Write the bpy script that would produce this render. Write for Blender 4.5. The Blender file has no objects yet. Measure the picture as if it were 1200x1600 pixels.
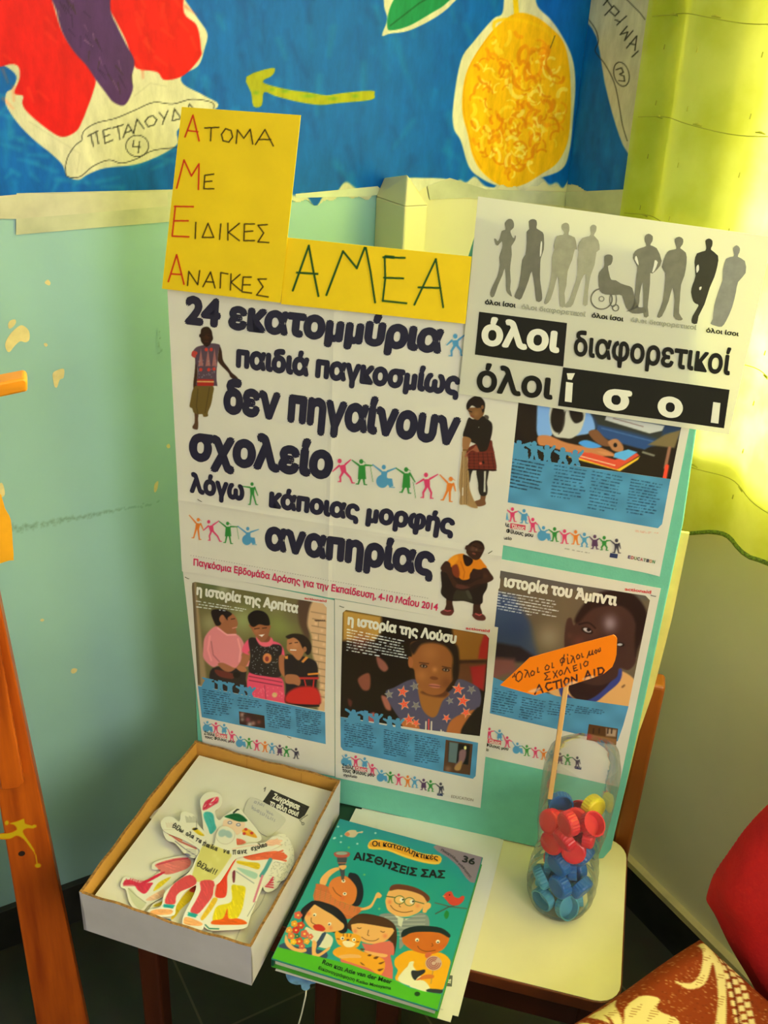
import bpy, bmesh, math, random
import numpy as np
from mathutils import Vector, Matrix

random.seed(7); RNG = np.random.default_rng(7)
SC = bpy.context.scene
COL = SC.collection
PI = math.pi

# ------------------------------------------------------------------ camera
CZ = 1.40                                   # eye height above the floor
FPX, PITCH, ROLL = 1537.42, 0.4717, 0.0558   # focal length for a 1200x1600 frame
def _axes():
    f = np.array([0, math.cos(PITCH), -math.sin(PITCH)]); r = np.array([1., 0, 0]); u = np.cross(r, f)
    c, s = math.cos(ROLL), math.sin(ROLL)
    return c*r+s*u, -s*r+c*u, f
CR, CU, CF = _axes()
CPOS = np.array([0, 0, CZ])
cd = bpy.data.cameras.new('camera'); cam = bpy.data.objects.new('camera', cd); COL.objects.link(cam)
cd.sensor_fit = 'VERTICAL'; cd.sensor_height = 36; cd.lens = FPX*36/1600; cd.clip_start = .02; cd.clip_end = 60
cam.matrix_world = Matrix([[CR[0], CU[0], -CF[0], 0], [CR[1], CU[1], -CF[1], 0], [CR[2], CU[2], -CF[2], CZ], [0, 0, 0, 1]])
SC.camera = cam

# ------------------------------------------------------------------ world, lights, exposure
SC.view_settings.view_transform = 'Standard'; SC.view_settings.look = 'None'
SC.view_settings.gamma = 1; SC.view_settings.use_curve_mapping = False
SC.view_settings.exposure = -0.38
W = bpy.data.worlds.new('daylight'); SC.world = W; W.use_nodes = True
_bg = W.node_tree.nodes['Background']; _bg.inputs[0].default_value = (1.0, .99, .93, 1); _bg.inputs[1].default_value = 11

def lamp(name, kind, loc, aim, energy, color, size=None, size_y=None, angle=None):
    d = bpy.data.lights.new(name, kind); d.energy = energy; d.color = color
    if kind == 'AREA':
        d.shape = 'RECTANGLE'; d.size = size; d.size_y = size_y or size
    if angle is not None: d.angle = angle
    o = bpy.data.objects.new(name, d); COL.objects.link(o); o.location = loc
    o.rotation_euler = (Vector(aim)-Vector(loc)).to_track_quat('-Z', 'Y').to_euler()
    return o
# low sun and daylight outside the curtained window, the other classroom windows behind the viewer, added sky-bounce and ceiling fills
def _aim(o, t): o.rotation_euler = (Vector(t)-Vector(o.location)).to_track_quat('-Z', 'Y').to_euler()
SUN = lamp('sun', 'SUN', (2.2, 1.4, 2.2), (2.2-.85, 1.4-.20, 2.2-.42), 32, (1, .97, .90), angle=.2)
WIN_L = lamp('window_daylight', 'AREA', (1.02, 1.02, 1.45), (0, .4, 1.25), 12, (1, .99, .96), 1.1, 1.0)
BACK_L = lamp('classroom_windows', 'AREA', (1.50, -.72, 1.70), (-.25, 1.0, 1.25), 64, (1.0, .93, .84), 1.3, 1.1)
FILL_L = lamp('sky_bounce_fill', 'AREA', (-.9, -2.2, 1.95), (-.1, 1.3, 1.3), 20, (.84, .93, 1.0), 2.2, 1.1)  # weak blue fill added for sky bounce from behind left
CEIL_L = lamp('ceiling_fill', 'AREA', (.2, -.4, 2.72), (.2, -.2, 0), 7, (.95, .93, .85), 1.2, .3)  # unseen overhead fill added for interior light

# ------------------------------------------------------------------ helpers
def lin(c):
    c = np.asarray(c, float)/255.
    return np.where(c <= .04045, c/12.92, ((c+.055)/1.055)**2.4)
def ray(p):
    return CF+(p[0]-600)/FPX*CR-(p[1]-800)/FPX*CU
def project(P):
    d = P-CPOS; z = d@CF
    return 600+FPX*(d@CR)/z, 800-FPX*(d@CU)/z
def T(x0, y0, s, pts):
    return [(x0+x/s, y0+y/s) for x, y in pts]
class Plane:
    """A flat surface of the place: origin, two axes and the normal towards the room."""
    def __init__(s, O, U, V, bump=None):
        s.O = np.array(O, float); s.U = np.array(U, float); s.V = np.array(V, float); s.N = np.cross(s.U, s.V); s.bump = bump
    def uv(s, p, w=0.):
        d = ray(p); t = ((s.O+w*s.N-CPOS)@s.N)/(d@s.N); q = CPOS+d*t-s.O
        return np.array([q@s.U, q@s.V])
    def P(s, u, v, w=0.):
        if s.bump is not None: w = w+s.bump(u, v)
        return s.O+np.multiply.outer(u, s.U)+np.multiply.outer(v, s.V)+np.multiply.outer(w, s.N)
    def at(s, p, w=0.):
        u, v = s.uv(p, w); return s.P(u, v, w)
    def bent(s, f): return Plane(s.O, s.U, s.V, f)

MATS = {}
def _nt(name):
    m = bpy.data.materials.new(name); m.use_nodes = True
    return m, m.node_tree.nodes, m.node_tree.links, m.node_tree.nodes['Principled BSDF']
def mat(name, rgb, rough=.6, var=.06, scale=40, bump=.0, bscale=200, rgb2=None, metal=0, stretch=None, spec=None):
    """flat colour with procedural variation (noise) and optional bump"""
    if name in MATS: return MATS[name]
    m, N, L, b = _nt(name)
    tc = N.new('ShaderNodeTexCoord'); src = tc.outputs['Object']
    if stretch:
        mp = N.new('ShaderNodeMapping'); mp.inputs['Scale'].default_value = stretch; L.new(src, mp.inputs[0]); src = mp.outputs[0]
    nz = N.new('ShaderNodeTexNoise'); nz.inputs['Scale'].default_value = scale; nz.inputs['Detail'].default_value = 5; L.new(src, nz.inputs['Vector'])
    rp = N.new('ShaderNodeValToRGB'); a = lin(rgb); c2 = lin(rgb2) if rgb2 is not None else a*(1-var*2)
    rp.color_ramp.elements[0].position = .3; rp.color_ramp.elements[1].position = .7
    rp.color_ramp.elements[0].color = (*np.clip(c2, 0, 1), 1); rp.color_ramp.elements[1].color = (*np.clip(a*(1+var*.5), 0, 1), 1)
    L.new(nz.outputs['Fac'], rp.inputs[0]); L.new(rp.outputs[0], b.inputs['Base Color'])
    b.inputs['Roughness'].default_value = rough; b.inputs['Metallic'].default_value = metal
    if spec is not None: b.inputs['Specular IOR Level'].default_value = spec
    if bump:
        n2 = N.new('ShaderNodeTexNoise'); n2.inputs['Scale'].default_value = bscale; n2.inputs['Detail'].default_value = 4; L.new(src, n2.inputs['Vector'])
        bp = N.new('ShaderNodeBump'); bp.inputs['Strength'].default_value = bump; bp.inputs['Distance'].default_value = .002
        L.new(n2.outputs['Fac'], bp.inputs['Height']); L.new(bp.outputs[0], b.inputs['Normal'])
    MATS[name] = m
    return m
def print_mat(name, rough=.5, brush=None, spec=.35):
    """printed or painted surface: colour from the mesh's colour attribute, optional brush-stroke noise"""
    if name in MATS: return MATS[name]
    m, N, L, b = _nt(name)
    at = N.new('ShaderNodeAttribute'); at.attribute_name = 'ink'; col = at.outputs['Color']
    tc = N.new('ShaderNodeTexCoord')
    if brush:
        mp = N.new('ShaderNodeMapping'); mp.inputs['Scale'].default_value = brush; L.new(tc.outputs['Object'], mp.inputs[0])
        nz = N.new('ShaderNodeTexNoise'); nz.inputs['Scale'].default_value = 1; nz.inputs['Detail'].default_value = 6; nz.inputs['Roughness'].default_value = .65
        L.new(mp.outputs[0], nz.inputs['Vector'])
        mr = N.new('ShaderNodeMapRange'); mr.inputs[1].default_value = .25; mr.inputs[2].default_value = .75; mr.inputs[3].default_value = .78; mr.inputs[4].default_value = 1.22
        L.new(nz.outputs['Fac'], mr.inputs[0])
        mx = N.new('ShaderNodeMix'); mx.data_type = 'RGBA'; mx.blend_type = 'MULTIPLY'; mx.inputs['Factor'].default_value = 1
        L.new(col, mx.inputs['A']); L.new(mr.outputs[0], mx.inputs['B']); col = mx.outputs['Result']
        bp = N.new('ShaderNodeBump'); bp.inputs['Strength'].default_value = .25; bp.inputs['Distance'].default_value = .001
        L.new(nz.outputs['Fac'], bp.inputs['Height']); L.new(bp.outputs[0], b.inputs['Normal'])
    L.new(col, b.inputs['Base Color']); b.inputs['Roughness'].default_value = rough; b.inputs['Specular IOR Level'].default_value = spec
    MATS[name] = m
    return m

def tag(o, label=None, cat=None, group=None, kind=None):
    if label: o['label'] = label
    if cat: o['category'] = cat
    if group: o['group'] = group
    if kind: o['kind'] = kind
    return o
def link(o, parent=None):
    COL.objects.link(o)
    if parent is not None: o.parent = parent
    return o
def empty(name, loc=(0, 0, 0)):
    """root of a thing; children keep world coordinates by living relative to it"""
    o = bpy.data.objects.new(name, None); o.empty_display_size = .05; o.location = loc; COL.objects.link(o); return o
def mesh_obj(name, verts, faces, material, parent=None, smooth=False, mats=None, midx=None):
    me = bpy.data.meshes.new(name)
    v = np.asarray(verts, float)
    if parent is not None: v = v-np.array(wloc(parent))
    me.from_pydata(v.tolist(), [], [tuple(f) for f in faces]); me.update()
    for m in (mats or [material]): me.materials.append(m)
    if midx is not None: me.polygons.foreach_set('material_index', midx)
    if smooth: me.polygons.foreach_set('use_smooth', [True]*len(me.polygons))
    return link(bpy.data.objects.new(name, me), parent)
def wloc(o):
    l = Vector(o.location)
    while o.parent is not None: o = o.parent; l = l+Vector(o.location)
    return l
class MB:
    """collects several shapes into one mesh"""
    def __init__(s): s.v = []; s.f = []; s.m = []
    def add(s, v, f, m=0):
        o = len(s.v); s.v += [tuple(x) for x in v]; s.f += [tuple(i+o for i in q) for q in f]; s.m += [m]*len(f)
    def box(s, c, size, ax=None, m=0):
        ax = ax if ax is not None else np.eye(3); c = np.array(c, float); h = np.array(size)/2.
        v = [c+ax[0]*h[0]*x+ax[1]*h[1]*y+ax[2]*h[2]*z for x in (-1, 1) for y in (-1, 1) for z in (-1, 1)]
        s.add(v, [(0, 1, 3, 2), (4, 6, 7, 5), (0, 4, 5, 1), (2, 3, 7, 6), (0, 2, 6, 4), (1, 5, 7, 3)], m)
    def tube(s, pts, r, n=10, m=0, cap=True):
        pts = [np.array(p, float) for p in pts]; k = len(pts); rr = r if hasattr(r, '__len__') else [r]*k
        rings = []; prev = None
        for i, p in enumerate(pts):
            t = pts[min(i+1, k-1)]-pts[max(i-1, 0)]; t = t/(np.linalg.norm(t)+1e-12)
            if prev is None: a = np.cross(t, [0, 0, 1.]); a = a if np.linalg.norm(a) > .1 else np.cross(t, [1., 0, 0])
            else: a = prev-t*(prev@t)
            a = a/np.linalg.norm(a); prev = a; b = np.cross(t, a)
            rings.append([p+rr[i]*(math.cos(2*PI*j/n)*a+math.sin(2*PI*j/n)*b) for j in range(n)])
        v = [q for R in rings for q in R]
        f = [(i*n+j, i*n+(j+1) % n, (i+1)*n+(j+1) % n, (i+1)*n+j) for i in range(k-1) for j in range(n)]
        if cap: f += [tuple(range(n))[::-1], tuple(range((k-1)*n, k*n))]
        s.add(v, f, m)
    def prism(s, pts, P0, d, m=0):
        """polygon given as 3-D points, extruded by vector d"""
        n = len(pts); v = [np.array(p, float) for p in pts]; v2 = [p+np.array(d) for p in v]
        s.add(v+v2, [tuple(range(n))[::-1], tuple(range(n, 2*n))]+[(i, (i+1) % n, n+(i+1) % n, n+i) for i in range(n)], m)
    def build(s, name, material, parent=None, smooth=False, bevel=0, seg=2, mats=None):
        o = mesh_obj(name, s.v, s.f, material, parent, smooth, mats, s.m if mats else None)
        bm = bmesh.new(); bm.from_mesh(o.data); bmesh.ops.recalc_face_normals(bm, faces=bm.faces); bm.to_mesh(o.data); bm.free()
        if bevel:
            b = o.modifiers.new('bevel', 'BEVEL'); b.width = bevel; b.segments = seg; b.limit_method = 'ANGLE'
        return o
def lathe(prof, n=40, cx=0, cy=0, z0=0):
    v = []; f = []
    for r, z in prof: v += [(cx+r*math.cos(2*PI*j/n), cy+r*math.sin(2*PI*j/n), z0+z) for j in range(n)]
    for i in range(len(prof)-1):
        f += [(i*n+j, i*n+(j+1) % n, (i+1)*n+(j+1) % n, (i+1)*n+j) for j in range(n)]
    return v, f
def spline(pts, k=6, closed=True):
    p = np.array(pts, float); n = len(p); out = []
    rng = range(n) if closed else range(n-1)
    for i in rng:
        if closed: a, b, c, d = p[(i-1) % n], p[i], p[(i+1) % n], p[(i+2) % n]
        else: a, b, c, d = p[max(i-1, 0)], p[i], p[i+1], p[min(i+2, n-1)]
        for t in np.linspace(0, 1, k, endpoint=False):
            out.append(.5*(2*b+(c-a)*t+(2*a-5*b+4*c-d)*t*t+(3*b-a-3*c+d)*t**3))
    if not closed: out.append(p[-1])
    return np.array(out)

class Canvas:
    """A printed or painted patch: a fine grid on a plane whose vertices carry ink colours."""
    def __init__(s, pl, quad, step, base=(226, 222, 214), w=.0, gain=(1, 1, 1), round_px=0, smooth=False):
        s.pl = pl; s.w = w; s.gain = np.array(gain, float)
        q = np.array([pl.uv(p, w) for p in quad]); lo, hi = q.min(0), q.max(0)
        nu = max(2, int((hi[0]-lo[0])/step)+1); nv = max(2, int((hi[1]-lo[1])/step)+1)
        s.u = np.linspace(lo[0], hi[0], nu); s.v = np.linspace(lo[1], hi[1], nv); s.nu, s.nv = nu, nv
        U, V = np.meshgrid(s.u, s.v); s.U, s.V = U.ravel(), V.ravel()
        X = pl.O+np.outer(s.U, pl.U)+np.outer(s.V, pl.V)+w*pl.N
        s.x, s.y = project(X)
        s.c = np.tile(np.array(base, float), (len(s.U), 1)); s.t = np.zeros(len(s.U))
        s.clip = None; s.set_outline(spline(quad, 6) if smooth else quad)
    def set_outline(s, pts): s.outline = np.array(pts, float); s.mask = s.cover(s.outline, .01)[1]
    def snap(s, idx):
        """plane coordinates of the outline points nearest to the given grid points"""
        x, y = s.x[idx], s.y[idx]; bd = np.full(len(idx), 1e9); bx_, by_ = x.copy(), y.copy(); p = s.outline
        for (ax, ay), (cx, cy) in zip(p, np.roll(p, -1, 0)):
            ex, ey = cx-ax, cy-ay; t = np.clip(((x-ax)*ex+(y-ay)*ey)/(ex*ex+ey*ey+1e-9), 0, 1); qx, qy = ax+t*ex, ay+t*ey; d = (x-qx)**2+(y-qy)**2
            m = d < bd; bd[m] = d[m]; bx_[m] = qx[m]; by_[m] = qy[m]
        return np.array([s.pl.uv((a, b), s.w) for a, b in zip(bx_, by_)]).reshape(-1, 2)
    def cover(s, pts, soft, pad=0.):
        p = np.asarray(pts, float); lo, hi = p.min(0)-soft*2-pad, p.max(0)+soft*2+pad
        idx = np.nonzero((s.x >= lo[0]) & (s.x <= hi[0]) & (s.y >= lo[1]) & (s.y <= hi[1]))[0]
        al = np.zeros(len(s.x))
        if len(idx) == 0: return idx, al
        x, y = s.x[idx], s.y[idx]; ins = np.zeros(len(idx), bool); d2 = np.full(len(idx), 1e9)
        q = np.roll(p, -1, 0)
        for (ax, ay), (bx, by) in zip(p, q):
            if ay != by:
                c = ((ay > y) != (by > y)) & (x < (bx-ax)*(y-ay)/(by-ay)+ax); ins ^= c
            ex, ey = bx-ax, by-ay; t = np.clip(((x-ax)*ex+(y-ay)*ey)/(ex*ex+ey*ey+1e-9), 0, 1)
            d2 = np.minimum(d2, (x-ax-t*ex)**2+(y-ay-t*ey)**2)
        d = np.sqrt(d2); sd = np.where(ins, d, -d)+pad
        al[idx] = np.clip(.5+sd/(2*soft), 0, 1)
        return idx, al
    def _mix(s, al, col):
        col = np.asarray(col, float)*s.gain if np.ndim(col) == 1 else np.asarray(col)*s.gain
        s.c += (col-s.c)*al[:, None]; s.t = np.maximum(s.t, al)
    def fill(s, pts, col, soft=.7, k=5, a=1., grad=None):
        """grad=(colour2, (x0,y0), (x1,y1)): blend towards colour2 along that line"""
        pts = spline(pts, k) if k else pts
        idx, al = s.cover(pts, soft)
        if grad:
            c2, p0, p1 = grad; e = np.array(p1, float)-p0; t = np.clip(((s.x-p0[0])*e[0]+(s.y-p0[1])*e[1])/(e@e), 0, 1)[:, None]
            col = np.asarray(col, float)*(1-t)+np.asarray(c2, float)*t
        s._mix(al*a, col); return s
    def ell(s, cx, cy, rx, ry, col, soft=.7, ang=0, a=1.):
        th = np.linspace(0, 2*PI, 24, endpoint=False); c, n = math.cos(math.radians(ang)), math.sin(math.radians(ang))
        return s.fill(np.c_[cx+rx*np.cos(th)*c-ry*np.sin(th)*n, cy+rx*np.cos(th)*n+ry*np.sin(th)*c], col, soft, 0, a)
    def line(s, pts, wd, col, soft=.6, k=0, a=1.):
        """stroke of width wd px; wd may be (start, end)"""
        p = spline(pts, k, False) if k else np.array(pts, float)
        w0, w1 = wd if hasattr(wd, '__len__') else (wd, wd)
        lo, hi = p.min(0)-max(w0, w1)-2*soft, p.max(0)+max(w0, w1)+2*soft
        idx = np.nonzero((s.x >= lo[0]) & (s.x <= hi[0]) & (s.y >= lo[1]) & (s.y <= hi[1]))[0]
        if len(idx) == 0: return s
        x, y = s.x[idx], s.y[idx]; best = np.full(len(idx), -1e9); n = max(len(p)-1, 1)
        for i in range(len(p)-1):
            (ax, ay), (bx, by) = p[i], p[i+1]; ex, ey = bx-ax, by-ay
            t = np.clip(((x-ax)*ex+(y-ay)*ey)/(ex*ex+ey*ey+1e-9), 0, 1)
            best = np.maximum(best, .5*(w0+(w1-w0)*(i+t)/n)-np.hypot(x-ax-t*ex, y-ay-t*ey))
        al = np.zeros(len(s.x)); al[idx] = np.clip(.5+best/(2*soft), 0, 1)*a
        s._mix(al, col); return s
    def blob(s, cx, cy, r, col, a=.6, ry=None):
        """soft airbrushed spot"""
        d = ((s.x-cx)/r)**2+((s.y-cy)/(ry or r))**2; s._mix(np.exp(-d*1.5)*a, col); return s
    def grain(s, amp, where=None, cell=1):
        n = RNG.normal(0, amp, (len(s.x), 1)); s.c += n if where is None else n*where[:, None]; return s
    def rows(s, quad, n, col, wd=1.0, seed=1, fill=.82, ragged=.15, word=(4, 11), a=.9):
        """rows of tiny print too small to read: quad is tl, tr, br, bl"""
        r = random.Random(seed); tl, tr, br, bl = [np.array(q, float) for q in quad]
        for i in range(n):
            t = (i+.5)/n; a0 = tl+(bl-tl)*t; b0 = tr+(br-tr)*t; L = np.linalg.norm(b0-a0); e = (b0-a0)/L
            x = 0; end = L*(1-r.random()*ragged)
            if i == n-1: end *= .6
            while x < end:
                w = min(r.uniform(*word), end-x)
                m = max(2, int(w/1.6))
                for j in range(m):
                    if r.random() < fill:
                        q = a0+e*(x+w*j/m); h = wd*(.7+.6*r.random())
                        s.line([q, q+e*(w/m*.75)], h, col, .45, a=a)
                x += w+r.uniform(1.2, 2.2)
        return s
    def build(s, name, material, parent=None, touched=False, thick=0, w=None, thr=.5):
        keep = s.mask > thr; cut = s.outline is not None and not touched
        if touched: keep &= s.t > .03
        nu, nv = s.nu, s.nv
        K = keep.reshape(nv, nu); g = np.arange(nu*nv).reshape(nv, nu)
        fk = (K[:-1, :-1].astype(int)+K[1:, :-1]+K[:-1, 1:]+K[1:, 1:]) >= (1 if touched or cut else 3)
        if s.clip is not None: Q = s.clip.reshape(nv, nu); fk &= Q[:-1, :-1] & Q[1:, :-1] & Q[:-1, 1:] & Q[1:, 1:]
        F = np.stack([g[:-1, :-1], g[:-1, 1:], g[1:, 1:], g[1:, :-1]], -1)[fk]
        if cut:
            o_ = np.unique(F); o_ = o_[~keep[o_]]; q = s.snap(o_); s.U = s.U.copy(); s.V = s.V.copy(); s.U[o_], s.V[o_] = q[:, 0], q[:, 1]
        used = np.unique(F); re = np.full(nu*nv, -1); re[used] = np.arange(len(used)); F = re[F]
        co = s.pl.P(s.U[used], s.V[used], s.w if w is None else w)
        if parent is not None: co = co-np.array(wloc(parent))
        me = bpy.data.meshes.new(name); me.vertices.add(len(used)); me.vertices.foreach_set('co', co.ravel())
        me.loops.add(F.size); me.loops.foreach_set('vertex_index', F.ravel().astype(np.int32))
        me.polygons.add(len(F)); me.polygons.foreach_set('loop_start', np.arange(0, F.size, 4, dtype=np.int32))
        me.update(calc_edges=True); me.polygons.foreach_set('use_smooth', np.ones(len(F), bool))
        at = me.color_attributes.new('ink', 'FLOAT_COLOR', 'POINT')
        rgba = np.ones((len(used), 4), np.float32); rgba[:, :3] = np.clip(lin(np.clip(s.c[used], 0, 255)), 0, 1)
        at.data.foreach_set('color', rgba.ravel()); me.materials.append(material); me.validate()
        o = link(bpy.data.objects.new(name, me), parent)
        if thick:
            m = o.modifiers.new('thickness', 'SOLIDIFY'); m.thickness = thick; m.offset = -1
        return o

def slab(name, pl, quad, material, w=.0, t=.0005, n=16, parent=None, uv=False):
    """a sheet of paper or board: the quad (tl,tr,br,bl) subdivided so that it can follow a bend"""
    q = np.array(quad, float) if uv else np.array([pl.uv(p, w) for p in quad])
    a = np.linspace(0, 1, n); A, B = np.meshgrid(a, a); A, B = A.ravel()[:, None], B.ravel()[:, None]
    uvp = (q[0]*(1-A)+q[1]*A)*(1-B)+(q[3]*(1-A)+q[2]*A)*B
    top = pl.P(uvp[:, 0], uvp[:, 1], w); bot = pl.P(uvp[:, 0], uvp[:, 1], w-t); k = n*n
    f = [(i*n+j+n, i*n+j+n+1, i*n+j+1, i*n+j) for i in range(n-1) for j in range(n-1)]
    f2 = [tuple(x+k for x in q[::-1]) for q in f]
    ring = list(range(n))+[i*n+n-1 for i in range(1, n)]+list(range(n*n-2, n*n-n-1, -1))+[i*n for i in range(n-2, 0, -1)]
    f3 = [(ring[i], ring[(i+1) % len(ring)], ring[(i+1) % len(ring)]+k, ring[i]+k) for i in range(len(ring))]
    return mesh_obj(name, np.r_[top, bot], f+f2+f3, material, parent, smooth=False)
def patch(name, pl, pts, material, w, parent=None, t=.0002, k=0):
    """flat polygon (photo outline) lying on a surface, with a little thickness"""
    pts = spline(pts, k) if k else pts
    q = np.array([pl.uv(p, w) for p in pts]); top = pl.P(q[:, 0], q[:, 1], w); m = MB(); m.prism(top, None, -pl.N*t)
    return m.build(name, material, parent)
_tc = bpy.data.curves.new('lettering', 'FONT'); _to = bpy.data.objects.new('lettering', _tc); COL.objects.link(_to)
def text_geo(body, bold=0, space=1., shear=0):
    _tc.body = body.replace('π', 'п'); _tc.offset = .002; _tc.space_character = space; _tc.shear = shear; _tc.resolution_u = 3
    bpy.context.view_layer.update()
    me = bpy.data.meshes.new_from_object(_to.evaluated_get(bpy.context.evaluated_depsgraph_get()))
    v = np.zeros(len(me.vertices)*3); me.vertices.foreach_get('co', v); v = v.reshape(-1, 3)
    f = [tuple(p.vertices) for p in me.polygons]; bpy.data.meshes.remove(me)
    return v, f
def text_into(mb, body, pl, bl, br, tl, w, bold=0, space=1., shear=0, m=0, n=8):
    """lettering between baseline ends bl..br with its tallest glyph reaching tl; bold = stroke thickening in em"""
    v, f = text_geo(body, 0, space, shear)
    a, b, c = pl.uv(bl, w), pl.uv(br, w), pl.uv(tl, w)
    x0, x1, y1 = v[:, 0].min()-bold, v[:, 0].max()+bold, max(v[:, 1].max(), 1e-6)+2*bold
    offs = [(0, 0)]+([(bold*math.cos(2*PI*k/n), bold*math.sin(2*PI*k/n)) for k in range(n)] if bold else [])
    for k, (dx, dy) in enumerate(offs):
        x = (v[:, 0]+dx-x0)/(x1-x0+1e-9); y = (v[:, 1]+dy+bold)/y1
        q = a+np.outer(x, b-a)+np.outer(y, c-a)
        mb.add(pl.P(q[:, 0], q[:, 1], w+k*4e-6), f, m)
def text(name, body, pl, bl, br, tl, material, w, parent=None, **kw):
    mb = MB(); text_into(mb, body, pl, bl, br, tl, w, **kw)
    return mesh_obj(name, mb.v, mb.f, material, parent)

# surfaces: the display board, the two walls, horizontal levels
BY = -.2243
BOARD = Plane((-.056, 1.0652, CZ-.6723), (math.cos(BY), math.sin(BY), 0), (0, 0, 1))
WA = math.radians(31.5); _k = CZ/1.56
CORNER = np.array([.289*_k, 1.808*_k, 0])
LDIR = np.array([math.cos(WA), math.sin(WA), 0]); RDIR = np.array([math.sin(WA), -math.cos(WA), 0])
WALL_L = Plane(CORNER, LDIR, (0, 0, 1)); WALL_R = Plane(CORNER, RDIR, (0, 0, 1))
ZSEAT = CZ-1.0139
def level(z, yaw=BY): return Plane((0, 0, z), (math.cos(yaw), math.sin(yaw), 0), (-math.sin(yaw), math.cos(yaw), 0))
BX = np.array([BOARD.U, -BOARD.N, [0, 0, 1]])        # board-aligned axes for boxes: along, back, up
def bw(u, w, z):
    """point in the board's frame: u along it, w out of it towards the viewer, z above the floor"""
    p = BOARD.O+BOARD.U*u+BOARD.N*w; return np.array([p[0], p[1], z])
# ================================================================== the room
def struct(o): o['kind'] = 'structure'; return o
M_TEAL = None
def wall_paint(name, rgb, chips=None, dirt=None):
    m, N, L, b = _nt(name); tc = N.new('ShaderNodeTexCoord')
    nz = N.new('ShaderNodeTexNoise'); nz.inputs['Scale'].default_value = 3.5; nz.inputs['Detail'].default_value = 8; L.new(tc.outputs['Object'], nz.inputs['Vector'])
    rp = N.new('ShaderNodeValToRGB'); a = lin(rgb)
    rp.color_ramp.elements[0].position = .35; rp.color_ramp.elements[1].position = .65
    rp.color_ramp.elements[0].color = (*(a*.92), 1); rp.color_ramp.elements[1].color = (*np.clip(a*1.04, 0, 1), 1)
    L.new(nz.outputs['Fac'], rp.inputs[0]); L.new(rp.outputs[0], b.inputs['Base Color'])
    n2 = N.new('ShaderNodeTexNoise'); n2.inputs['Scale'].default_value = 55; n2.inputs['Detail'].default_value = 6; L.new(tc.outputs['Object'], n2.inputs['Vector'])
    bp = N.new('ShaderNodeBump'); bp.inputs['Strength'].default_value = .18; bp.inputs['Distance'].default_value = .002
    L.new(n2.outputs['Fac'], bp.inputs['Height']); L.new(bp.outputs[0], b.inputs['Normal'])
    b.inputs['Roughness'].default_value = .42; b.inputs['Specular IOR Level'].default_value = .4
    return m
M_TEAL = wall_paint('teal_wall_paint', (148, 188, 190)); M_CREAM = wall_paint('cream_wall_paint', (222, 214, 172))
M_CHIP = mat('bare_plaster', (226, 206, 150), .8, .1, 60)
AXL = np.array([LDIR, -WALL_L.N, [0, 0, 1]])          # along the left wall, into it, up
AXR = np.array([RDIR, -WALL_R.N, [0, 0, 1]])
def wl(s, d, z): p = CORNER+LDIR*s+WALL_L.N*d; return np.array([p[0], p[1], z])
def wr(s, d, z): p = CORNER+RDIR*s+WALL_R.N*d; return np.array([p[0], p[1], z])
HZ = 2.8
m = MB(); m.box(wl(-1.93, -.05, HZ/2), (3.2, .1, HZ), AXL, 0); m.box(wl(-.11, -.05, HZ/2), (.44, .1, HZ), AXL, 1)
wall = struct(m.build('wall_left', None, mats=[M_TEAL, M_CREAM]))
m = MB()                                               # right wall with the window opening
S0, S1, Z0, Z1 = .385, 1.55, .885, 2.05
TH = .12
m.box(wr((S0-.1)/2, -TH/2, HZ/2), (S0+.1, TH, HZ), AXR); m.box(wr((S1+4.2)/2, -TH/2, HZ/2), (4.2-S1, TH, HZ), AXR)
m.box(wr((S0+S1)/2, -TH/2, Z0/2), (S1-S0, TH, Z0), AXR); m.box(wr((S0+S1)/2, -TH/2, (Z1+HZ)/2), (S1-S0, TH, HZ-Z1), AXR)
struct(m.build('wall_right', M_CREAM))
m = MB(); m.box(wl(-1.65, 4.15, HZ/2), (3.8, .1, HZ), AXL); struct(m.build('wall_back', M_CREAM))
m = MB(); m.box(wl(-3.55, 2.0, HZ/2), (.1, 4.4, HZ), AXL); struct(m.build('wall_side', M_CREAM))
m = MB(); m.box(wl(-1.65, 2.05, HZ+.05), (4.2, 4.5, .1), AXL); struct(m.build('ceiling', mat('ceiling_paint', (225, 222, 205), .8)))
# floor: dark stone tiles
def tile_mat():
    m, N, L, b = _nt('dark_floor_tiles'); tc = N.new('ShaderNodeTexCoord')
    mp = N.new('ShaderNodeMapping'); mp.inputs['Rotation'].default_value = (0, 0, -WA); mp.inputs['Scale'].default_value = (1, 1, 1); L.new(tc.outputs['Object'], mp.inputs[0])
    br = N.new('ShaderNodeTexBrick'); br.offset = 0; br.inputs['Scale'].default_value = 3.2; br.inputs['Mortar Size'].default_value = .006
    br.inputs['Brick Width'].default_value = 1; br.inputs['Row Height'].default_value = 1
    br.inputs['Color1'].default_value = (*lin((46, 46, 36)), 1); br.inputs['Color2'].default_value = (*lin((40, 40, 32)), 1); br.inputs['Mortar'].default_value = (*lin((84, 80, 62)), 1)
    L.new(mp.outputs[0], br.inputs['Vector'])
    nz = N.new('ShaderNodeTexNoise'); nz.inputs['Scale'].default_value = 25; nz.inputs['Detail'].default_value = 8; L.new(tc.outputs['Object'], nz.inputs['Vector'])
    mx = N.new('ShaderNodeMix'); mx.data_type = 'RGBA'; mx.blend_type = 'OVERLAY'; mx.inputs['Factor'].default_value = .35
    L.new(br.outputs['Color'], mx.inputs['A']); L.new(nz.outputs['Color'], mx.inputs['B']); L.new(mx.outputs['Result'], b.inputs['Base Color'])
    b.inputs['Roughness'].default_value = .45
    return m
m = MB(); m.box(wl(-1.65, 2.05, -.05), (4.2, 4.5, .1), AXL); struct(m.build('floor', tile_mat()))
M_BASE = mat('dark_marble_skirting', (40, 40, 36), .3, .3, 18)
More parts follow.
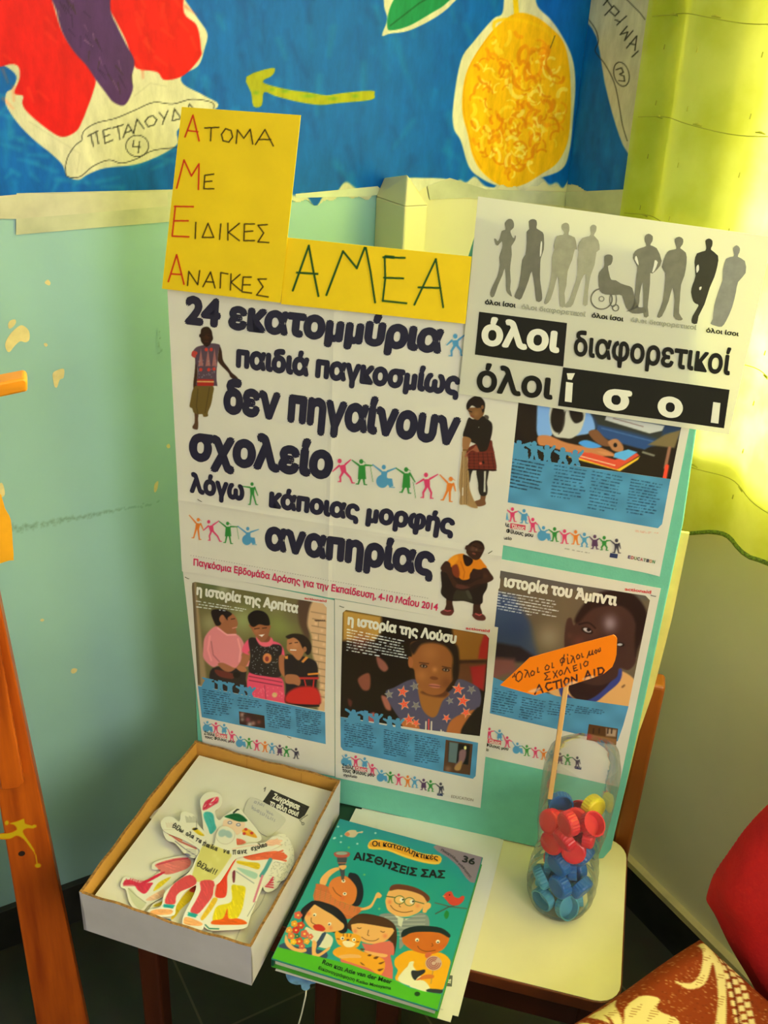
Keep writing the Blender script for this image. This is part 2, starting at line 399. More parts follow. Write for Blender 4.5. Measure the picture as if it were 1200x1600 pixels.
m = MB(); m.box(wl(-1.78, .006, .042), (3.56, .012, .084), AXL); struct(m.build('baseboard_left', M_BASE, bevel=.001))
m = MB(); m.box(wr(2.0, .006, .042), (4.0, .012, .084), AXR, 0); m.box(wr(2.0, .007, .090), (4.0, .014, .012), AXR, 1)
struct(m.build('baseboard_right', None, mats=[M_BASE, mat('skirting_putty', (190, 178, 120), .6)]))
# window: frame, sash bars and glass
fr = mat('white_window_paint', (232, 230, 220), .4)
m = MB(); e = .05
m.box(wr(S0+e/2, -.07, (Z0+Z1)/2), (e, .05, Z1-Z0), AXR); m.box(wr(S1-e/2, -.07, (Z0+Z1)/2), (e, .05, Z1-Z0), AXR)
m.box(wr((S0+S1)/2, -.07, (Z0+Z1)/2), (e, .05, Z1-Z0), AXR)
m.box(wr((S0+S1)/2, -.07, Z0+e/2), (S1-S0, .05, e), AXR); m.box(wr((S0+S1)/2, -.07, Z1-e/2), (S1-S0, .05, e), AXR)
wf = struct(m.build('window_1', fr, bevel=.004))
g, N, L, b = _nt('window_glass'); N.remove(b); o_ = N['Material Output']; t_ = N.new('ShaderNodeBsdfTransparent'); gl = N.new('ShaderNodeBsdfGlossy'); gl.inputs['Roughness'].default_value = .02
mx = N.new('ShaderNodeMixShader'); fz = N.new('ShaderNodeFresnel'); fz.inputs[0].default_value = 1.45
L.new(fz.outputs[0], mx.inputs[0]); L.new(t_.outputs[0], mx.inputs[1]); L.new(gl.outputs[0], mx.inputs[2]); L.new(mx.outputs[0], o_.inputs[0])
m = MB(); m.box(wr((S0+S1)/2, -.075, (Z0+Z1)/2), (S1-S0-.02, .004, Z1-Z0-.02), AXR); m.build('glass_pane', g, wf)
# boxed pipe on the left wall, with a pointed top
m = MB(); a, b_ = -.347, -.309; D = .08
m.box(wl((a+b_)/2, D/2, 1.165/2), (b_-a, D, 1.165), AXL)
pk = [wl(a, D, 1.165), wl(b_, D, 1.165), wl(b_, 0, 1.165), wl(a, 0, 1.165), wl(a+.006, D*.9, 1.205), wl(a+.012, .0, 1.19)]
m.add(pk, [(0, 1, 4), (1, 2, 5, 4), (2, 3, 5), (3, 0, 4, 5)])
struct(m.build('trim_1', wall_paint('pipe_box_paint', (214, 204, 160)), bevel=.003))
# paint chips on the left wall are part of the wall: thin flakes where the plaster shows
for pts in (T(0, 480, 3, [(30, 200), (25, 170), (45, 130), (80, 95), (105, 85), (135, 110), (138, 150), (120, 165), (95, 160), (70, 180), (45, 210)]),
            T(0, 480, 3, [(38, 80), (50, 62), (72, 58), (74, 75), (58, 95), (42, 100)]), T(0, 480, 3, [(205, 172), (216, 168), (224, 178), (214, 186)]),
            T(0, 480, 3, [(248, 310), (270, 295), (300, 290), (298, 330), (280, 340), (268, 375), (256, 372), (250, 345)]),
            T(0, 480, 3, [(722, 860), (725, 830), (742, 815), (738, 850), (728, 868)]), T(0, 480, 3, [(780, 650), (792, 640), (798, 655), (788, 662)]),
            T(0, 480, 3, [(188, 1468), (198, 1460), (208, 1466), (198, 1474)]), T(0, 480, 3, [(0, 830), (10, 825), (20, 850), (22, 880), (8, 890), (0, 875)]),
            T(0, 1000, 2.667, [(295, 130), (305, 118), (322, 122), (315, 136), (302, 140)]), [(70, 441), (75, 437), (79, 442), (77, 446), (72, 444)]):
    o = patch('paint_chip', WALL_L, pts, M_CHIP, .0006, wall, k=3)
cv = Canvas(WALL_L, [(-30, 760), (250, 745), (250, 850), (-30, 850)], .0018, base=(148, 188, 190), w=.0007)
for x in np.arange(17, 190, 1.3):
    yy = 828-(x-17)*.185; hw = 6-(x/190)*4
    if abs(x-62) < 3: continue
    for j in range(3):
        if RNG.random() < .75-.5*max(0, (x-120)/80): cv.blob(x+RNG.normal(0, 1), yy+RNG.normal(0, hw*.6), 1.7, (112, 142, 130), .42)
for x in np.arange(190, 250, 2): 
    if RNG.random() < .6: cv.blob(x, 828-(x-17)*.185+RNG.normal(0, 1.5), 1.8, (96, 132, 128), .5)
cv.line([(120, 712), (148, 708)], 1.2, (110, 160, 150)); cv.line([(250, 520), (252, 548)], 2.2, (70, 90, 92), a=.8)
cv.build('scuff_mark', print_mat('scuffed_paint', .45), wall, touched=True)
cv = Canvas(WALL_L, [(235, 505), (265, 505), (265, 560), (235, 560)], .0018, base=(148, 188, 190), w=.0007)
for k_ in range(14): cv.blob(249+RNG.normal(0, 1.5), 518+k_*2.6, 1.6, (70, 88, 88), .6*RNG.random())
cv.build('scuff_mark', MATS['scuffed_paint'], wall, touched=True)
# ================================================================== display board
M_FOAM = mat('teal_foam', (112, 196, 172), .75, .03, 60, .15, 400)
_bp = [(-.20, .395), (.128, .43), (.142, .494), (.364, .468), (.374, .42), (.391, .31), (.3985, .18), (.398, .0), (.397, -.2), (.395, -.315), (.388, -.333), (.375, -.3395), (-.20, -.3395)]
m = MB(); m.prism([BOARD.P(u, v, 0) for u, v in _bp][::-1], None, -BOARD.N*.009)
board = m.build('display_board', M_FOAM, bevel=.0015)
tag(board, 'teal foam display board leaning on the chair backs, covered with posters', 'display board')
m = MB(); m.prism([BOARD.P(u, v, -.0095) for u, v in [(.05, .165), (.4085, .165), (.4095, .05), (.406, -.06), (.400, -.12), (.396, -.30), (.05, -.30)]][::-1], None, -BOARD.N*.004)  # added sheet; its yellow stands in for the lit band beside the board
tag(m.build('bright_strip', mat('bright_strip_yellow', (236, 214, 120), .6)), 'added pale yellow sheet standing in for the bright strip past the right edge of the teal board', 'bright strip')
# two small pinholes and a pencil mark on the foam
# ================================================================== painted mural on both walls
mural = empty('mural', tuple(wl(-.4, .001, 1.3)))
tag(mural, 'blue painted paper mural with red butterfly and golden chrysalis pinned to the walls', 'mural')
M_MURAL = print_mat('poster_paint', .5, brush=(60, 60, 22), spec=.15)
WP = (206, 200, 178)
BLUE = (0, 92, 186)
c = Canvas(WALL_L, [(-60, -90), (960, -90), (890, 310), (-60, 330)], .0014, base=BLUE, w=.0016)
# trim the canvas to the paper
vb = np.interp(c.U, [-.98, -.66, -.5, -.36, -.31, -.25, 0], [1.168, 1.168, 1.158, 1.166, 1.172, 1.166, 1.168])+.004*np.sin(c.U*90)+.0025*np.sin(c.U*231)
c.outline = None; c.mask = ((c.V > vb) & (c.U < -.0002)).astype(float)
# uneven washes of blue
for i in range(260):
    x, y = RNG.uniform(-40, 880), RNG.uniform(-60, 300)
    col = [(0, 78, 170), (6, 110, 200), (0, 66, 152), (20, 122, 194), (0, 88, 180)][RNG.integers(5)]
    L_ = RNG.uniform(18, 70); an = RNG.normal(1.35, .45); c.line([(x, y), (x+L_*math.cos(an)*.6, y+L_*math.sin(an))], (RNG.uniform(6, 16), RNG.uniform(3, 9)), col, 4, a=.38)
for i in range(60):
    x, y = RNG.uniform(0, 300), RNG.uniform(150, 300); c.line([(x, y), (x+RNG.normal(0, 30), y+RNG.normal(0, 12))], (8, 3), (40, 138, 200), 3, a=.4)
dash = c.line
# thin ragged white edge at the paper's foot
e = np.clip(((vb+.011+.006*np.sin(c.U*60)+.004*np.sin(c.U*173))-c.V)/.004, 0, 1)*np.clip((c.U+.60)/.04, 0, 1); c._mix(e, (204, 200, 172))
# --- butterfly: white paper cut-out
c.fill(T(0, 0, 2, [(-80, 190), (0, 200), (50, 235), (40, 275), (20, 290), (20, 330), (60, 390), (110, 440), (160, 480), (195, 515), (210, 550), (245, 562), (275, 545), (330, 525), (440, 510), (550, 455), (560, 400), (680, 335), (640, 300), (575, 265), (570, 235), (620, 205), (640, 150), (648, 105), (620, 60), (585, 10), (560, -30), (500, -120), (-80, -120)]), WP, 1.0)
for pts in ([(90, 380), (250, 480), (240, 540)], [(420, 300), (470, 260), (520, 270)], [(440, 420), (480, 470)]): c.line(T(0, 0, 2, pts), 1.2, (178, 172, 152), 1.5, a=.7)
RED = (208, 12, 10)
c.fill(T(0, 0, 2, [(-60, -80), (140, -60), (165, 10), (190, 90), (225, 150), (270, 200), (298, 245), (290, 290), (270, 345), (258, 375), (238, 410), (195, 428), (150, 405), (90, 355), (70, 325), (72, 300), (45, 290), (62, 240), (45, 200), (-60, 195)]), RED, 1.2)
c.fill(T(0, 0, 2, [(325, -60), (550, -60), (575, 40), (615, 80), (628, 150), (625, 180), (575, 235), (515, 250), (490, 225), (430, 215), (415, 190), (395, 130), (365, 70), (340, 20)]), RED, 1.2)
for i in range(46):
    x, y = (RNG.uniform(-10, 130), RNG.uniform(-30, 190)) if RNG.random() < .55 else (RNG.uniform(185, 300), RNG.uniform(-30, 100))
    an = RNG.uniform(.6, 1.7); c.line([(x, y), (x+22*math.cos(an), y+22*math.sin(an))], (5, 2), [(246, 60, 28), (214, 24, 16), (250, 84, 40)][RNG.integers(3)], 2.5, a=.35 if y < 170 and not (85 < x < 200 and y > 60) else 0)
c.fill(T(0, 0, 2, [(145, -80), (330, -80), (345, 30), (365, 80), (395, 140), (420, 190), (412, 240), (415, 280), (390, 328), (355, 320), (330, 290), (300, 250), (270, 205), (230, 160), (195, 100), (175, 30)]), (74, 40, 100), 1.2)
for i in range(34):
    t = RNG.random(); x = 90+100*t+RNG.normal(0, 14); y = -20+170*t; c.line([(x, y), (x+RNG.normal(6, 6), y+RNG.uniform(8, 20))], (2.2, 1), [(112, 76, 134), (44, 22, 66), (128, 96, 146), (52, 40, 40)][RNG.integers(4)], .9, a=.65)
PEN = (52, 50, 46)
c.line(T(0, 0, 2, [(255, 440), (262, 410), (300, 385), (360, 370), (420, 345), (480, 320), (540, 325), (600, 310), (662, 320), (668, 340)]), 1.4, PEN, .6, k=5)
c.line(T(0, 0, 2, [(255, 440), (235, 455), (212, 490), (204, 530), (212, 552), (250, 552), (290, 520), (340, 500), (380, 510), (430, 495), (480, 470), (560, 460)]), 1.4, PEN, .6, k=5)
c.ell(*T(0, 0, 2, [(429, 456)])[0], 18.5, 17.5, PEN, .6); c.ell(*T(0, 0, 2, [(429, 456)])[0], 17, 16, WP, .6)
def strokes(cv, tf, ls, wd, col, a=1., soft=.6):
    for l in ls: cv.line(T(*tf, l), wd, col, soft, a=a)
strokes(c, (0, 0, 2), [[(418, 440), (415, 458), (438, 460)], [(436, 442), (432, 478)]], 2, PEN)
strokes(c, (0, 0, 2), [[(275, 425), (305, 410)], [(283, 420), (292, 458)], [(300, 412), (308, 450)],                # pi
    [(345, 400), (322, 408), (328, 448), (352, 438)], [(325, 428), (342, 421)], [(352, 400), (385, 390)], [(368, 395), (375, 435)],
    [(385, 430), (400, 388), (418, 418)], [(390, 416), (412, 408)], [(418, 415), (428, 372), (450, 402)],
    [(465, 365), (453, 380), (463, 396), (482, 390), (490, 374), (478, 362), (465, 365)], [(498, 352), (512, 370)], [(525, 345), (510, 380), (508, 388)],
    [(538, 378), (545, 340), (566, 370), (538, 378)], [(580, 365), (592, 325), (612, 350)]], 2.0, PEN)
# --- yellow-green arrow
AR = (160, 158, 26); AG = (96, 150, 40)
c.fill(T(0, 0, 2, [(770, 240), (850, 212), (858, 225), (845, 240), (825, 250), (830, 262), (900, 280), (960, 288), (1020, 298), (1060, 292), (1160, 283), (1170, 295), (1160, 312), (1060, 322), (1000, 328), (930, 318), (860, 300), (825, 288), (818, 330), (792, 332), (785, 290)]), AR, 1, k=3)
for x, y, r in ((890, 285, 8), (965, 300, 14), (1040, 308, 10), (1110, 300, 7), (800, 290, 6), (850, 280, 5)): c.blob(x/2, y/2, r, AG, .7, 3.5)
# --- leaf at the top
c.fill(T(600, 0, 2, [(-6, 110), (10, 60), (0, 10), (20, -60), (260, -60), (215, 10), (160, 55), (80, 95), (20, 105)]), WP, 1)
c.fill(T(600, 0, 2, [(10, 85), (14, 40), (30, 0), (60, -40), (240, -50), (195, 10), (150, 40), (80, 80), (25, 95)]), (16, 128, 84), 1)
c.line(T(600, 0, 2, [(20, 80), (110, 10), (200, -40)]), 2, (8, 84, 50), 1)
# --- golden chrysalis
c.fill(T(600, 0, 2, [(385, -40), (460, -40), (480, 20), (520, 60), (555, 110), (588, 180), (598, 260), (592, 360), (580, 470), (555, 530), (480, 560), (440, 590), (360, 582), (300, 555), (265, 520), (240, 440), (218, 400), (216, 330), (240, 190), (280, 130), (340, 60), (370, 40)]), (214, 206, 176), 1.2)
c.line(T(600, 0, 2, [(408, -40), (414, 42)]), 8, (238, 194, 16), .8)
GO = (240, 178, 8); OR_ = (226, 132, 4)
c.fill(T(600, 0, 2, [(410, 42), (470, 50), (520, 85), (560, 130), (578, 200), (584, 290), (582, 380), (572, 450), (540, 510), (490, 545), (440, 575), (390, 586), (345, 570), (300, 530), (275, 480), (262, 420), (245, 350), (248, 270), (265, 210), (300, 150), (345, 90)]), GO, 1)
for i in range(230):
    th = RNG.uniform(0, 2*PI); r = math.sqrt(RNG.random())*.95; x, y = 807+78*r*math.cos(th), 160+122*r*math.sin(th)
    a0 = RNG.uniform(0, 2*PI); R_ = RNG.uniform(5, 15); sw = RNG.uniform(.9, 2.4)
    pts = [(x+R_*math.cos(a0+t), y+R_*1.3*math.sin(a0+t)) for t in np.linspace(0, sw, 7)]
    if all(((p[0]-807)/80)**2+((p[1]-160)/125)**2 < .97 for p in pts): c.line(pts, RNG.uniform(1.6, 6.5), [OR_, (238, 150, 8), (248, 206, 50), (226, 128, 4), (252, 222, 96)][RNG.integers(5)], .9, a=.75)
c.line(T(600, 0, 2, [(345, 92), (300, 152), (266, 212), (250, 280), (250, 350), (266, 420), (280, 480), (305, 525)]), 2, (230, 160, 8), .8, k=3)
c.line(T(600, 0, 2, [(360, 130), (345, 70), (420, 62), (500, 90), (540, 140)]), 5, (244, 190, 10), 1.2, k=4, a=.8)
c.line(T(600, 0, 2, [(520, 150), (534, 112)]), 1.2, (70, 70, 40))
# torn white underpaint near the foot
for pts in ([(270, 588), (330, 598), (360, 590), (300, 582)], [(330, 612), (410, 640), (450, 618), (390, 600)], [(440, 600), (560, 590), (600, 600), (560, 612), (470, 610)], [(10, 600), (60, 560), (120, 556), (200, 560), (215, 580), (180, 592), (60, 612)]):
    c.fill(T(600, 0, 2, pts), (210, 208, 184), 1.2, k=3)
c.build('painted_paper', M_MURAL, mural)
mural_r = empty('mural', tuple(wr(.15, .001, 1.3)))
tag(mural_r, 'end of the blue painted mural round the corner, reaching behind the yellow curtain', 'mural')
c = Canvas(WALL_R, [(850, -90), (1110, -90), (1110, 330), (850, 330)], .0014, base=(8, 98, 190), w=.0016)
c.outline = None; c.mask = ((c.U > .0016) & (c.U < .33) & (c.V > 1.168+.003*np.sin(c.U*80))).astype(float)
for i in range(90):
    x, y = RNG.uniform(880, 1000), RNG.uniform(-60, 300); c.line([(x, y), (x+RNG.normal(0, 5), y+RNG.uniform(15, 50))], (9, 4), [(6, 88, 178), (18, 112, 200), (4, 78, 166)][RNG.integers(3)], 3, a=.4)
c.fill([(898, -60), (910, 20), (932, 58), (945, 130), (962, 195), (979, 236), (1000, 240), (1030, 100), (1030, -60)], (196, 190, 178), 1, k=3)
c.line(T(600, 0, 2, [(615, 0), (625, 40), (660, 90), (670, 130), (660, 160), (690, 200), (720, 260), (735, 330), (745, 390), (760, 440)]), 1.4, PEN, k=4)
c.line(T(600, 0, 2, [(690, -40), (760, 0), (800, 40), (815, 60)]), 1.4, PEN)
c.ell(*T(600, 0, 2, [(742, 232)])[0], 12.5, 20, PEN, .6, -14); c.ell(*T(600, 0, 2, [(742, 232)])[0], 11, 18.3, (196, 190, 178), .6, -14)
strokes(c, (600, 0, 2), [[(725, 218), (742, 212), (748, 226), (736, 232), (750, 238), (752, 254), (734, 252)],
    [(682, -20), (712, 22)], [(712, -16), (686, 16)], [(690, 48), (718, 18), (735, 36), (722, 50), (706, 36)], [(728, 78), (738, 68), (722, 62)], [(738, 68), (758, 50)],
    [(760, 82), (738, 108), (762, 100), (752, 126), (778, 96)], [(758, 150), (790, 112), (784, 158)], [(768, 136), (786, 140)], [(775, 178), (794, 160)]], 2.0, PEN)
c.build('painted_paper', M_MURAL, mural_r)
# paper tape along the foot of the mural
M_TAPE = mat('paper_tape', (204, 198, 174), .55, .12, 25, .2, 60)
M_TAPE2 = mat('clear_tape', (192, 192, 164), .4, .1, 30)
def strip(name, pl, pts, w, material): return patch(name, pl, pts, material, w, mural if pl is WALL_L else mural_r, t=.0003)
strip('tape', WALL_L, [(-20, 308), (25, 304), (120, 302), (262, 300), (262, 322), (140, 333), (25, 342), (-20, 342)], .0026, M_TAPE)
strip('tape', WALL_L, [(26, 302), (275, 296), (272, 346), (150, 356), (25, 367)], .0022, M_TAPE2)
strip('tape', WALL_L, [(462, 303), (590, 291), (604, 303), (571, 307), (462, 309)], .0026, mat('torn_paper', (204, 208, 182), .6))
strip('tape', WALL_L, [(668, 291), (703, 278), (760, 296), (884, 300), (884, 322), (760, 312), (730, 309), (672, 312)], .0026, M_TAPE2)
strip('tape', WALL_R, [(884, 300), (975, 296), (990, 300), (990, 345), (930, 330), (884, 322)], .0026, M_TAPE2)
# ================================================================== papers on the display board
PAPER = (226, 222, 214)
M_PAPER = mat('white_paper', PAPER, .6, .015, 30); M_INK = print_mat('printed_paper', .45)
M_NAVY = mat('navy_print', (38, 36, 62), .5, .05, 80); M_PINK = mat('pink_print', (214, 40, 96), .5, .03, 80)
M_BLACK = mat('black_print', (22, 20, 16), .5, .05, 80); M_WHITE = mat('white_print', (236, 234, 224), .5, .02, 80)
M_RED = mat('red_print', (222, 40, 48), .5, .03, 80); M_GREY = mat('grey_print', (172, 172, 156), .5, .03, 80)
BLUEP = (84, 152, 200); G1 = (1.2, 1.28, 1.45)
PK, GN, BL_, OG, PU, NV = (222, 66, 116), (52, 140, 62), (84, 156, 204), (232, 128, 50), (92, 62, 100), (62, 58, 78)
def fig(cv, tf, kind, head, neck, hip, hands, feet, col, s=1.):
    """one little paper-chain person: head centre, neck, hip, two hands, two feet, all in crop pixels"""
    k = tf[2]; t = lambda p: T(*tf, [p])[0]; sc = s/k
    H, N_, P_ = t(head), t(neck), t(hip); h1, h2 = t(hands[0]), t(hands[1]); f1, f2 = t(feet[0]), t(feet[1])
    cv.ell(H[0], H[1], 17*sc, 19*sc, col, .5)
    if 'p' in kind: cv.line([(H[0]+10*sc, H[1]-6*sc), (H[0]+36*sc, H[1]+12*sc)], (7*sc, 3*sc), col, .4)
    e = np.array([N_[0]-P_[0], N_[1]-P_[1]], float); L = np.hypot(*e); e /= L; n = np.array([-e[1], e[0]])
    N0, P0 = np.array(N_), np.array(P_); a = N0-n*26*sc; b = N0+n*26*sc
    if 's' in kind: c_, d = P0+n*34*sc-e*24*sc, P0-n*34*sc-e*24*sc
    else: c_, d = P0+n*20*sc, P0-n*20*sc
    cv.fill([a, b, c_, d], col, .5, 0)
    q = sorted([tuple(a), tuple(b)]); h1, h2 = sorted([h1, h2])
    cv.line([q[0], h1], (17*sc, 9*sc), col, .5); cv.line([q[1], h2], (17*sc, 9*sc), col, .5)
    if 'w' in kind:
        cv.ell(P0[0]-14*sc, P0[1]+6*sc, 50*sc, 54*sc, col, .5); cv.fill([P0+[20*sc, -20*sc], P0+[66*sc, -16*sc], P0+[76*sc, 46*sc], P0+[44*sc, 50*sc], P0+[20*sc, 20*sc]], col, .5, 0)
        cv.line([P0+[44*sc, 52*sc], P0+[84*sc, 56*sc]], 8*sc, col, .4)
    else:
        g = sorted([tuple(c_), tuple(d)]); f1, f2 = sorted([f1, f2])
        hp = [P0-n*10*sc*(1 if (P0-n)[0] < P0[0] else -1), P0+n*10*sc*(1 if (P0-n)[0] < P0[0] else -1)]
        kx = 6*sc if 'k' in kind else 0
        for (g0, f_, sg) in ((hp[0], f1, -1), (hp[1], f2, 1)):
            mid = (np.array(g0)+np.array(f_))/2+np.array([sg*kx*2, 0]); cv.line([g0, mid, f_], (20*sc, 13*sc), col, .5)
            cv.line([f_, (f_[0]+sg*18*sc, f_[1]+(3 if sg > 0 else 0)*sc)], 9*sc, col, .4)
    if 'c' in kind:
        h = h2; cv.line([(h[0]-14*sc, h[1]+4*sc), (h[0]+6*sc, h[1]+132*sc)], 4*sc, col, .4)
def sheet(name, pl, quad, w, label, cat, mtl=None, n=24, t=.0005, **kw):
    o = slab(name, pl, quad, mtl or M_PAPER, w, t, n); return tag(o, label, cat, **kw)
# ---------------------------------------------------------------- the large poster
cu = [BOARD.uv((521, 620))[0]]; cvv = [BOARD.uv((520, 815))[1], BOARD.uv((300, 782))[1]]
def crease(u, v):
    fold = BOARD.uv((285, 779))[1]-.012*(u+.2)
    return .0011*np.exp(-np.abs(u-cu[0])/.005)+.0009*np.exp(-np.abs(v-fold)/.004)+.0016*np.clip((-.185-u)/.03, 0, 1)
PO = BOARD.bent(crease)
poster = sheet('poster', PO, [(261, 430), (824, 497), (772.5, 980), (285, 892)], .0022, 'large white poster with big navy lettering about children who miss school', 'poster', n=90)
Q = lambda *p: T(240, 440, 2.143, p)
for body, bl, br, tl in (('24 εκατομμύρια', (103, 142), (962, 243), (108, 36)), ('пαιδιά пαγκοσμίως', (275, 288), (1022, 384), (278, 204)), ('δεν пηγαίνουν', (232, 440), (1016, 553), (237, 315)),
                         ('σχολείο', (117, 597), (596, 665), (122, 472)), ('λόγω', (121, 706), (303, 736), (122, 634)), ('κάпοιας μορφής', (385, 756), (1004, 850), (389, 684)), ('αναпηρίας', (371, 897), (936, 990), (375, 790))):
    text('headline', body, PO, *Q(bl, br, tl), M_NAVY, .0027, poster, bold=.064, space=1.0)
text('dateline', 'Παγκόσμια Εβδομάδα Δράσης για την Εκπαίδευση, 4-10 Μαΐου 2014', PO, (302.5, 883.5), (683.5, 954.5), (302.7, 869.5), M_PINK, .0027, poster, bold=.03)
m = MB()
for i in range(112):
    t = i/111; 
    if t > .84: continue
    p = (300+440*t, 866+80*t); q = PO.uv(p); P3 = PO.P(q[0], q[1], .0027); m.box(P3, (.0007, .0004, .0006), BX)
m.build('dotted_rule', mat('grey_dots', (110, 100, 96), .6), poster)
# rows of paper-chain figures
tf = (500, 690, 5.217); c = Canvas(PO, [(516, 708), (722, 738), (722, 792), (516, 772)], .0008, PAPER, .0026)
fig(c, tf, 'k', (160, 158), (182, 190), (195, 250), ((105, 240), (250, 148)), ((168, 325), (262, 335)), PK)
fig(c, tf, 'spc', (336, 162), (342, 192), (342, 282), ((262, 152), (425, 195)), ((312, 345), (362, 348)), GN)
fig(c, tf, 'w', (520, 208), (524, 242), (522, 318), ((430, 188), (620, 215)), ((0, 0), (0, 0)), BL_)
fig(c, tf, 'spc', (702, 228), (706, 258), (703, 352), ((622, 218), (774, 328)), ((668, 412), (722, 418)), GN)
fig(c, tf, 'k', (864, 272), (870, 306), (876, 372), ((785, 344), (960, 268)), ((842, 455), (903, 460)), PK)
fig(c, tf, 'p', (1066, 305), (1062, 338), (1048, 402), ((978, 272), (1104, 402)), ((1004, 475), (1058, 486)), OG)
c.build('figure_row', M_INK, poster, True)
tf = (280, 740, 8.571); c = Canvas(PO, [(290, 750), (408, 750), (408, 862), (290, 862)], .0007, PAPER, .0026)
fig(c, tf, '', (975, 140), (978, 185), (978, 275), ((835, 168), (1052, 292)), ((950, 412), (1030, 412)), GN, 1.25)
fig(c, tf, 'p', (255, 618), (255, 665), (240, 740), ((138, 555), (325, 755)), ((195, 858), (270, 880)), OG, 1.25)
fig(c, tf, 'k', (395, 645), (422, 695), (440, 775), ((325, 760), (530, 635)), ((412, 892), (545, 905)), PK, 1.25)
fig(c, tf, 'spc', (648, 668), (655, 710), (655, 810), ((535, 640), (790, 712)), ((618, 922), (692, 935)), GN, 1.25)
fig(c, tf, 'w', (918, 738), (922, 785), (925, 880), ((785, 705), (1062, 748)), ((0, 0), (0, 0)), BL_, 1.3)
c.build('figure_row', M_INK, poster, True)
tf = (240, 440, 2.143); c = Canvas(PO, [(692, 512), (726, 512), (726, 562), (692, 562)], .0008, PAPER, .0026)
fig(c, tf, 'k', (1010, 183), (1010, 196), (1012, 215), ((982, 212), (1040, 180)), ((998, 248), (1030, 246)), BL_, .45)
c.build('figure_row', M_INK, poster, True)
# child in a patterned top
K1 = lambda *p: T(280, 500, 8.892, p); SK = (62, 40, 30)
c = Canvas(PO, [(292, 506), (376, 506), (376, 674), (292, 674)], .0007, PAPER, .0026)
c.fill(K1((535, 540), (560, 370), (590, 430), (610, 560), (680, 660), (730, 730), (790, 780), (822, 820), (800, 835), (750, 820), (710, 790), (680, 730), (590, 640), (550, 590)), SK, .6)
c.fill(K1((225, 500), (255, 700), (250, 840), (275, 960), (250, 1020), (210, 1000), (195, 900), (210, 760), (222, 620)), SK, .6)
c.fill(K1((215, 1280), (265, 1300), (262, 1380), (265, 1440), (255, 1520), (195, 1510), (185, 1480), (212, 1430), (215, 1360)), (96, 66, 46), .6)
c.fill(K1((245, 910), (465, 915), (465, 1050), (440, 1180), (400, 1280), (398, 1335), (340, 1345), (320, 1310), (250, 1310), (200, 1285), (180, 1230), (145, 1200), (160, 1100), (185, 980)), (112, 92, 44), .6)
c.line(K1((260, 960), (240, 1200), (260, 1300)), 1.2, (82, 66, 32), .8); c.line(K1((420, 940), (390, 1120), (360, 1290)), 1.4, (88, 70, 34), .8)
c.fill(K1((330, 350), (440, 325), (520, 330), (568, 355), (545, 440), (535, 560), (520, 700), (520, 840), (530, 915), (490, 915), (250, 915), (245, 840), (260, 700), (230, 600), (215, 520), (170, 490), (200, 420), (245, 375)), (92, 72, 88), .6, 3)
for x0 in (300, 400, 490): c.fill(K1((x0-35, 640), (x0, 400), (x0+35, 640)), (168, 108, 108), .8, 0)
for x, y in ((300, 690), (410, 690), (485, 680), (375, 410), (445, 410), (230, 460)): c.ell(*K1((x, y))[0], 2.6, 2.8, (206, 62, 52), .8)
for i in range(30): c.blob(*K1((RNG.uniform(260, 510), RNG.uniform(560, 800)))[0], 1.2, (150, 150, 160), .6)
c.fill(K1((180, 440), (215, 430), (235, 500), (215, 525), (172, 495)), (190, 70, 62), .6)
c.fill(K1((250, 820), (480, 825), (480, 915), (250, 915)), (176, 44, 36), .6, 0); c.line(K1((255, 855), (475, 858)), 2.2, (224, 176, 110), .6)
c.fill(K1((350, 97), (410, 100), (450, 150), (462, 210), (470, 260), (450, 300), (425, 345), (380, 372), (340, 345), (305, 300), (295, 250), (278, 230), (280, 200), (295, 190), (305, 130)), (48, 30, 22), .6)
c.blob(*K1((385, 235))[0], 6, (92, 52, 34), .6); c.line(K1((330, 215), (355, 213)), .9, (24, 14, 12)); c.line(K1((395, 218), (425, 222)), .9, (24, 14, 12)); c.line(K1((355, 300), (400, 302)), 1, (96, 44, 38))
c.build('child_picture', M_INK, poster, True)
# child with a broom
K2 = lambda *p: T(690, 600, 8, p)
c = Canvas(PO, [(712, 614), (782, 614), (782, 800), (712, 800)], .0007, PAPER, .0026)
c.fill(K2((490, 1390), (550, 1390), (545, 1450), (550, 1505), (480, 1530), (420, 1520), (410, 1470), (480, 1440)), (124, 84, 58), .6)
c.fill(K2((440, 1070), (580, 1060), (585, 1130), (568, 1230), (575, 1310), (560, 1390), (490, 1395), (460, 1330), (455, 1240)), (46, 40, 38), .6); c.fill(K2((530, 1090), (555, 1090), (548, 1250), (550, 1350), (525, 1350), (530, 1200)), (210, 206, 196), .5, 0)
c.fill(K2((330, 1060), (390, 1060), (370, 1130), (350, 1230), (335, 1150)), (46, 40, 38), .6)
c.fill(K2((265, 830), (320, 830), (330, 1000), (345, 1150), (350, 1300), (390, 1420), (430, 1500), (450, 1550), (380, 1545), (300, 1510), (225, 1500), (230, 1380), (215, 1250), (240, 1000)), (168, 134, 92), .8)
for i in range(18):
    x = RNG.uniform(240, 330); c.line(K2((x*.6+110, 850), (x, 1150), (x*1.3-90, 1500)), .9, [(196, 164, 120), (128, 98, 62)][i % 2], .6)
c.line(K2((265, 1300), (262, 1390)), 1.6, PAPER, .5)
c.fill(K2((330, 800), (600, 700), (640, 780), (665, 900), (682, 1075), (560, 1082), (430, 1080), (335, 1055), (330, 940)), (108, 44, 34), .6)
for i in range(6):
    c.line(K2((350+i*55, 860), (345+i*62, 1060)), 1.2, (60, 28, 24), .7, a=.7); c.line(K2((335, 860+i*38), (660, 850+i*42)), 1.0, (150, 60, 44), .7, a=.6)
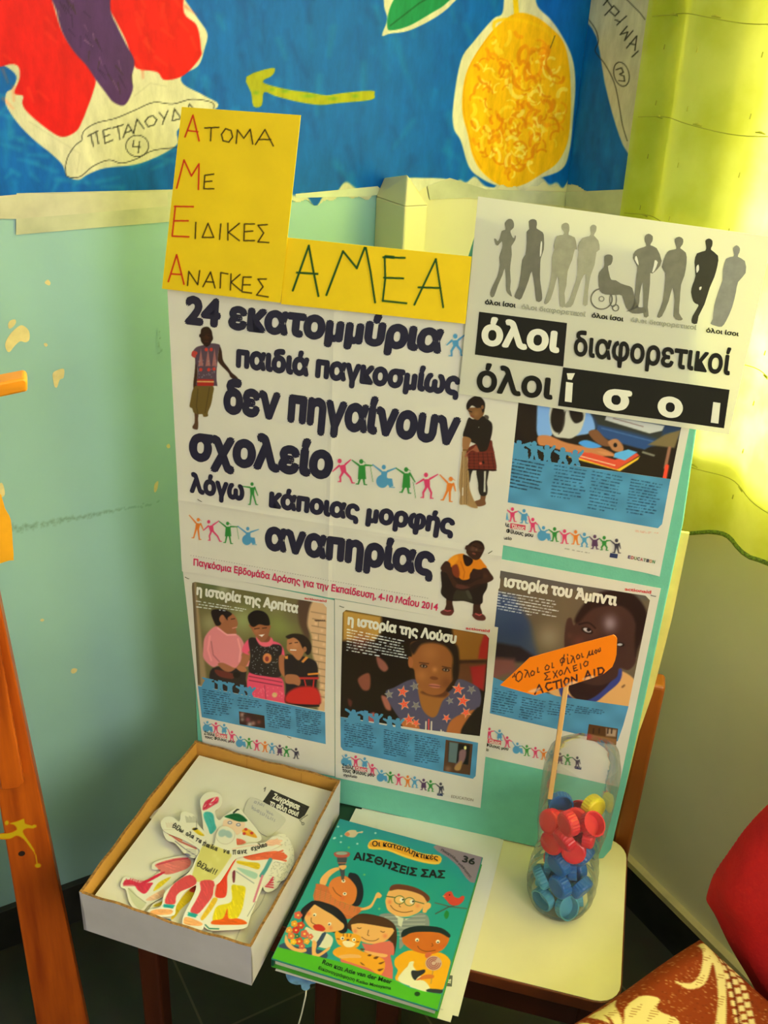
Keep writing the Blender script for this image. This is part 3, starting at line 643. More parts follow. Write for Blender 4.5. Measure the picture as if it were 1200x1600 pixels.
c.line(K2((335, 1070), (680, 1078)), 2, (30, 22, 22), .6); c.ell(*K2((520, 980))[0], 2, 2, (30, 26, 24)); c.ell(*K2((487, 993))[0], 2.4, 1.8, (206, 92, 72))
c.fill(K2((340, 420), (400, 440), (520, 400), (590, 450), (632, 500), (632, 600), (600, 730), (560, 830), (470, 840), (440, 760), (360, 720), (330, 670), (265, 650), (300, 520)), (42, 34, 30), .6)
c.fill(K2((270, 660), (340, 670), (370, 700), (350, 760), (340, 800), (300, 830), (265, 820), (258, 740)), (164, 116, 76), .6); c.line(K2((268, 826), (330, 826)), 2, (120, 84, 40))
c.fill(K2((290, 900), (330, 850), (400, 800), (430, 770), (470, 840), (440, 850), (380, 830), (330, 870), (310, 915)), (160, 92, 68), .6)
c.fill(K2((535, 390), (580, 395), (590, 430), (560, 440)), (84, 76, 74), .6)
c.fill(K2((320, 300), (520, 300), (525, 380), (490, 420), (450, 450), (380, 420), (350, 380), (335, 340)), (128, 88, 54), .6); c.blob(*K2((430, 370))[0], 6, (166, 118, 74), .6)
c.fill(K2((420, 150), (490, 165), (540, 230), (540, 310), (515, 360), (490, 300), (440, 300), (380, 270), (340, 310), (320, 320), (308, 270), (340, 200)), (40, 30, 26), .6)
c.line(K2((335, 335), (375, 350)), 1.4, (36, 24, 20)); c.line(K2((365, 400), (395, 405)), 1.4, (130, 60, 50)); c.ell(*K2((510, 290))[0], 2.2, 3.2, (136, 92, 58)); c.blob(*K2((465, 540))[0], .9, (200, 200, 190), .9)
c.build('child_picture', M_INK, poster, True)
# child crouching in an orange shirt
K3 = lambda *p: T(670, 830, 10, p); SK = (66, 40, 32)
c = Canvas(PO, [(685, 842), (774, 842), (774, 972), (685, 972)], .0007, PAPER, .0026)
for q in ([(280, 1040), (365, 1050), (370, 1130), (385, 1260), (250, 1250), (270, 1150)], [(710, 1110), (810, 1110), (805, 1180), (830, 1300), (700, 1310), (690, 1240)]): c.fill(K3(*q), SK, .6)
c.fill(K3((190, 1250), (260, 1225), (380, 1235), (388, 1265), (340, 1318), (230, 1310), (185, 1280)), (98, 48, 44), .6); c.fill(K3((680, 1300), (760, 1280), (850, 1300), (890, 1355), (860, 1395), (760, 1390), (700, 1350)), (98, 50, 46), .6)
c.line(K3((240, 1230), (290, 1250), (340, 1240)), 1.4, (190, 80, 90)); c.line(K3((730, 1290), (790, 1315), (820, 1300)), 1.6, (200, 84, 92))
c.fill(K3((200, 620), (330, 680), (450, 820), (650, 860), (850, 720), (915, 800), (905, 900), (850, 1000), (840, 1110), (800, 1140), (720, 1140), (540, 1090), (350, 1090), (260, 1050), (190, 970), (200, 850), (190, 720)), (40, 30, 28), .6)
c.fill(K3((430, 920), (560, 930), (640, 980), (680, 1100), (540, 1085), (380, 1080)), (56, 50, 42), .8); c.fill(K3((570, 910), (620, 920), (680, 1050), (620, 1040)), (74, 72, 60), .8)
c.fill(K3((300, 560), (500, 520), (880, 580), (900, 760), (700, 900), (420, 900)), (50, 32, 28), .6); c.fill(K3((270, 500), (400, 380), (540, 350), (600, 420), (720, 430), (790, 420), (860, 500), (905, 575), (780, 600), (690, 590), (650, 700), (620, 750), (530, 762), (470, 720), (400, 620), (350, 560)), (226, 132, 30), .7)
c.fill(K3((360, 560), (440, 520), (480, 640), (460, 730), (380, 680)), (132, 58, 34), 1.2); c.line(K3((500, 480), (560, 640), (540, 740)), 1.6, (196, 102, 22), 1); c.fill(K3((320, 440), (430, 370), (460, 440), (370, 530)), (242, 156, 40), 1.5)
c.fill(K3((535, 370), (620, 390), (690, 450), (660, 520), (600, 548), (555, 500)), (44, 26, 22), .6)
c.fill(K3((185, 570), (260, 470), (330, 500), (350, 600), (390, 740), (460, 830), (440, 890), (380, 860), (300, 700), (260, 640), (220, 640)), SK, .6)
c.fill(K3((820, 600), (900, 575), (960, 650), (1010, 745), (900, 810), (760, 830), (640, 880), (520, 900), (440, 880), (460, 830), (620, 830), (760, 760), (850, 720)), SK, .6); c.blob(*K3((880, 700))[0], 5, (98, 60, 46), .5); c.fill(K3((440, 830), (560, 850), (640, 880), (520, 905), (430, 880)), (92, 52, 46), .8)
c.fill(K3((660, 640), (760, 610), (850, 620), (820, 700), (700, 740), (640, 720)), (60, 36, 32), .8)
c.fill(K3((640, 190), (720, 148), (800, 155), (850, 200), (870, 270), (840, 350), (790, 430), (720, 450), (640, 400), (590, 340), (585, 290), (565, 270), (580, 225), (610, 215)), (64, 40, 32), .6)
c.fill(K3((640, 190), (720, 148), (800, 155), (850, 200), (868, 270), (840, 230), (760, 180), (690, 190), (650, 240)), (40, 26, 22), .8)
c.blob(*K3((690, 270))[0], 5, (104, 68, 52), .7); c.ell(*K3((705, 348))[0], 3, 1.4, (140, 76, 64), .7, 20); c.line(K3((690, 225), (740, 240)), 1.3, (30, 18, 14)); c.line(K3((790, 265), (830, 262)), 1.2, (30, 18, 14)); c.blob(*K3((745, 285))[0], 2, (136, 92, 72), .8)
c.build('child_picture', M_INK, poster, True)
# ---------------------------------------------------------------- the story pages
def page_parts(root, pl, w, photo, blue, title=None, logo=None):
    """finish a story page: picture canvas, blue text panel, title, publisher's mark"""
    photo.build('photo', M_INK, root); blue.build('text_panel', M_INK, root)
    if title: text('title', title[0], pl, *title[1:], M_WHITE, w+.0004, root, bold=.058, space=1.)
    if logo: text('logo', 'actionaid', pl, *logo, M_RED, w+.0004, root, bold=.02)
def chain(c, tf, seq, s=1.):
    for f in seq: fig(c, tf, *f, s)
DK = (22, 48, 78)
# page of the three children
w = .0014; page = sheet('story_page', BOARD, [(285.5, 890), (522.3, 938), (523, 1213), (318, 1175)], w, 'story page picturing three children laughing, left of the two lower pages', 'poster page')
A = lambda *p: T(280, 890, 4.8, p)
rr = A((118, 92), (600, 175), (1080, 255), (1106, 285), (1098, 700), (1090, 1062), (620, 968), (140, 868), (118, 500), (95, 130), (98, 100))
c = Canvas(BOARD, rr, .0008, (120, 110, 72), w+.0003, G1)
for x, y, r, col, a in ((250, 120, 160, (84, 88, 50), .9), (560, 230, 120, (86, 82, 46), .8), (480, 380, 130, (138, 138, 80), .8), (760, 420, 150, (120, 124, 62), .8), (760, 600, 120, (90, 88, 44), .7), (860, 330, 110, (96, 80, 54), .7), (330, 150, 60, (150, 140, 100), .7), (720, 260, 70, (140, 120, 84), .5), (720, 640, 80, (60, 56, 36), .6), (230, 400, 90, (150, 138, 94), .6)):
    c.blob(*A((x, y))[0], r/4.8, col, a)
c.fill(A((90, 90), (125, 95), (165, 500), (215, 900), (130, 880)), (140, 112, 74), 2, 0); c.fill(A((95, 95), (112, 100), (140, 500), (160, 860), (130, 860)), (92, 74, 52), 1.5, 0)
c.fill(A((900, 215), (1000, 235), (975, 430), (985, 620), (930, 480), (895, 380)), (78, 54, 40), 2.5)
c.fill(A((1000, 240), (1110, 255), (1110, 1070), (1040, 1060), (1050, 800), (1000, 640), (990, 500), (960, 400)), (186, 142, 98), 2)
for i in range(13):
    y = 330+i*52; c.line(A((985+RNG.uniform(0, 20), y-14), (1100, y+6)), 1.2, (120, 84, 58), .8, a=.8); c.blob(*A((1020+RNG.uniform(0, 70), y+24))[0], 3, (208, 168, 124), .7)
    if i % 2: c.line(A((1045, y), (1043, y+48)), 1, (132, 94, 66), .7, a=.7)
for i in range(6): c.line(A((1020+i*14, 380), (1030+i*12, 384)), 1.6, (60, 40, 30), .7)
# boy on the left
c.fill(A((250, 740), (480, 740), (500, 830), (510, 940), (260, 890)), (44, 34, 30), 1); c.fill(A((270, 750), (400, 780), (400, 820), (300, 800)), (96, 44, 34), 1)
c.fill(A((245, 320), (300, 315), (360, 330), (400, 330), (430, 370), (440, 410), (425, 440), (430, 480), (400, 495), (330, 480), (275, 430)), (142, 84, 52), .8)
c.fill(A((240, 310), (330, 300), (395, 330), (365, 360), (360, 380), (330, 340), (310, 350), (315, 400), (300, 420), (270, 410)), (34, 26, 22), .9); c.ell(*A((320, 372))[0], 4, 5.6, (150, 90, 56), .7); c.line(A((390, 372), (415, 368)), 1.2, (40, 24, 20)); c.line(A((400, 440), (432, 432)), 1.4, (190, 120, 100))
c.fill(A((275, 425), (350, 480), (430, 485), (480, 540), (490, 600), (470, 650), (540, 690), (540, 720), (440, 735), (400, 740), (300, 720), (250, 730), (185, 670), (180, 600), (195, 500)), (198, 112, 106), 1)
c.line(A((240, 540), (255, 640), (300, 690)), 1.6, (160, 84, 80), 1); c.line(A((440, 520), (460, 600), (450, 690)), 1.6, (222, 140, 128), 1.2); c.line(A((290, 440), (360, 490), (425, 488)), 1.6, (228, 146, 136), 1); c.line(A((230, 500), (215, 600), (240, 680)), 2, (216, 130, 122), 1.4)
c.fill(A((290, 710), (330, 700), (420, 740), (480, 745), (520, 690), (530, 620), (480, 610), (460, 690), (400, 760), (340, 760)), (148, 88, 56), .9); c.ell(*A((430, 790))[0], 5.5, 5, (30, 24, 20)); c.ell(*A((470, 745))[0], 8, 4.5, (158, 96, 60), .8, 20)
# girl in the middle
c.fill(A((525, 770), (640, 780), (770, 820), (790, 930), (805, 1010), (640, 975), (520, 930)), (204, 66, 84), 1)
for y in (785, 815, 845): c.line(A((525, y-15), (770, y+30)), 1.3, (120, 34, 50), .7)
c.line(A((640, 870), (650, 970)), 1.2, (150, 44, 60)); c.ell(*A((715, 940))[0], 4, 4, (190, 150, 90), .8)
for i in range(40): c.blob(*A((RNG.uniform(530, 780), RNG.uniform(880, 960)))[0], .9, (232, 120, 120), .7)
c.fill(A((470, 610), (505, 535), (560, 520), (720, 540), (775, 580), (790, 650), (750, 660), (745, 600), (530, 610), (525, 640)), (206, 74, 92), 1)
c.fill(A((520, 525), (575, 515), (620, 570), (700, 560), (770, 580), (755, 700), (760, 800), (650, 800), (525, 765), (535, 650)), (38, 30, 28), .9)
for i in range(70): c.blob(*A((RNG.uniform(545, 745), RNG.uniform(570, 790)))[0], .75, (190, 186, 170), .8)
c.ell(*A((660, 665))[0], 7, 8, (190, 110, 60), .9); c.ell(*A((658, 670))[0], 3, 4, (120, 44, 40))
c.fill(A((580, 500), (690, 510), (700, 560), (650, 580), (600, 560)), (206, 84, 92), .9); c.fill(A((600, 500), (680, 500), (670, 540), (620, 540)), (120, 68, 42), .8)
c.fill(A((530, 410), (675, 415), (680, 450), (660, 510), (620, 545), (575, 500), (545, 450)), (138, 80, 48), .9); c.blob(*A((580, 460))[0], 7, (166, 102, 62), .6)
c.fill(A((515, 350), (560, 310), (620, 310), (665, 345), (680, 410), (650, 420), (600, 410), (560, 430), (530, 410)), (26, 20, 18), .9)
c.line(A((565, 445), (600, 440)), 1.2, (36, 20, 16)); c.line(A((625, 440), (655, 436)), 1.2, (36, 20, 16)); c.fill(A((595, 490), (640, 485), (620, 505)), (220, 190, 170), .6, 0)
c.fill(A((750, 650), (790, 650), (800, 760), (850, 800), (900, 870), (870, 870), (780, 800), (750, 740)), (150, 88, 54), .9)
# girl on the right
c.fill(A((790, 660), (860, 640), (960, 660), (1030, 700), (1040, 800), (1030, 880), (1048, 1020), (810, 1010), (800, 890)), (34, 26, 26), 1)
c.fill(A((810, 930), (900, 880), (1030, 890), (1048, 1015), (815, 1000)), (180, 34, 30), 2.2); c.line(A((970, 785), (1040, 780)), 3, (206, 120, 40), .8); c.line(A((900, 815), (1038, 815)), 3.6, (170, 40, 36), .9); c.line(A((940, 830), (950, 870)), 2, (190, 40, 36)); c.line(A((1010, 830), (1005, 880)), 2, (190, 40, 36)); c.line(A((800, 1012), (1045, 1022)), 3, (30, 22, 22))
c.fill(A((790, 650), (815, 645), (815, 670), (795, 670)), (196, 120, 50), .7, 0); c.fill(A((915, 690), (950, 650), (970, 660), (930, 700)), (196, 120, 50), .7, 0)
c.fill(A((800, 790), (880, 790), (910, 830), (900, 870), (860, 860), (800, 850)), (152, 92, 56), .9)
c.fill(A((815, 520), (870, 500), (950, 540), (945, 600), (900, 680), (850, 640), (810, 600), (808, 560)), (162, 100, 60), .9); c.blob(*A((870, 560))[0], 7, (186, 122, 78), .6)
c.fill(A((800, 500), (860, 480), (940, 495), (990, 560), (985, 620), (960, 640), (930, 600), (900, 540), (860, 510), (820, 520)), (36, 26, 22), .9); c.ell(*A((942, 598))[0], 3, 4.4, (150, 92, 58), .6)
c.line(A((826, 556), (842, 552)), 1.2, (36, 22, 18)); c.line(A((868, 548), (888, 546)), 1.2, (36, 22, 18)); c.line(A((835, 602), (875, 604)), 1.5, (230, 210, 190), .6)
c.rows(A((128, 225), (520, 295), (520, 340), (130, 290)), 3, (222, 218, 200), 1.1, 3, a=.85)
A2 = lambda *p: T(300, 1040, 5.217, p)
b = Canvas(BOARD, A2((48, 165), (1085, 380), (1090, 640), (80, 420)), .0008, BLUEP, w+.00035)
def panel_noise(b):
    b.c *= (1+.05*np.sin(b.U*130)*np.sin(b.V*170))[:, None]
panel_noise(b)
for i, (q, n_) in enumerate((([(85, 185), (335, 235), (330, 425), (100, 395)], 11), ([(370, 250), (575, 290), (570, 365), (375, 355)], 5), ([(605, 300), (815, 340), (810, 540), (620, 500)], 11), ([(845, 350), (1060, 385), (1055, 590), (860, 550)], 12))): b.rows(A2(*q), n_, DK, 1.05, 10+i)
tf = (280, 890, 4.8)
c2 = Canvas(BOARD, A((130, 800), (600, 890), (600, 990), (130, 890)), .0008, BLUEP, w+.0005)
def silhouettes(c, tf, pts, s, sit=True):
    for i, (x, y, f) in enumerate(pts):
        if i == 0 and sit:
            t = lambda *p: T(*tf, [(x+a*s, y+b_*s) for a, b_ in p]); c.ell(*t((0, -30))[0], 13*s/tf[2], 14*s/tf[2], BLUEP, .4); c.fill(t((-20, -18), (20, -18), (30, 10), (48, 10), (52, 60), (-60, 60), (-42, 20)), BLUEP, .5, 0); c.line(t((-10, -12), (-62, -48)), 2.0*s, BLUEP, .4); c.line(t((10, -12), (70, -28)), 2.0*s, BLUEP, .4)
        else:
            up = (-1, 1)[i % 2]; fig(c, tf, 'k' if i > 2 else '', (x, y-32*s), (x, y-12*s), (x, y+22*s), ((x-46*s, y-26*s), (x+46*s, y-26*s+14*up*s)), ((x-18*s, y+62*s), (x+18*s, y+64*s)), BLUEP, s*.72)
silhouettes(c2, tf, [(218, 840, 0), (308, 860, 0), (380, 875, 0), (470, 900, 0), (530, 920, 0)], .85)
c2.build('figure_row', M_INK, page, True)
ph = Canvas(BOARD, A2((382, 372), (590, 408), (596, 512), (388, 478)), .0008, (60, 34, 32), w+.0005, G1)
for x, y, r, col in ((410, 400, 26, (170, 130, 110)), (455, 440, 24, (140, 60, 66)), (500, 470, 22, (160, 110, 90)), (545, 460, 20, (120, 60, 50)), (410, 440, 18, (140, 120, 100)), (470, 480, 24, (180, 160, 140)), (430, 405, 12, (30, 20, 20))): ph.blob(*A2((x, y))[0], r/5.2, col, .8)
ph.build('inset_photo', M_INK, page)
page_parts(page, BOARD, w, c, b, ('η ιστορία της Αρпίτα', *A((128, 190), (890, 330), (132, 108))), A((938, 222), (1104, 246), (939, 203)))
FIGS = [('w', (40, 0), 'b'), ('', (95, 4), 'p')]
def logo_chain(root, tf, pts, w, s, wheel=(0,)):
    """the coloured chain of people along a page's foot; pts = (x,y,colour,kind)"""
    P_ = T(*tf, [(x, y) for x, y, _, _ in pts]); xs = [p[0] for p in P_]; ys = [p[1] for p in P_]; r = 34*s/tf[2]
    c = Canvas(BOARD, [(min(xs)-2*r, min(ys)-2.2*r), (max(xs)+2*r, min(ys)-2.2*r), (max(xs)+2*r, max(ys)+2.5*r), (min(xs)-2*r, max(ys)+2.5*r)], .0007, PAPER, w+.0004)
    n = len(pts)
    for i, (x, y, col, kind) in enumerate(pts):
        lx, ly = ((pts[i-1][0]+x)/2, (pts[i-1][1]+y)/2-26*s) if i else (x-30*s, y-34*s)
        rx, ry = ((pts[i+1][0]+x)/2, (pts[i+1][1]+y)/2-26*s) if i < n-1 else (x+24*s, y+16*s)
        fig(c, tf, kind, (x, y-34*s), (x, y-15*s), (x, y+12*s), ((lx, ly), (rx, ry)), ((x-13*s, y+42*s), (x+13*s, y+44*s)), col, s*.62)
    c.build('figure_row', M_INK, root, True)
ORD = [(BL_, 'w'), (PK, ''), (BL_, 's'), (PK, ''), (BL_, 'w'), (GN, ''), (PK, ''), (OG, ''), (BL_, 'k'), (PU, 's'), (GN, 'k'), (NV, '')]
tf = (300, 1040, 5.217)
logo_chain(page, tf, [(x, y, *o) for (x, y), o in zip([(125, 495), (195, 505), (262, 518), (325, 575), (395, 618), (465, 632), (528, 648), (595, 660), (652, 672), (715, 688), (770, 698), (848, 715)], ORD)], w, .95)
def slogan(root, tfm, q1, box, qb, q2, q3, w):
    if q1: text('slogan', q1[0], BOARD, *tfm(*q1[1:]), M_BLACK, w+.0004, root, bold=.03)
    patch('slogan_badge', BOARD, tfm(*box), mat('badge_pink', (224, 84, 108), .5), w+.0005, root)
    text('slogan', 'Όλους', BOARD, *tfm(*qb), M_WHITE, w+.0007, root, bold=.03)
    if q2: text('slogan', q2[0], BOARD, *tfm(*q2[1:]), M_BLACK, w+.0004, root, bold=.03)
    if q3: text('slogan', q3[0], BOARD, *tfm(*q3[1:]), M_BLACK, w+.0004, root, bold=.03)
slogan(page, A2, ('Στείλε', (98, 562), (185, 578), (100, 530)), [(192, 548), (285, 562), (286, 596), (194, 580)], [(198, 578), (278, 592), (200, 552)], ('τους Φίλους μου', (102, 590), (345, 632), (104, 565)), None, w)
# page of the child in the flowered dress
page = sheet('story_page', BOARD, [(523, 936), (778.3, 980.5), (750.7, 1262.5), (524, 1214.6)], w+.0006, 'story page picturing one child in a flowered dress, right of the two lower pages', 'poster page')
w2 = w+.0006; A = lambda *p: T(520, 940, 4.615, p)
c = Canvas(BOARD, A((95, 60), (600, 150), (1105, 238), (1127, 265), (1100, 640), (1060, 970), (600, 915), (55, 830), (62, 450), (72, 80)), .0008, (34, 24, 18), w2+.0003, G1)
c.fill(A((72, 60), (350, 105), (350, 220), (300, 280), (70, 280)), (168, 122, 52), 3, 0); c.blob(*A((200, 280))[0], 18, (120, 60, 40), .7)
c.fill(A((860, 190), (1130, 240), (1110, 430), (905, 430), (870, 300)), (134, 84, 32), 2.5, 0); c.fill(A((1090, 240), (1130, 250), (1112, 420), (1050, 410), (1060, 330)), (150, 34, 30), 2, 0)
c.fill(A((905, 440), (1110, 420), (1090, 640), (900, 560)), (92, 52, 30), 2, 0); c.fill(A((990, 470), (1105, 455), (1085, 640), (1010, 600)), (142, 32, 30), 2.5, 0); c.line(A((880, 435), (1110, 430)), 5, (60, 34, 24), 2)
for q, col in (([(180, 560), (245, 515), (270, 540), (265, 630), (215, 635)], (122, 64, 46)), ([(315, 395), (370, 430), (400, 480), (370, 505), (330, 470)], (128, 72, 56)), ([(350, 680), (400, 700), (420, 780), (380, 770)], (150, 84, 64)), ([(110, 700), (140, 720), (130, 760), (112, 740)], (80, 38, 32)), ([(255, 820), (300, 800), (300, 870), (260, 870)], (150, 70, 62))): c.fill(A(*q), col, 1.6)
c.fill(A((380, 660), (440, 620), (600, 560), (700, 700), (850, 640), (900, 560), (1000, 590), (1060, 640), (1065, 740), (1000, 850), (880, 850), (830, 960), (640, 940), (560, 930), (450, 800)), (74, 66, 80), 1)
c.fill(A((490, 850), (600, 870), (620, 930), (520, 915)), (168, 92, 44), 1); c.fill(A((860, 850), (1030, 780), (1000, 900), (900, 965), (820, 970)), (156, 86, 40), 1.2); c.fill(A((950, 880), (1060, 760), (1065, 970), (930, 965)), (30, 22, 18), 1.4)
c.fill(A((615, 590), (640, 760), (700, 830), (750, 820), (790, 720), (840, 660), (700, 640)), (140, 84, 36), 1.2); c.fill(A((635, 650), (700, 680), (800, 690), (830, 660), (780, 620)), (86, 46, 26), 2)
c.fill(A((560, 300), (640, 280), (760, 285), (870, 320), (905, 420), (895, 520), (840, 600), (790, 660), (720, 675), (650, 645), (600, 570), (585, 490), (550, 470), (545, 400), (570, 390)), (136, 78, 38), 1)
c.fill(A((555, 310), (640, 270), (780, 275), (890, 310), (912, 420), (905, 530), (870, 590), (860, 500), (865, 400), (820, 330), (740, 300), (640, 310), (580, 380)), (36, 24, 18), 2.2)
c.blob(*A((700, 370))[0], 16, (160, 98, 50), .6); c.blob(*A((640, 530))[0], 10, (170, 104, 52), .5); c.blob(*A((820, 590))[0], 12, (92, 48, 26), .6); c.blob(*A((735, 490))[0], 5, (186, 118, 62), .7)
for x, y in ((655, 465), (815, 492)): c.ell(*A((x, y))[0], 6, 3, (60, 34, 22), .7, 8); c.ell(*A((x, y+1))[0], 3.4, 1.8, (170, 140, 110), .6, 8); c.ell(*A((x, y))[0], 1.8, 1.8, (20, 12, 10), .6)
c.line(A((625, 440), (690, 448)), 1.4, (60, 32, 20), .8); c.line(A((790, 468), (850, 480)), 1.4, (60, 32, 20), .8)
c.ell(*A((730, 552))[0], 6.5, 2.8, (104, 54, 28), .9, 8); c.ell(*A((735, 608))[0], 9.5, 3.2, (168, 96, 74), .9, 8); c.line(A((695, 605), (778, 614)), 1.2, (90, 40, 30), .6); c.ell(*A((562, 440))[0], 4, 8, (150, 84, 44), .8)
def flower(cv, x, y, r, col=(212, 66, 40), edge=(214, 170, 120)):
    for k in range(5):
        a = k*2*PI/5+x; p = [(x+r*math.cos(a), y+r*math.sin(a)), (x+r*.4*math.cos(a+.6), y+r*.4*math.sin(a+.6)), (x, y), (x+r*.4*math.cos(a-.6), y+r*.4*math.sin(a-.6))]
        cv.fill([(x+(q[0]-x)*1.25, y+(q[1]-y)*1.25) for q in p], edge, .5, 0); cv.fill(p, col, .5, 0)
for x, y, r in ((505, 650, 8), (515, 740, 8), (905, 630, 8.5), (940, 715, 9), (550, 850, 8), (600, 875, 6), (960, 800, 7), (820, 840, 6)): flower(c, *A((x, y))[0], r)
for x, y, r in ((405, 670, 6), (590, 610, 6), (600, 750, 6), (1000, 635, 6), (845, 715, 5)): flower(c, *A((x, y))[0], r, (110, 96, 84), (170, 160, 130))
for x in (670, 690, 710, 785, 800): c.line(A((x, 950), (x+(2 if x < 750 else -5), 850+abs(x-690)*.8)), 1.8, (214, 190, 150) if x != 690 else (206, 60, 40), .6)
c.rows(A((105, 190), (560, 285), (545, 440), (100, 360)), 8, (224, 220, 204), 1.2, 5, a=.9)
A2 = lambda *p: T(520, 1080, 4.615, p)
b = Canvas(BOARD, A2((55, 185), (1048, 372), (1030, 612), (1010, 632), (75, 425), (58, 400)), .0008, BLUEP, w2+.00035); panel_noise(b)
for i, (q, n_) in enumerate((([(85, 205), (320, 255), (310, 440), (85, 400)], 12), ([(370, 270), (570, 310), (550, 500), (370, 455)], 12), ([(595, 310), (790, 345), (770, 540), (590, 510)], 12))): b.rows(A2(*q), n_, DK, 1.05, 20+i)
c2 = Canvas(BOARD, A((60, 750), (530, 850), (530, 930), (60, 880)), .0008, BLUEP, w2+.0005)
silhouettes(c2, (520, 940, 4.615), [(150, 820, 0), (238, 825, 0), (315, 850, 0), (410, 870, 0), (470, 885, 0)], .9); c2.build('figure_row', M_INK, page, True)
ph = Canvas(BOARD, A2((815, 350), (1010, 382), (990, 605), (797, 575)), .0008, (92, 62, 44), w2+.0005, G1)
ph.fill(A2((835, 365), (990, 390), (975, 530), (830, 510)), (22, 20, 16), 1, 0); ph.fill(A2((840, 365), (905, 375), (890, 520), (832, 510)), (84, 96, 90), 1, 0); ph.fill(A2((915, 430), (960, 425), (950, 500), (900, 560), (880, 540), (905, 500)), (120, 84, 80), 1.2); ph.ell(*A2((955, 408))[0], 2, 3, (200, 190, 110)); ph.fill(A2((880, 545), (930, 500), (920, 565), (885, 570)), (150, 110, 60), 1); ph.blob(*A2((830, 560))[0], 6, (140, 96, 64), .7)
ph.build('inset_photo', M_INK, page)
page_parts(page, BOARD, w2, c, b, ('η ιστορία της Λούσυ', *A((105, 168), (888, 306), (110, 88))), A((958, 200), (1130, 222), (960, 180)))
tf = (520, 1080, 4.615)
logo_chain(page, tf, [(x, y, *o) for (x, y), o in zip([(95, 495), (165, 505), (230, 518), (285, 565), (352, 608), (415, 620), (475, 635), (540, 648), (590, 655), (655, 672), (705, 682), (778, 700)], ORD)], w2, .9)
slogan(page, A2, ('Στείλε', (66, 552), (148, 566), (68, 520)), [(160, 540), (247, 554), (248, 585), (162, 570)], [(165, 568), (242, 581), (167, 544)], ('τους Φίλους μου', (68, 582), (298, 618), (70, 552)), ('σχολείο', (76, 612), (175, 628), (78, 592)), w2)
patch('emblem', BOARD, A2((752, 733), (793, 738), (793, 757), (752, 751)), mat('emblem_blue', (40, 56, 110), .5), w2+.0004, page)
text('small_print', 'EDUCATION', BOARD, *A2((853, 768), (1012, 795), (856, 748)), mat('faded_print', (150, 132, 110), .6), w2+.0004, page)
# page of the child behind the sign
w3 = .0006; page = sheet('story_page', BOARD, [(745, 867), (1032.7, 919.6), (967, 1229.8), (735, 1177)], w3, 'story page with a big dark face, half hidden by the orange arrow sign', 'poster page')
A = lambda *p: T(755, 880, 4.138, p)
c = Canvas(BOARD, A((60, 38), (560, 132), (1050, 210), (1078, 240), (1000, 620), (938, 930), (500, 880), (20, 740)), .0009, (112, 98, 80), w3+.0003, G1)
c.fill(A((60, 30), (1060, 210), (1060, 240), (640, 180), (60, 90)), (84, 74, 64), 3, 0)
c.fill(A((30, 170), (200, 210), (300, 380), (360, 620), (20, 560)), (54, 64, 84), 5, 0); c.blob(*A((200, 440))[0], 26, (44, 56, 84), .7)
c.fill(A((20, 500), (240, 540), (330, 600), (320, 640), (20, 640)), (40, 30, 34), 3, 0); c.fill(A((20, 610), (200, 620), (220, 700), (20, 760)), (112, 66, 58), 4, 0)
c.blob(*A((420, 480))[0], 24, (142, 126, 100), .7)
FD = (62, 38, 32)
c.fill(A((420, 830), (520, 780), (800, 690), (880, 690), (985, 770), (940, 935), (600, 905)), (196, 140, 80), 1.2); c.fill(A((800, 720), (890, 680), (885, 760), (800, 840), (720, 900), (640, 895), (760, 800)), (50, 56, 104), 1)
c.fill(A((500, 780), (540, 840), (600, 890), (520, 880), (490, 820)), (50, 56, 104), 1)
c.fill(A((540, 700), (700, 720), (850, 640), (840, 740), (740, 850), (640, 890), (560, 840)), (44, 26, 24), 1.2)
c.fill(A((590, 400), (640, 290), (730, 210), (850, 185), (960, 200), (1040, 290), (1050, 380), (1020, 500), (990, 560), (985, 640), (940, 690), (880, 680), (860, 740), (760, 790), (640, 770), (560, 700), (530, 620), (525, 480), (540, 370), (570, 355)), FD, 1.2)
c.fill(A((590, 370), (640, 280), (730, 200), (850, 175), (970, 200), (1050, 300), (1050, 400), (1000, 560), (985, 600), (980, 480), (985, 380), (920, 290), (820, 270), (700, 300), (620, 380)), (34, 20, 18), 2.5)
c.blob(*A((820, 390))[0], 13, (150, 128, 128), .75, 15); c.blob(*A((620, 510))[0], 12, (96, 52, 44), .7); c.blob(*A((700, 440))[0], 14, (84, 50, 42), .6); c.blob(*A((560, 470))[0], 6, (84, 48, 40), .5)
c.ell(*A((672, 435))[0], 9.5, 4.6, (26, 16, 14), .9, 22); c.ell(*A((672, 433))[0], 6.5, 3, (170, 156, 146), .7, 22); c.ell(*A((682, 430))[0], 3, 3, (22, 14, 14), .6); c.line(A((620, 395), (680, 385), (725, 420)), 2, (28, 16, 14), 1, 4)
c.ell(*A((885, 525))[0], 7, 3.4, (26, 16, 14), .8, 10); c.ell(*A((883, 526))[0], 4, 2, (160, 150, 140), .6)
c.line(A((900, 800), (912, 790)), 2, (90, 50, 30), 1.5)
c.rows(A((92, 175), (480, 240), (495, 380), (80, 300)), 7, (206, 198, 184), 1.2, 7, a=.9)
b = Canvas(BOARD, A((25, 720), (120, 760), (480, 860), (940, 925), (905, 1050), (870, 1150), (840, 1160), (0, 960)), .0009, BLUEP, w3+.00035); panel_noise(b)
for i, (q, n_) in enumerate((([(75, 800), (230, 835), (200, 990), (55, 965)], 10), ([(255, 860), (410, 890), (380, 1030), (230, 1000)], 9), ([(430, 885), (590, 915), (570, 1000), (410, 980)], 6), ([(610, 920), (790, 950), (770, 990), (590, 970)], 4))): b.rows(A(*q), n_, DK, 1.05, 30+i)
b.fill(A((60, 740), (100, 735), (120, 770), (200, 790), (180, 830), (60, 800)), BLUEP, .8)
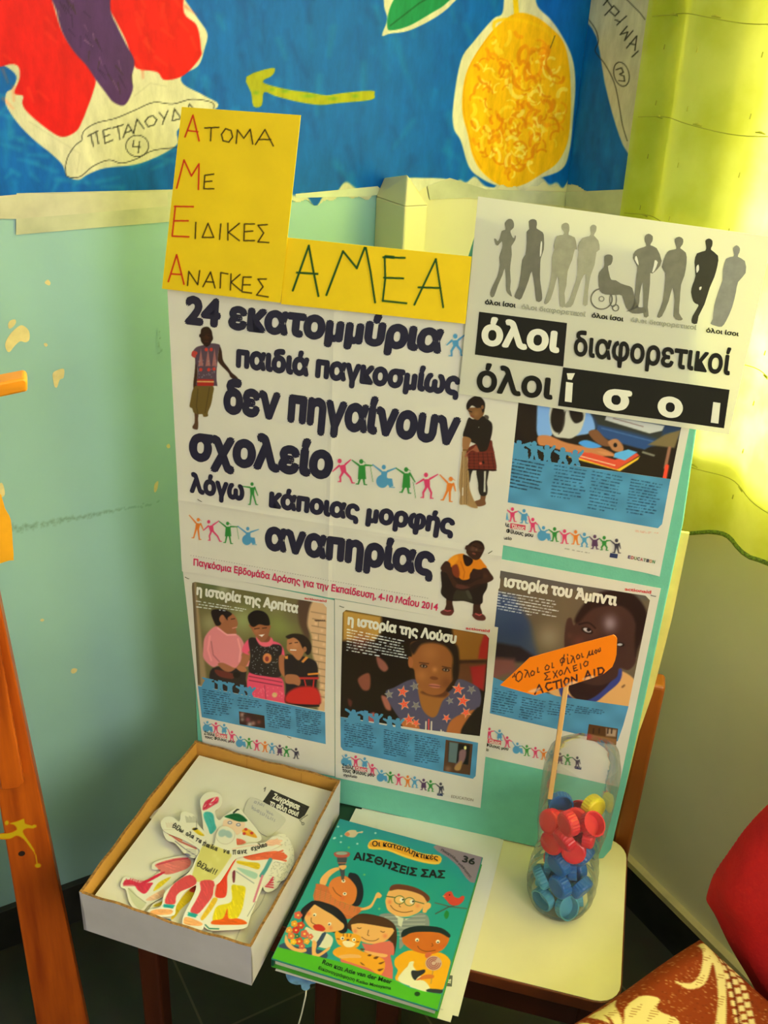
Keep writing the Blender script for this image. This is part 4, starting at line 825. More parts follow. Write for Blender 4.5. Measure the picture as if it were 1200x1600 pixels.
ph = Canvas(BOARD, T(740, 880, 3.333, [(600, 838), (752, 862), (742, 948), (588, 920)]), .0008, (92, 62, 36), w3+.0005, G1)
D_ = lambda *p: T(740, 880, 3.333, p)
ph.fill(D_((600, 890), (745, 915), (742, 948), (590, 920)), (126, 84, 48), 1.5, 0); ph.blob(*D_((600, 905))[0], 5, (150, 36, 40), .9); ph.fill(D_((690, 860), (745, 868), (740, 905), (690, 900)), (150, 120, 90), 1.5, 0)
for x in (625, 655, 700, 720): ph.line(D_((x, 862), (x-2, 885)), 2, (44, 28, 20), .8)
ph.build('inset_photo', M_INK, page)
page_parts(page, BOARD, w3, c, b, ('η ιστορία του Άμпντι', *A((62, 140), (862, 278), (70, 60))), A((915, 176), (1085, 198), (917, 155)))
tf = (740, 880, 3.333)
logo_chain(page, tf, [(x, y, *o) for (x, y), o in zip([(10, 860), (50, 878), (82, 885), (135, 895), (175, 930), (228, 962), (277, 975), (322, 985), (365, 995), (405, 1003), (450, 1015), (490, 1022), (540, 1035)], [ORD[0]]+ORD)], w3, .62)
slogan(page, D_, None, [(75, 912), (144, 925), (142, 948), (72, 936)], [(80, 936), (138, 946), (82, 917)], ('Φίλους μου', (62, 953), (180, 976), (64, 936)), ('σχολείο', (20, 968), (78, 980), (22, 952)), w3)
patch('emblem', BOARD, D_((528, 1056), (562, 1062), (560, 1076), (526, 1070)), MATS['emblem_blue'], w3+.0004, page)
# page with the hands on the braille book
def curl(u, v): return .012*np.clip((u-.36)/.035, 0, 1)**2*np.clip((.13-v)/.03, 0, 1)**2
PC = BOARD.bent(curl); w4 = .0006
page = sheet('story_page', PC, [(800, 560), (1089, 611), (1030.8, 899.3), (782, 851)], w4, 'story page with hands over a school book, upper right under the silhouettes notice', 'poster page', n=40)
A = lambda *p: T(780, 620, 3.871, p)
c = Canvas(PC, A((105, -60), (1140, 100), (1100, 190), (1038, 498), (560, 430), (70, 360)), .0009, (44, 36, 28), w4+.0003, G1)
c.fill(A((540, 90), (1100, 160), (1100, 250), (930, 300), (840, 310), (620, 250), (560, 150)), (42, 56, 74), 2, 0); c.fill(A((560, 100), (640, 110), (990, 190), (980, 260), (800, 210), (600, 170)), (50, 48, 40), 2, 0)
c.fill(A((650, 110), (750, 130), (1000, 175), (985, 205), (910, 222), (640, 140)), (172, 164, 148), 1, 0); c.line(A((690, 130), (870, 180)), 1, (96, 60, 52))
c.fill(A((600, 170), (820, 230), (960, 270), (880, 320), (700, 270), (580, 220)), (44, 66, 100), 1.5, 0); c.line(A((620, 190), (930, 270)), 1.4, (70, 96, 130), 1)
c.fill(A((1000, 230), (1100, 200), (1060, 310), (900, 290)), (110, 90, 56), 1.5, 0); c.line(A((1030, 310), (1005, 430)), 5, (140, 92, 66), 1); c.line(A((1015, 420), (1000, 495)), 6, (214, 66, 40), .8)
c.fill(A((215, 60), (330, 55), (320, 230), (240, 240), (220, 170)), (112, 142, 176), 1); c.fill(A((440, 60), (540, 90), (580, 180), (560, 215), (500, 230), (450, 220)), (112, 142, 176), 1.2)
c.fill(A((320, 40), (510, 60), (500, 190), (450, 245), (400, 250), (320, 220)), (176, 164, 140), 1)
c.fill(A((330, 60), (390, 80), (395, 160), (370, 215), (330, 205), (310, 140)), (34, 26, 20), 1.2); c.fill(A((430, 70), (500, 90), (505, 140), (460, 160), (430, 120)), (34, 26, 20), 1.2); c.line(A((400, 90), (380, 200), (360, 225)), 1.6, (60, 50, 40), .8)
c.fill(A((110, 20), (230, 50), (225, 200), (235, 280), (90, 260)), (36, 26, 20), 1.5, 0)
c.fill(A((235, 240), (300, 235), (400, 275), (520, 300), (620, 310), (700, 350), (640, 360), (560, 360), (430, 340), (300, 300), (240, 290)), (176, 108, 62), 1)
c.fill(A((540, 215), (590, 200), (640, 250), (700, 290), (640, 300), (580, 270)), (112, 70, 42), 1); c.fill(A((660, 270), (710, 255), (750, 300), (740, 335), (690, 325), (670, 300)), (160, 104, 64), 1); c.ell(*A((702, 292))[0], 3, 3.5, (24, 20, 18))
c.fill(A((480, 280), (530, 262), (620, 300), (540, 310)), (70, 130, 176), 1)
c.fill(A((430, 340), (720, 435), (850, 360), (840, 380), (730, 450), (420, 365)), (216, 160, 40), .8, 0); c.fill(A((440, 330), (560, 340), (700, 380), (830, 340), (848, 355), (710, 440), (430, 355)), (196, 70, 44), .8, 0); c.fill(A((700, 340), (780, 318), (835, 335), (760, 385), (690, 365)), (84, 146, 186), .8, 0); c.line(A((460, 350), (700, 415)), 1.2, (230, 190, 140), .6)
c.fill(A((590, 330), (650, 335), (700, 360), (640, 352)), (186, 118, 70), .7); c.line(A((870, 335), (935, 355)), 3, (120, 110, 90), 1)
b = Canvas(PC, A((80, 360), (560, 432), (1036, 498), (985, 770), (960, 795), (450, 705), (50, 638)), .0009, BLUEP, w4+.00035); panel_noise(b)
DK2 = (30, 44, 62)
b.rows(A((80, 365), (290, 405), (240, 590), (60, 550)), 9, DK2, 1.5, 40, .9, word=(6, 12))
for i, (q, n_) in enumerate((([(338, 405), (540, 440), (510, 640), (310, 610)], 10), ([(565, 440), (760, 480), (720, 715), (535, 680)], 12), ([(800, 490), (990, 525), (950, 735), (765, 705)], 12))): b.rows(A(*q), n_, DK, 1.15, 41+i)
c2 = Canvas(PC, A((70, 240), (530, 300), (530, 420), (70, 400)), .0008, BLUEP, w4+.0005)
silhouettes(c2, (780, 620, 3.871), [(120, 310, 0), (212, 318, 0), (290, 340, 0), (385, 355, 0), (460, 370, 0)], 1.0); c2.build('figure_row', M_INK, page, True)
page_parts(page, PC, w4, c, b)
tf = (780, 620, 3.871)
logo_chain(page, tf, [(x, y, *o) for (x, y), o in zip([(10, 700), (80, 712), (150, 722), (203, 775), (268, 825), (335, 832), (395, 845), (462, 850), (515, 865), (578, 878), (635, 885), (710, 902)], ORD)], w4, .95)
slogan(page, A, None, [(68, 764), (160, 778), (158, 808), (66, 795)], [(75, 794), (152, 806), (77, 770)], ('Φίλους μου', (42, 822), (205, 850), (44, 796)), ('σχολείο', (-30, 855), (75, 868), (-28, 835)), w4)
text('slogan', 'λε', BOARD, *A((32, 785), (60, 789), (34, 758)), M_BLACK, w4+.0004, page, bold=.03)
patch('emblem', BOARD, A((672, 945), (718, 952), (714, 978), (668, 970)), MATS['emblem_blue'], w4+.0005, page)
ecols = [(70, 50, 110), (200, 60, 60), (120, 150, 70), (60, 60, 80), (190, 80, 90), (90, 120, 70), (80, 80, 90), (200, 120, 60), (70, 140, 80)]
for i, ch in enumerate('EDUCATION'):
    t0, t1 = i/9, (i+.86)/9; lerp = lambda t: (778+t*165, 978+t*32)
    text('small_print', ch, PC, *A(lerp(t0), lerp(t1), (lerp(t0)[0]+4, lerp(t0)[1]-20)), mat('education_ink_%d' % i, ecols[i], .5), w4+.0004, page, bold=.03)
cb = Canvas(BOARD, A((395, 912), (665, 958), (665, 972), (395, 925)), .0007, PAPER, w4+.0004); cb.rows(A((398, 914), (662, 962), (660, 972), (397, 922)), 1, (120, 116, 110), .8, 3); cb.build('small_print', M_INK, page, True)
cb = Canvas(BOARD, A((820, 800), (980, 815), (978, 842), (818, 825)), .0007, PAPER, w4+.0004); cb.rows(A((825, 805), (978, 822), (976, 838), (823, 818)), 2, (224, 160, 140), .8, 5); cb.build('small_print', M_INK, page, True)
# ================================================================== silhouettes notice and the yellow signs
m_, N, L, b = _nt('thin_notice_paper'); b.inputs['Base Color'].default_value = (*lin((234, 232, 222)), 1); b.inputs['Roughness'].default_value = .6
_t = N.new('ShaderNodeBsdfTranslucent'); _t.inputs[0].default_value = (*lin((240, 238, 214)), 1); _x = N.new('ShaderNodeMixShader'); _x.inputs[0].default_value = .30
L.new(b.outputs[0], _x.inputs[1]); L.new(_t.outputs[0], _x.inputs[2]); L.new(_x.outputs[0], N['Material Output'].inputs[0]); M_THIN = m_
wn = .0052
def flop(u, v): return -.004*np.clip((u-.40)/.03, 0, 1)**2
NP = BOARD.bent(lambda u, v: .0012*np.clip((u-.36)/.07, 0, 1)**2)
note = sheet('notice_sheet', NP, [(747, 307), (1208, 370), (1139, 679), (717, 615)], wn, 'white notice with grey silhouettes of people, one in a wheelchair, over bold lettering', 'notice', M_THIN, n=30, t=.0003)
B5 = lambda *p: T(720, 300, 2.5, p)
wi = wn+.0004
slab('black_bar', NP, B5((72, 468), (415, 512), (400, 682), (55, 635)), M_BLACK, wi, .0002, 30, note)
slab('black_bar', NP, B5((400, 685), (1050, 772), (1028, 922), (380, 835)), M_BLACK, wi, .0002, 30, note)
wt = wi+.0004
text('lettering', 'όλοι', NP, *B5((78, 597), (384, 630), (86, 484)), M_WHITE, wt, note, bold=.045)
text('lettering', 'διαφορετικοί', NP, *B5((440, 638), (1050, 716), (446, 533)), M_BLACK, wt, note, bold=.028)
text('lettering', 'όλοι', NP, *B5((60, 777), (358, 812), (67, 664)), M_BLACK, wt, note, bold=.03)
for ch, q in (('σ', ((553, 846), (664, 860), (558, 764))), ('ο', ((766, 874), (864, 887), (772, 793)))):
    text('lettering', ch, NP, *B5(*q), M_WHITE, wt, note, bold=.05)
for q in ([(411, 742), (438, 746), (433, 822), (406, 818)], [(414, 708), (446, 708), (434, 734), (418, 732)], [(986, 820), (1014, 824), (1006, 904), (976, 900)]): patch('lettering', NP, B5(*q), M_WHITE, wt, note)
Sa = lambda *p: T(740, 310, 5, p); Sb = lambda *p: T(920, 340, 4.2857, p)
for body, q, mt in (('όλοι ίσοι', Sa((88, 826), (328, 855), (92, 786)), M_BLACK), ('όλοι διαφορετικοί', Sa((372, 862), (875, 925), (377, 823)), M_GREY), ('όλοι ίσοι', Sa((922, 930), (1170, 962), (926, 890)), M_BLACK),
                    ('όλοι διαφορετικοί', Sb((282, 698), (720, 752), (285, 666)), M_GREY), ('όλοι ίσοι', Sb((784, 768), (1003, 794), (788, 735)), M_BLACK)):
    text('caption', body, NP, *q, mt, wt, note, bold=.035)
def shape(tf, pts, col, k=2, dz=0, name='silhouette'):
    return patch(name, NP, T(*tf, pts), mat('silhouette_%d' % col[0], col, .55, .08, 120), wi+dz, note, k=k)
g1, g2, g3, g4, gd = (128, 126, 112), (118, 116, 104), (166, 164, 144), (172, 170, 150), (60, 58, 44)
a = (740, 310, 5); b4 = (920, 340, 4.2857)
shape(a, [(245, 190), (270, 162), (300, 165), (315, 195), (312, 230), (290, 250), (290, 270), (305, 305), (318, 310), (322, 290), (330, 295), (325, 325), (300, 365), (295, 380), (298, 440), (290, 500), (285, 560), (290, 650), (285, 710), (300, 765), (280, 755), (255, 720), (252, 640), (245, 545), (225, 600), (190, 680), (160, 765), (135, 768), (130, 735), (150, 680), (185, 610), (205, 520), (200, 460), (215, 410), (225, 370), (220, 335), (190, 368), (172, 355), (160, 315), (175, 318), (188, 335), (205, 310), (220, 255), (248, 245), (245, 210)], g1)
shape(a, [(430, 180), (460, 162), (490, 172), (495, 205), (492, 235), (540, 265), (550, 310), (548, 400), (525, 470), (520, 540), (520, 640), (535, 750), (530, 800), (490, 802), (478, 700), (455, 570), (430, 640), (375, 780), (345, 785), (318, 765), (350, 690), (368, 590), (380, 480), (405, 440), (415, 350), (415, 260), (435, 240)], g2)
shape(a, [(690, 205), (720, 190), (745, 205), (748, 250), (742, 285), (790, 305), (805, 370), (808, 400), (790, 400), (770, 480), (735, 570), (725, 680), (710, 740), (715, 840), (675, 840), (668, 700), (655, 610), (630, 700), (600, 790), (570, 825), (550, 815), (580, 730), (600, 650), (610, 560), (612, 460), (630, 400), (625, 370), (650, 295), (700, 285), (705, 260), (690, 240)], g3)
shape(a, [(910, 225), (935, 205), (960, 220), (955, 260), (940, 290), (975, 330), (985, 400), (960, 420), (945, 520), (915, 600), (895, 720), (890, 830), (855, 825), (870, 700), (875, 590), (840, 640), (790, 790), (760, 848), (700, 845), (745, 800), (780, 700), (810, 600), (812, 480), (820, 420), (815, 370), (850, 310), (905, 295), (915, 270)], g4)
shape(a, [(1022, 455), (1050, 438), (1084, 448), (1085, 490), (1070, 520), (1050, 530), (1060, 590), (1075, 635), (1110, 640), (1150, 665), (1195, 680), (1240, 700), (1260, 780), (1290, 850), (1330, 850), (1350, 880), (1330, 895), (1240, 898), (1190, 850), (1160, 760), (1110, 755), (1030, 750), (985, 720), (975, 640), (980, 580), (1015, 540), (1022, 510)], g2)
m = MB()
def ring(cx, cy, rx, ry, th, tf):
    o_, i_ = [], []
    for k in range(28):
        t = 2*PI*k/28; o_.append((cx+rx*math.cos(t), cy+ry*math.sin(t))); i_.append((cx+(rx-th)*math.cos(t), cy+(ry-th)*math.sin(t)))
    q = [NP.uv(p, wi) for p in T(*tf, o_+i_)]; v = [NP.P(x, y, wi+.0001) for x, y in q]; m.add(v, [(k, (k+1) % 28, 28+(k+1) % 28, 28+k) for k in range(28)])
ring(1000, 785, 88, 85, 10, a); ring(1000, 785, 22, 22, 6, a); ring(1110, 855, 28, 28, 8, a); ring(1090, 790, 30, 60, 7, a)
m.build('silhouette', mat('silhouette_118', g2), note)
shape(b4, [(375, 125), (400, 108), (428, 125), (425, 160), (412, 185), (455, 205), (488, 290), (460, 345), (425, 375), (412, 372), (410, 440), (400, 540), (395, 600), (400, 660), (370, 665), (365, 600), (362, 430), (340, 520), (330, 600), (250, 630), (290, 600), (305, 540), (318, 400), (325, 330), (295, 270), (310, 225), (345, 205), (385, 190), (375, 160)], g1)
shape(b4, [(575, 145), (605, 128), (632, 145), (628, 180), (612, 205), (650, 235), (655, 300), (640, 390), (618, 450), (610, 550), (605, 640), (630, 680), (600, 688), (568, 660), (575, 560), (560, 470), (535, 560), (490, 660), (460, 668), (465, 640), (495, 560), (510, 440), (512, 370), (490, 330), (515, 250), (540, 220), (585, 210), (580, 180)], g1)
shape(b4, [(780, 155), (805, 140), (828, 155), (826, 190), (818, 215), (865, 255), (862, 320), (840, 400), (810, 470), (775, 580), (735, 660), (725, 710), (690, 705), (695, 660), (735, 590), (720, 578), (700, 560), (685, 500), (695, 450), (715, 390), (708, 300), (725, 240), (780, 222), (785, 190)], gd)
shape(b4, [(965, 205), (990, 185), (1012, 205), (1008, 235), (998, 262), (1045, 290), (1050, 370), (1000, 430), (985, 500), (960, 600), (920, 690), (890, 730), (850, 725), (815, 710), (830, 680), (840, 590), (870, 490), (895, 420), (898, 350), (920, 275), (968, 260), (970, 235)], (150, 150, 146))
for tf_, pts in ((b4, [(318, 255), (330, 290), (332, 320), (308, 280)]), (b4, [(442, 285), (462, 300), (440, 355), (424, 366), (436, 320)]), (a, [(528, 335), (536, 350), (530, 430), (518, 455), (520, 380)]), (b4, [(740, 468), (755, 462), (752, 480), (742, 486)]), (b4, [(720, 330), (735, 315), (738, 350), (722, 370)])):
    patch('silhouette', NP, T(*tf_, pts), M_WHITE, wi+.0003, note, k=2)
# ---------------------------------------------------------------- yellow signs
M_YEL = mat('yellow_card', (250, 212, 14), .55, .03, 25)
def hand(name, label, quad, w, strokes_, base=(250, 212, 14), wd=2.4):
    q0 = slab(name, BOARD, quad, M_YEL, w, .0006, 12); tag(q0, label, 'sign')
    return q0
sg = hand('yellow_sign', 'wide yellow sign reading AMEA in big green capitals', [(447, 371), (737, 401), (727, 506), (439, 475)], .0075, None)
Y2 = (250, 212, 14); GR = (20, 74, 34)
c = Canvas(BOARD, [(450, 374), (735, 403), (725, 503), (442, 472)], .0007, Y2, .0080)
def pen(cv, ls, wd, col, soft=.5):
    for l in ls: cv.line(l, wd, col, soft)
M1_ = lambda *p: T(0, 0, 2, p); M2_ = lambda *p: T(600, 0, 2, p)
pen(c, [M1_((915, 908), (965, 768)), M1_((965, 768), (978, 840), (995, 925)), M1_((928, 852), (992, 856)), M1_((1020, 922), (1072, 785)), M1_((1072, 785), (1115, 838)), M1_((1115, 838), (1142, 768)), M1_((1142, 768), (1158, 850), (1172, 945))], 3.2, GR)
pen(c, [M2_((2, 806), (4, 870), (-4, 940)), M2_((-2, 804), (65, 806)), M2_((0, 868), (60, 870)), M2_((-4, 940), (70, 948)), M2_((95, 952), (162, 810)), M2_((162, 810), (185, 960)), M2_((108, 898), (176, 900))], 3.0, GR)
c.line(M2_((5, 802), (30, 804)), 4.5, GR)
c.build('pen_lettering', M_INK, sg, True)
sg = hand('yellow_sign', 'tall yellow sign handwritten in red and black, pinned at the top left over the mural', [(284, 167), (470, 180), (438, 473), (253, 451)], .0105, None)
c = Canvas(BOARD, [(287, 172), (468, 184), (436, 470), (256, 448)], .0007, Y2, .0110)
RP, BP = (206, 34, 22), (40, 22, 14)
pen(c, [M1_(*p) for p in ([(578, 428), (603, 360), (622, 440)], [(588, 408), (618, 412)], [(552, 588), (575, 500), (598, 550), (622, 512), (620, 592)], [(604, 646), (545, 645)], [(548, 645), (538, 738), (590, 740)], [(545, 690), (588, 690)], [(526, 880), (552, 796), (575, 888)], [(535, 856), (568, 858)])], 2.4, RP)
pen(c, [M1_(*p) for p in ([(640, 400), (684, 398)], [(660, 400), (658, 440)], [(705, 402), (692, 420), (697, 440), (715, 444), (727, 428), (722, 408), (705, 402)], [(738, 448), (742, 406), (762, 432), (782, 404), (790, 450)], [(798, 452), (828, 405), (854, 456)], [(808, 436), (846, 436)],
    [(668, 544), (640, 548), (637, 590), (668, 590)], [(640, 568), (662, 566)],
    [(612, 695), (610, 745)], [(632, 742), (650, 698), (668, 742), (632, 742)], [(690, 700), (686, 748)], [(712, 698), (712, 750)], [(748, 698), (714, 726), (748, 752)], [(795, 700), (764, 700), (762, 752), (795, 752)], [(764, 724), (790, 722)], [(835, 702), (806, 704), (824, 728), (806, 756), (840, 758)],
    [(586, 892), (590, 848), (618, 890), (624, 846)], [(634, 896), (658, 850), (672, 900)], [(642, 880), (668, 882)], [(688, 900), (690, 852), (712, 856)], [(722, 856), (720, 906)], [(750, 858), (722, 882), (752, 908)], [(785, 866), (760, 866), (756, 912), (786, 916)], [(760, 890), (782, 890)], [(832, 872), (806, 872), (822, 896), (802, 922), (838, 928)])], 2.0, BP)
c.build('pen_lettering', M_INK, sg, True)
# staples through the papers
M_STP = mat('dark_staple', (52, 46, 42), .4, metal=.6)
st0 = None
for px_, w_, r_ in (((292, 903), .0022, .3), ((312, 782), .0032, .4), ((534, 948), .0028, .2), ((766, 863), .0032, -.8), ((1021, 931), .0014, .1), ((452, 1152), .0022, .3)):
    p = BOARD.at(px_, w_); m = MB(); e_ = BOARD.U*math.cos(r_)-BOARD.V*math.sin(r_)
    m.tube([p-e_*.0028-BOARD.N*.0006, p-e_*.0026+BOARD.N*.0003, p+e_*.0026+BOARD.N*.0003, p+e_*.0028-BOARD.N*.0006], .00035, 6)
    tag(m.build('staple', M_STP), 'small dark staple fixing a paper to the teal display board', 'staple', 'staples in the posters')
# ================================================================== two child's chairs
M_WOOD = mat('shaded_chair_wood', (86, 36, 15), .4, .25, 12, .1, 90, stretch=(1, 1, .15)); M_POST = mat('orange_chair_post', (164, 88, 24), .4, .2, 12, .1, 90, stretch=(1, 1, .15)); M_LAM = mat('cream_laminate', (232, 222, 178), .3, .03, 14)  # wood colour darkened for the shade under the seats; posts left brighter
M_LAM2 = mat('dark_green_laminate', (34, 62, 44), .35, .08, 14); M_EDGE = mat('brown_edging', (120, 58, 26), .4, .1, 40)
def rrect(u0, u1, w0, w1, r, n=6):
    p = []
    for cu_, cw_, a0 in ((u1-r, w1-r, 0), (u0+r, w1-r, 90), (u0+r, w0+r, 180), (u1-r, w0+r, 270)):
        for k in range(n+1):
            a_ = math.radians(a0+90*k/n); p.append((cu_+r*math.cos(a_), cw_+r*math.sin(a_)))
    return p
def child_chair(u0, u1, w0, w1, top, label):
    o = bw((u0+u1)/2, (w0+w1)/2, 0); t = empty('child_chair', tuple(o)); tag(t, label, 'chair')
    z = ZSEAT
    m = MB(); m.prism([bw(u, w, z-.0008) for u, w in rrect(u0, u1, w0, w1, .032)], None, (0, 0, -.019)); m.build('seat', M_EDGE, t, bevel=.002)
    m = MB(); m.prism([bw(u, w, z) for u, w in rrect(u0+.002, u1-.002, w0+.002, w1-.002, .030)], None, (0, 0, -.0012)); m.build('seat_laminate', top, t)
    a, b_, c_, d = u0+.03, u1-.03, w0+.045, w1-.028
    for q, sz in ((((a+b_)/2, d), (b_-a, .018, .055)), (((a+b_)/2, c_), (b_-a, .018, .055)), ((a, (c_+d)/2), (.018, d-c_, .055)), ((b_, (c_+d)/2), (.018, d-c_, .055))):
        m = MB(); m.box(bw(*q, z-.0198-.028), sz, BX); m.build('apron', M_WOOD, t, bevel=.002)
    for u in (a+.002, b_-.002):
        m = MB(); m.box(bw(u, d-.004, (z-.02)/2), (.03, .03, z-.02), BX); m.build('leg', M_WOOD, t, bevel=.004)
    zb = .652
    for u in (u0+.008, u1-.008):
        m = MB(); m.box(bw(u, w0-.0165, zb/2), (.024, .032, zb), BX); m.build('back_post', M_POST, t, bevel=.005, seg=3)
    m = MB(); m.box(bw((u0+u1)/2, w0-.0165, .56), (u1-u0-.042, .016, .12), BX); m.build('backrest', M_WOOD, t, bevel=.004)
    return t
child_chair(.112, .421, -.05, .217, M_LAM, "child's wooden chair with a cream laminate seat, carrying the bottle of caps")
child_chair(-.222, .094, -.05, .222, M_LAM2, "child's wooden chair with a dark seat under the cardboard box and book")
# ================================================================== cardboard box of paper cut-outs
YB = -.29; XU = np.array([math.cos(YB), math.sin(YB), 0]); XV = np.array([math.sin(YB), -math.cos(YB), 0])   # right, towards viewer
bW, bH, zr, zb_ = .2228, .291, CZ-.950, ZSEAT+.0005
_o = np.array([-.2503, 1.1131, 0])+XV*.0085
BAX = np.array([XU, -XV, [0, 0, 1]])
def bxp(a, b, z): return _o+XU*a+XV*b+np.array([0, 0, z])
box = empty('cardboard_box', tuple(bxp(bW/2, bH/2, zb_))); tag(box, 'shallow cardboard box, white outside and brown inside, holding paper cut-outs', 'box')
M_CARD = mat('brown_cardboard', (196, 142, 58), .75, .06, 30, .15, 300); M_CARDW = mat('white_box_paper', (206, 198, 206), .6, .05, 20, .05, 200); M_RIM = mat('cardboard_edge', (168, 120, 62), .85, .3, 220)
def wall_of(p0, p1, nrm, name, bow=0., seed=0):
    """one side: outer face white, inner face brown, raw edge on top with a slightly uneven cut"""
    n = 30; t = .0035; r = random.Random(seed); v = []; f = []; mi = []
    ph = r.random()*6
    for i in range(n+1):
        k = i/n; base = p0*(1-k)+p1*k; off = bow*math.sin(k*PI)
        zt = zr-zb_+.0012*math.sin(k*9+ph)+.0008*math.sin(k*31+ph*2)
        for z in (0, zt):
            for s in (0, 1): q = base+nrm*(off*(z/(zr-zb_))-t*s); v.append((q[0], q[1], zb_+z))
    for i in range(n):
        a = i*4; b = a+4
        f += [(a, b, b+2, a+2), (a+1, a+3, b+3, b+1), (a+2, b+2, b+3, a+3), (a, a+1, b+1, b)]; mi += [0, 1, 2, 0]
    f += [(0, 2, 3, 1), (n*4, n*4+1, n*4+3, n*4+2)]; mi += [0, 0]
    o = mesh_obj(name, v, f, None, box, False, [M_CARDW, M_CARD, M_RIM], mi)
    bm = bmesh.new(); bm.from_mesh(o.data); bmesh.ops.recalc_face_normals(bm, faces=bm.faces); bm.to_mesh(o.data); bm.free(); return o
P00, P10, P11, P01 = bxp(0, 0, 0), bxp(bW, 0, 0), bxp(bW, bH, 0), bxp(0, bH, 0)
wall_of(P00, P10, -XV, 'side_panel', 0, 1); wall_of(P10, P11, XU, 'side_panel', .002, 2); wall_of(P11, P01, XV, 'side_panel', .001, 3); wall_of(P01, P00, -XU, 'side_panel', .004, 4)
m = MB(); m.box(bxp(bW/2, bH/2, zb_+.0015), (bW-.008, bH-.008, .003), BAX); m.build('base_panel', M_CARD, box)
for a_ in (.083, .166):
    m = MB(); m.box(bxp(a_, .0037, (zr+zb_)/2), (.0008, .0006, zr-zb_-.006), BAX); m.build('fold_line', mat('fold_shade', (172, 120, 48), .8), box)
def lv(z, f=None): return Plane((0, 0, z), XU, -XV, f)
# ---------------------------------------------------------------- sheets in the box
zs = zr-.0165
def sheet_in(px, z, label, grp=None, n=14, f=None, mt=None):
    p = lv(z, f); return tag(slab('paper_sheet', p, px, mt or M_PAPER, 0, .0004, n), label, 'paper', grp)
def inb(a, b): 
    z = zs; q = bxp(a, b, z); return tuple(np.array(project(q)).tolist())
def flatrect(a0, a1, b0, b1, rot=0):
    c_ = np.array([(a0+a1)/2, (b0+b1)/2]); cs, sn = math.cos(rot), math.sin(rot); out = []
    for a, b in ((a0, b0), (a1, b0), (a1, b1), (a0, b1)):
        d = np.array([a, b])-c_; d = c_+np.array([cs*d[0]-sn*d[1], sn*d[0]+cs*d[1]]); out.append(tuple(np.array([_o[0], _o[1]])+XU[:2]*d[0]+XV[:2]*d[1]))
    return out
def sheet_abs(rect, z, label, grp=None, f=None, mt=None, n=16):
    pl = lv(z, f); uvs = [((np.array(p)@pl.U[:2]), (np.array(p)@pl.V[:2])) for p in rect]
    return tag(slab('paper_sheet', pl, uvs, mt or M_PAPER, 0, .0004, n, uv=True), label, 'paper', grp), pl
for i in range(5):
    sheet_abs(flatrect(.0085+.001*(i % 2), .2125-.001*(i % 3), .007+.001*i, .279, .002*(i-2)), zs-.0035-.0012*(5-i), 'white sheet lying in the stack underneath the worksheet in the box', 'stacked sheets in the box')
ws, WS = sheet_abs(flatrect(.010, .2160, .0085, .2850), zs, 'white worksheet with a black printed label, lying on top in the cardboard box')
D2 = lambda *p: T(300, 1220, 6, p); D1 = lambda *p: T(160, 1220, 6.155, p); D3 = lambda *p: T(100, 1140, 2.609, p)
slab('label_bar', WS, D2((742, 82), (1102, 242), (1030, 372), (662, 196)), mat('toner_black', (52, 50, 46), .6, .3, 300), .0004, .0002, 8, ws)
text('label_text', 'Ζωγράφισε', WS, *D2((752, 168), (1000, 278), (776, 112)), M_WHITE, .0007, ws, bold=.05)
text('label_text', 'τη φίλη σου!', WS, *D2((722, 226), (990, 338), (740, 176)), M_WHITE, .0007, ws, bold=.05)
c = Canvas(WS, D2((660, 50), (705, 50), (705, 110), (660, 110)), .0007, PAPER, .0005)
GP = (112, 112, 116)
pen(c, [D2((676, 75), (690, 62), (680, 98))], 1.2, (70, 70, 70))
c.build('list_number', M_INK, ws, True)
c = Canvas(WS, D2((980, 300), (1100, 300), (1100, 440), (980, 440)), .0007, PAPER, .0005)
c.ell(*D2((1040, 402))[0], 2.2, 2.4, (90, 90, 86)); c.ell(*D2((1040, 402))[0], 1.2, 1.4, PAPER); pen(c, [D2((1030, 392), (1010, 368), (1082, 320))], 1.1, (80, 80, 76))
c.build('scissors_mark', M_INK, ws, True)
# dashed cutting line
c = Canvas(WS, D2((380, 850), (830, 850), (800, 1540), (360, 1540)), .0008, PAPER, .0004)
for i in range(34):
    t = i/34; x, y = 690-300*t+20*math.sin(t*7), 1050+470*t; c.line(D2((x, y), (x-8, y+9)), .8, (150, 150, 146), .5)
c.build('cutting_line', M_INK, ws, True)
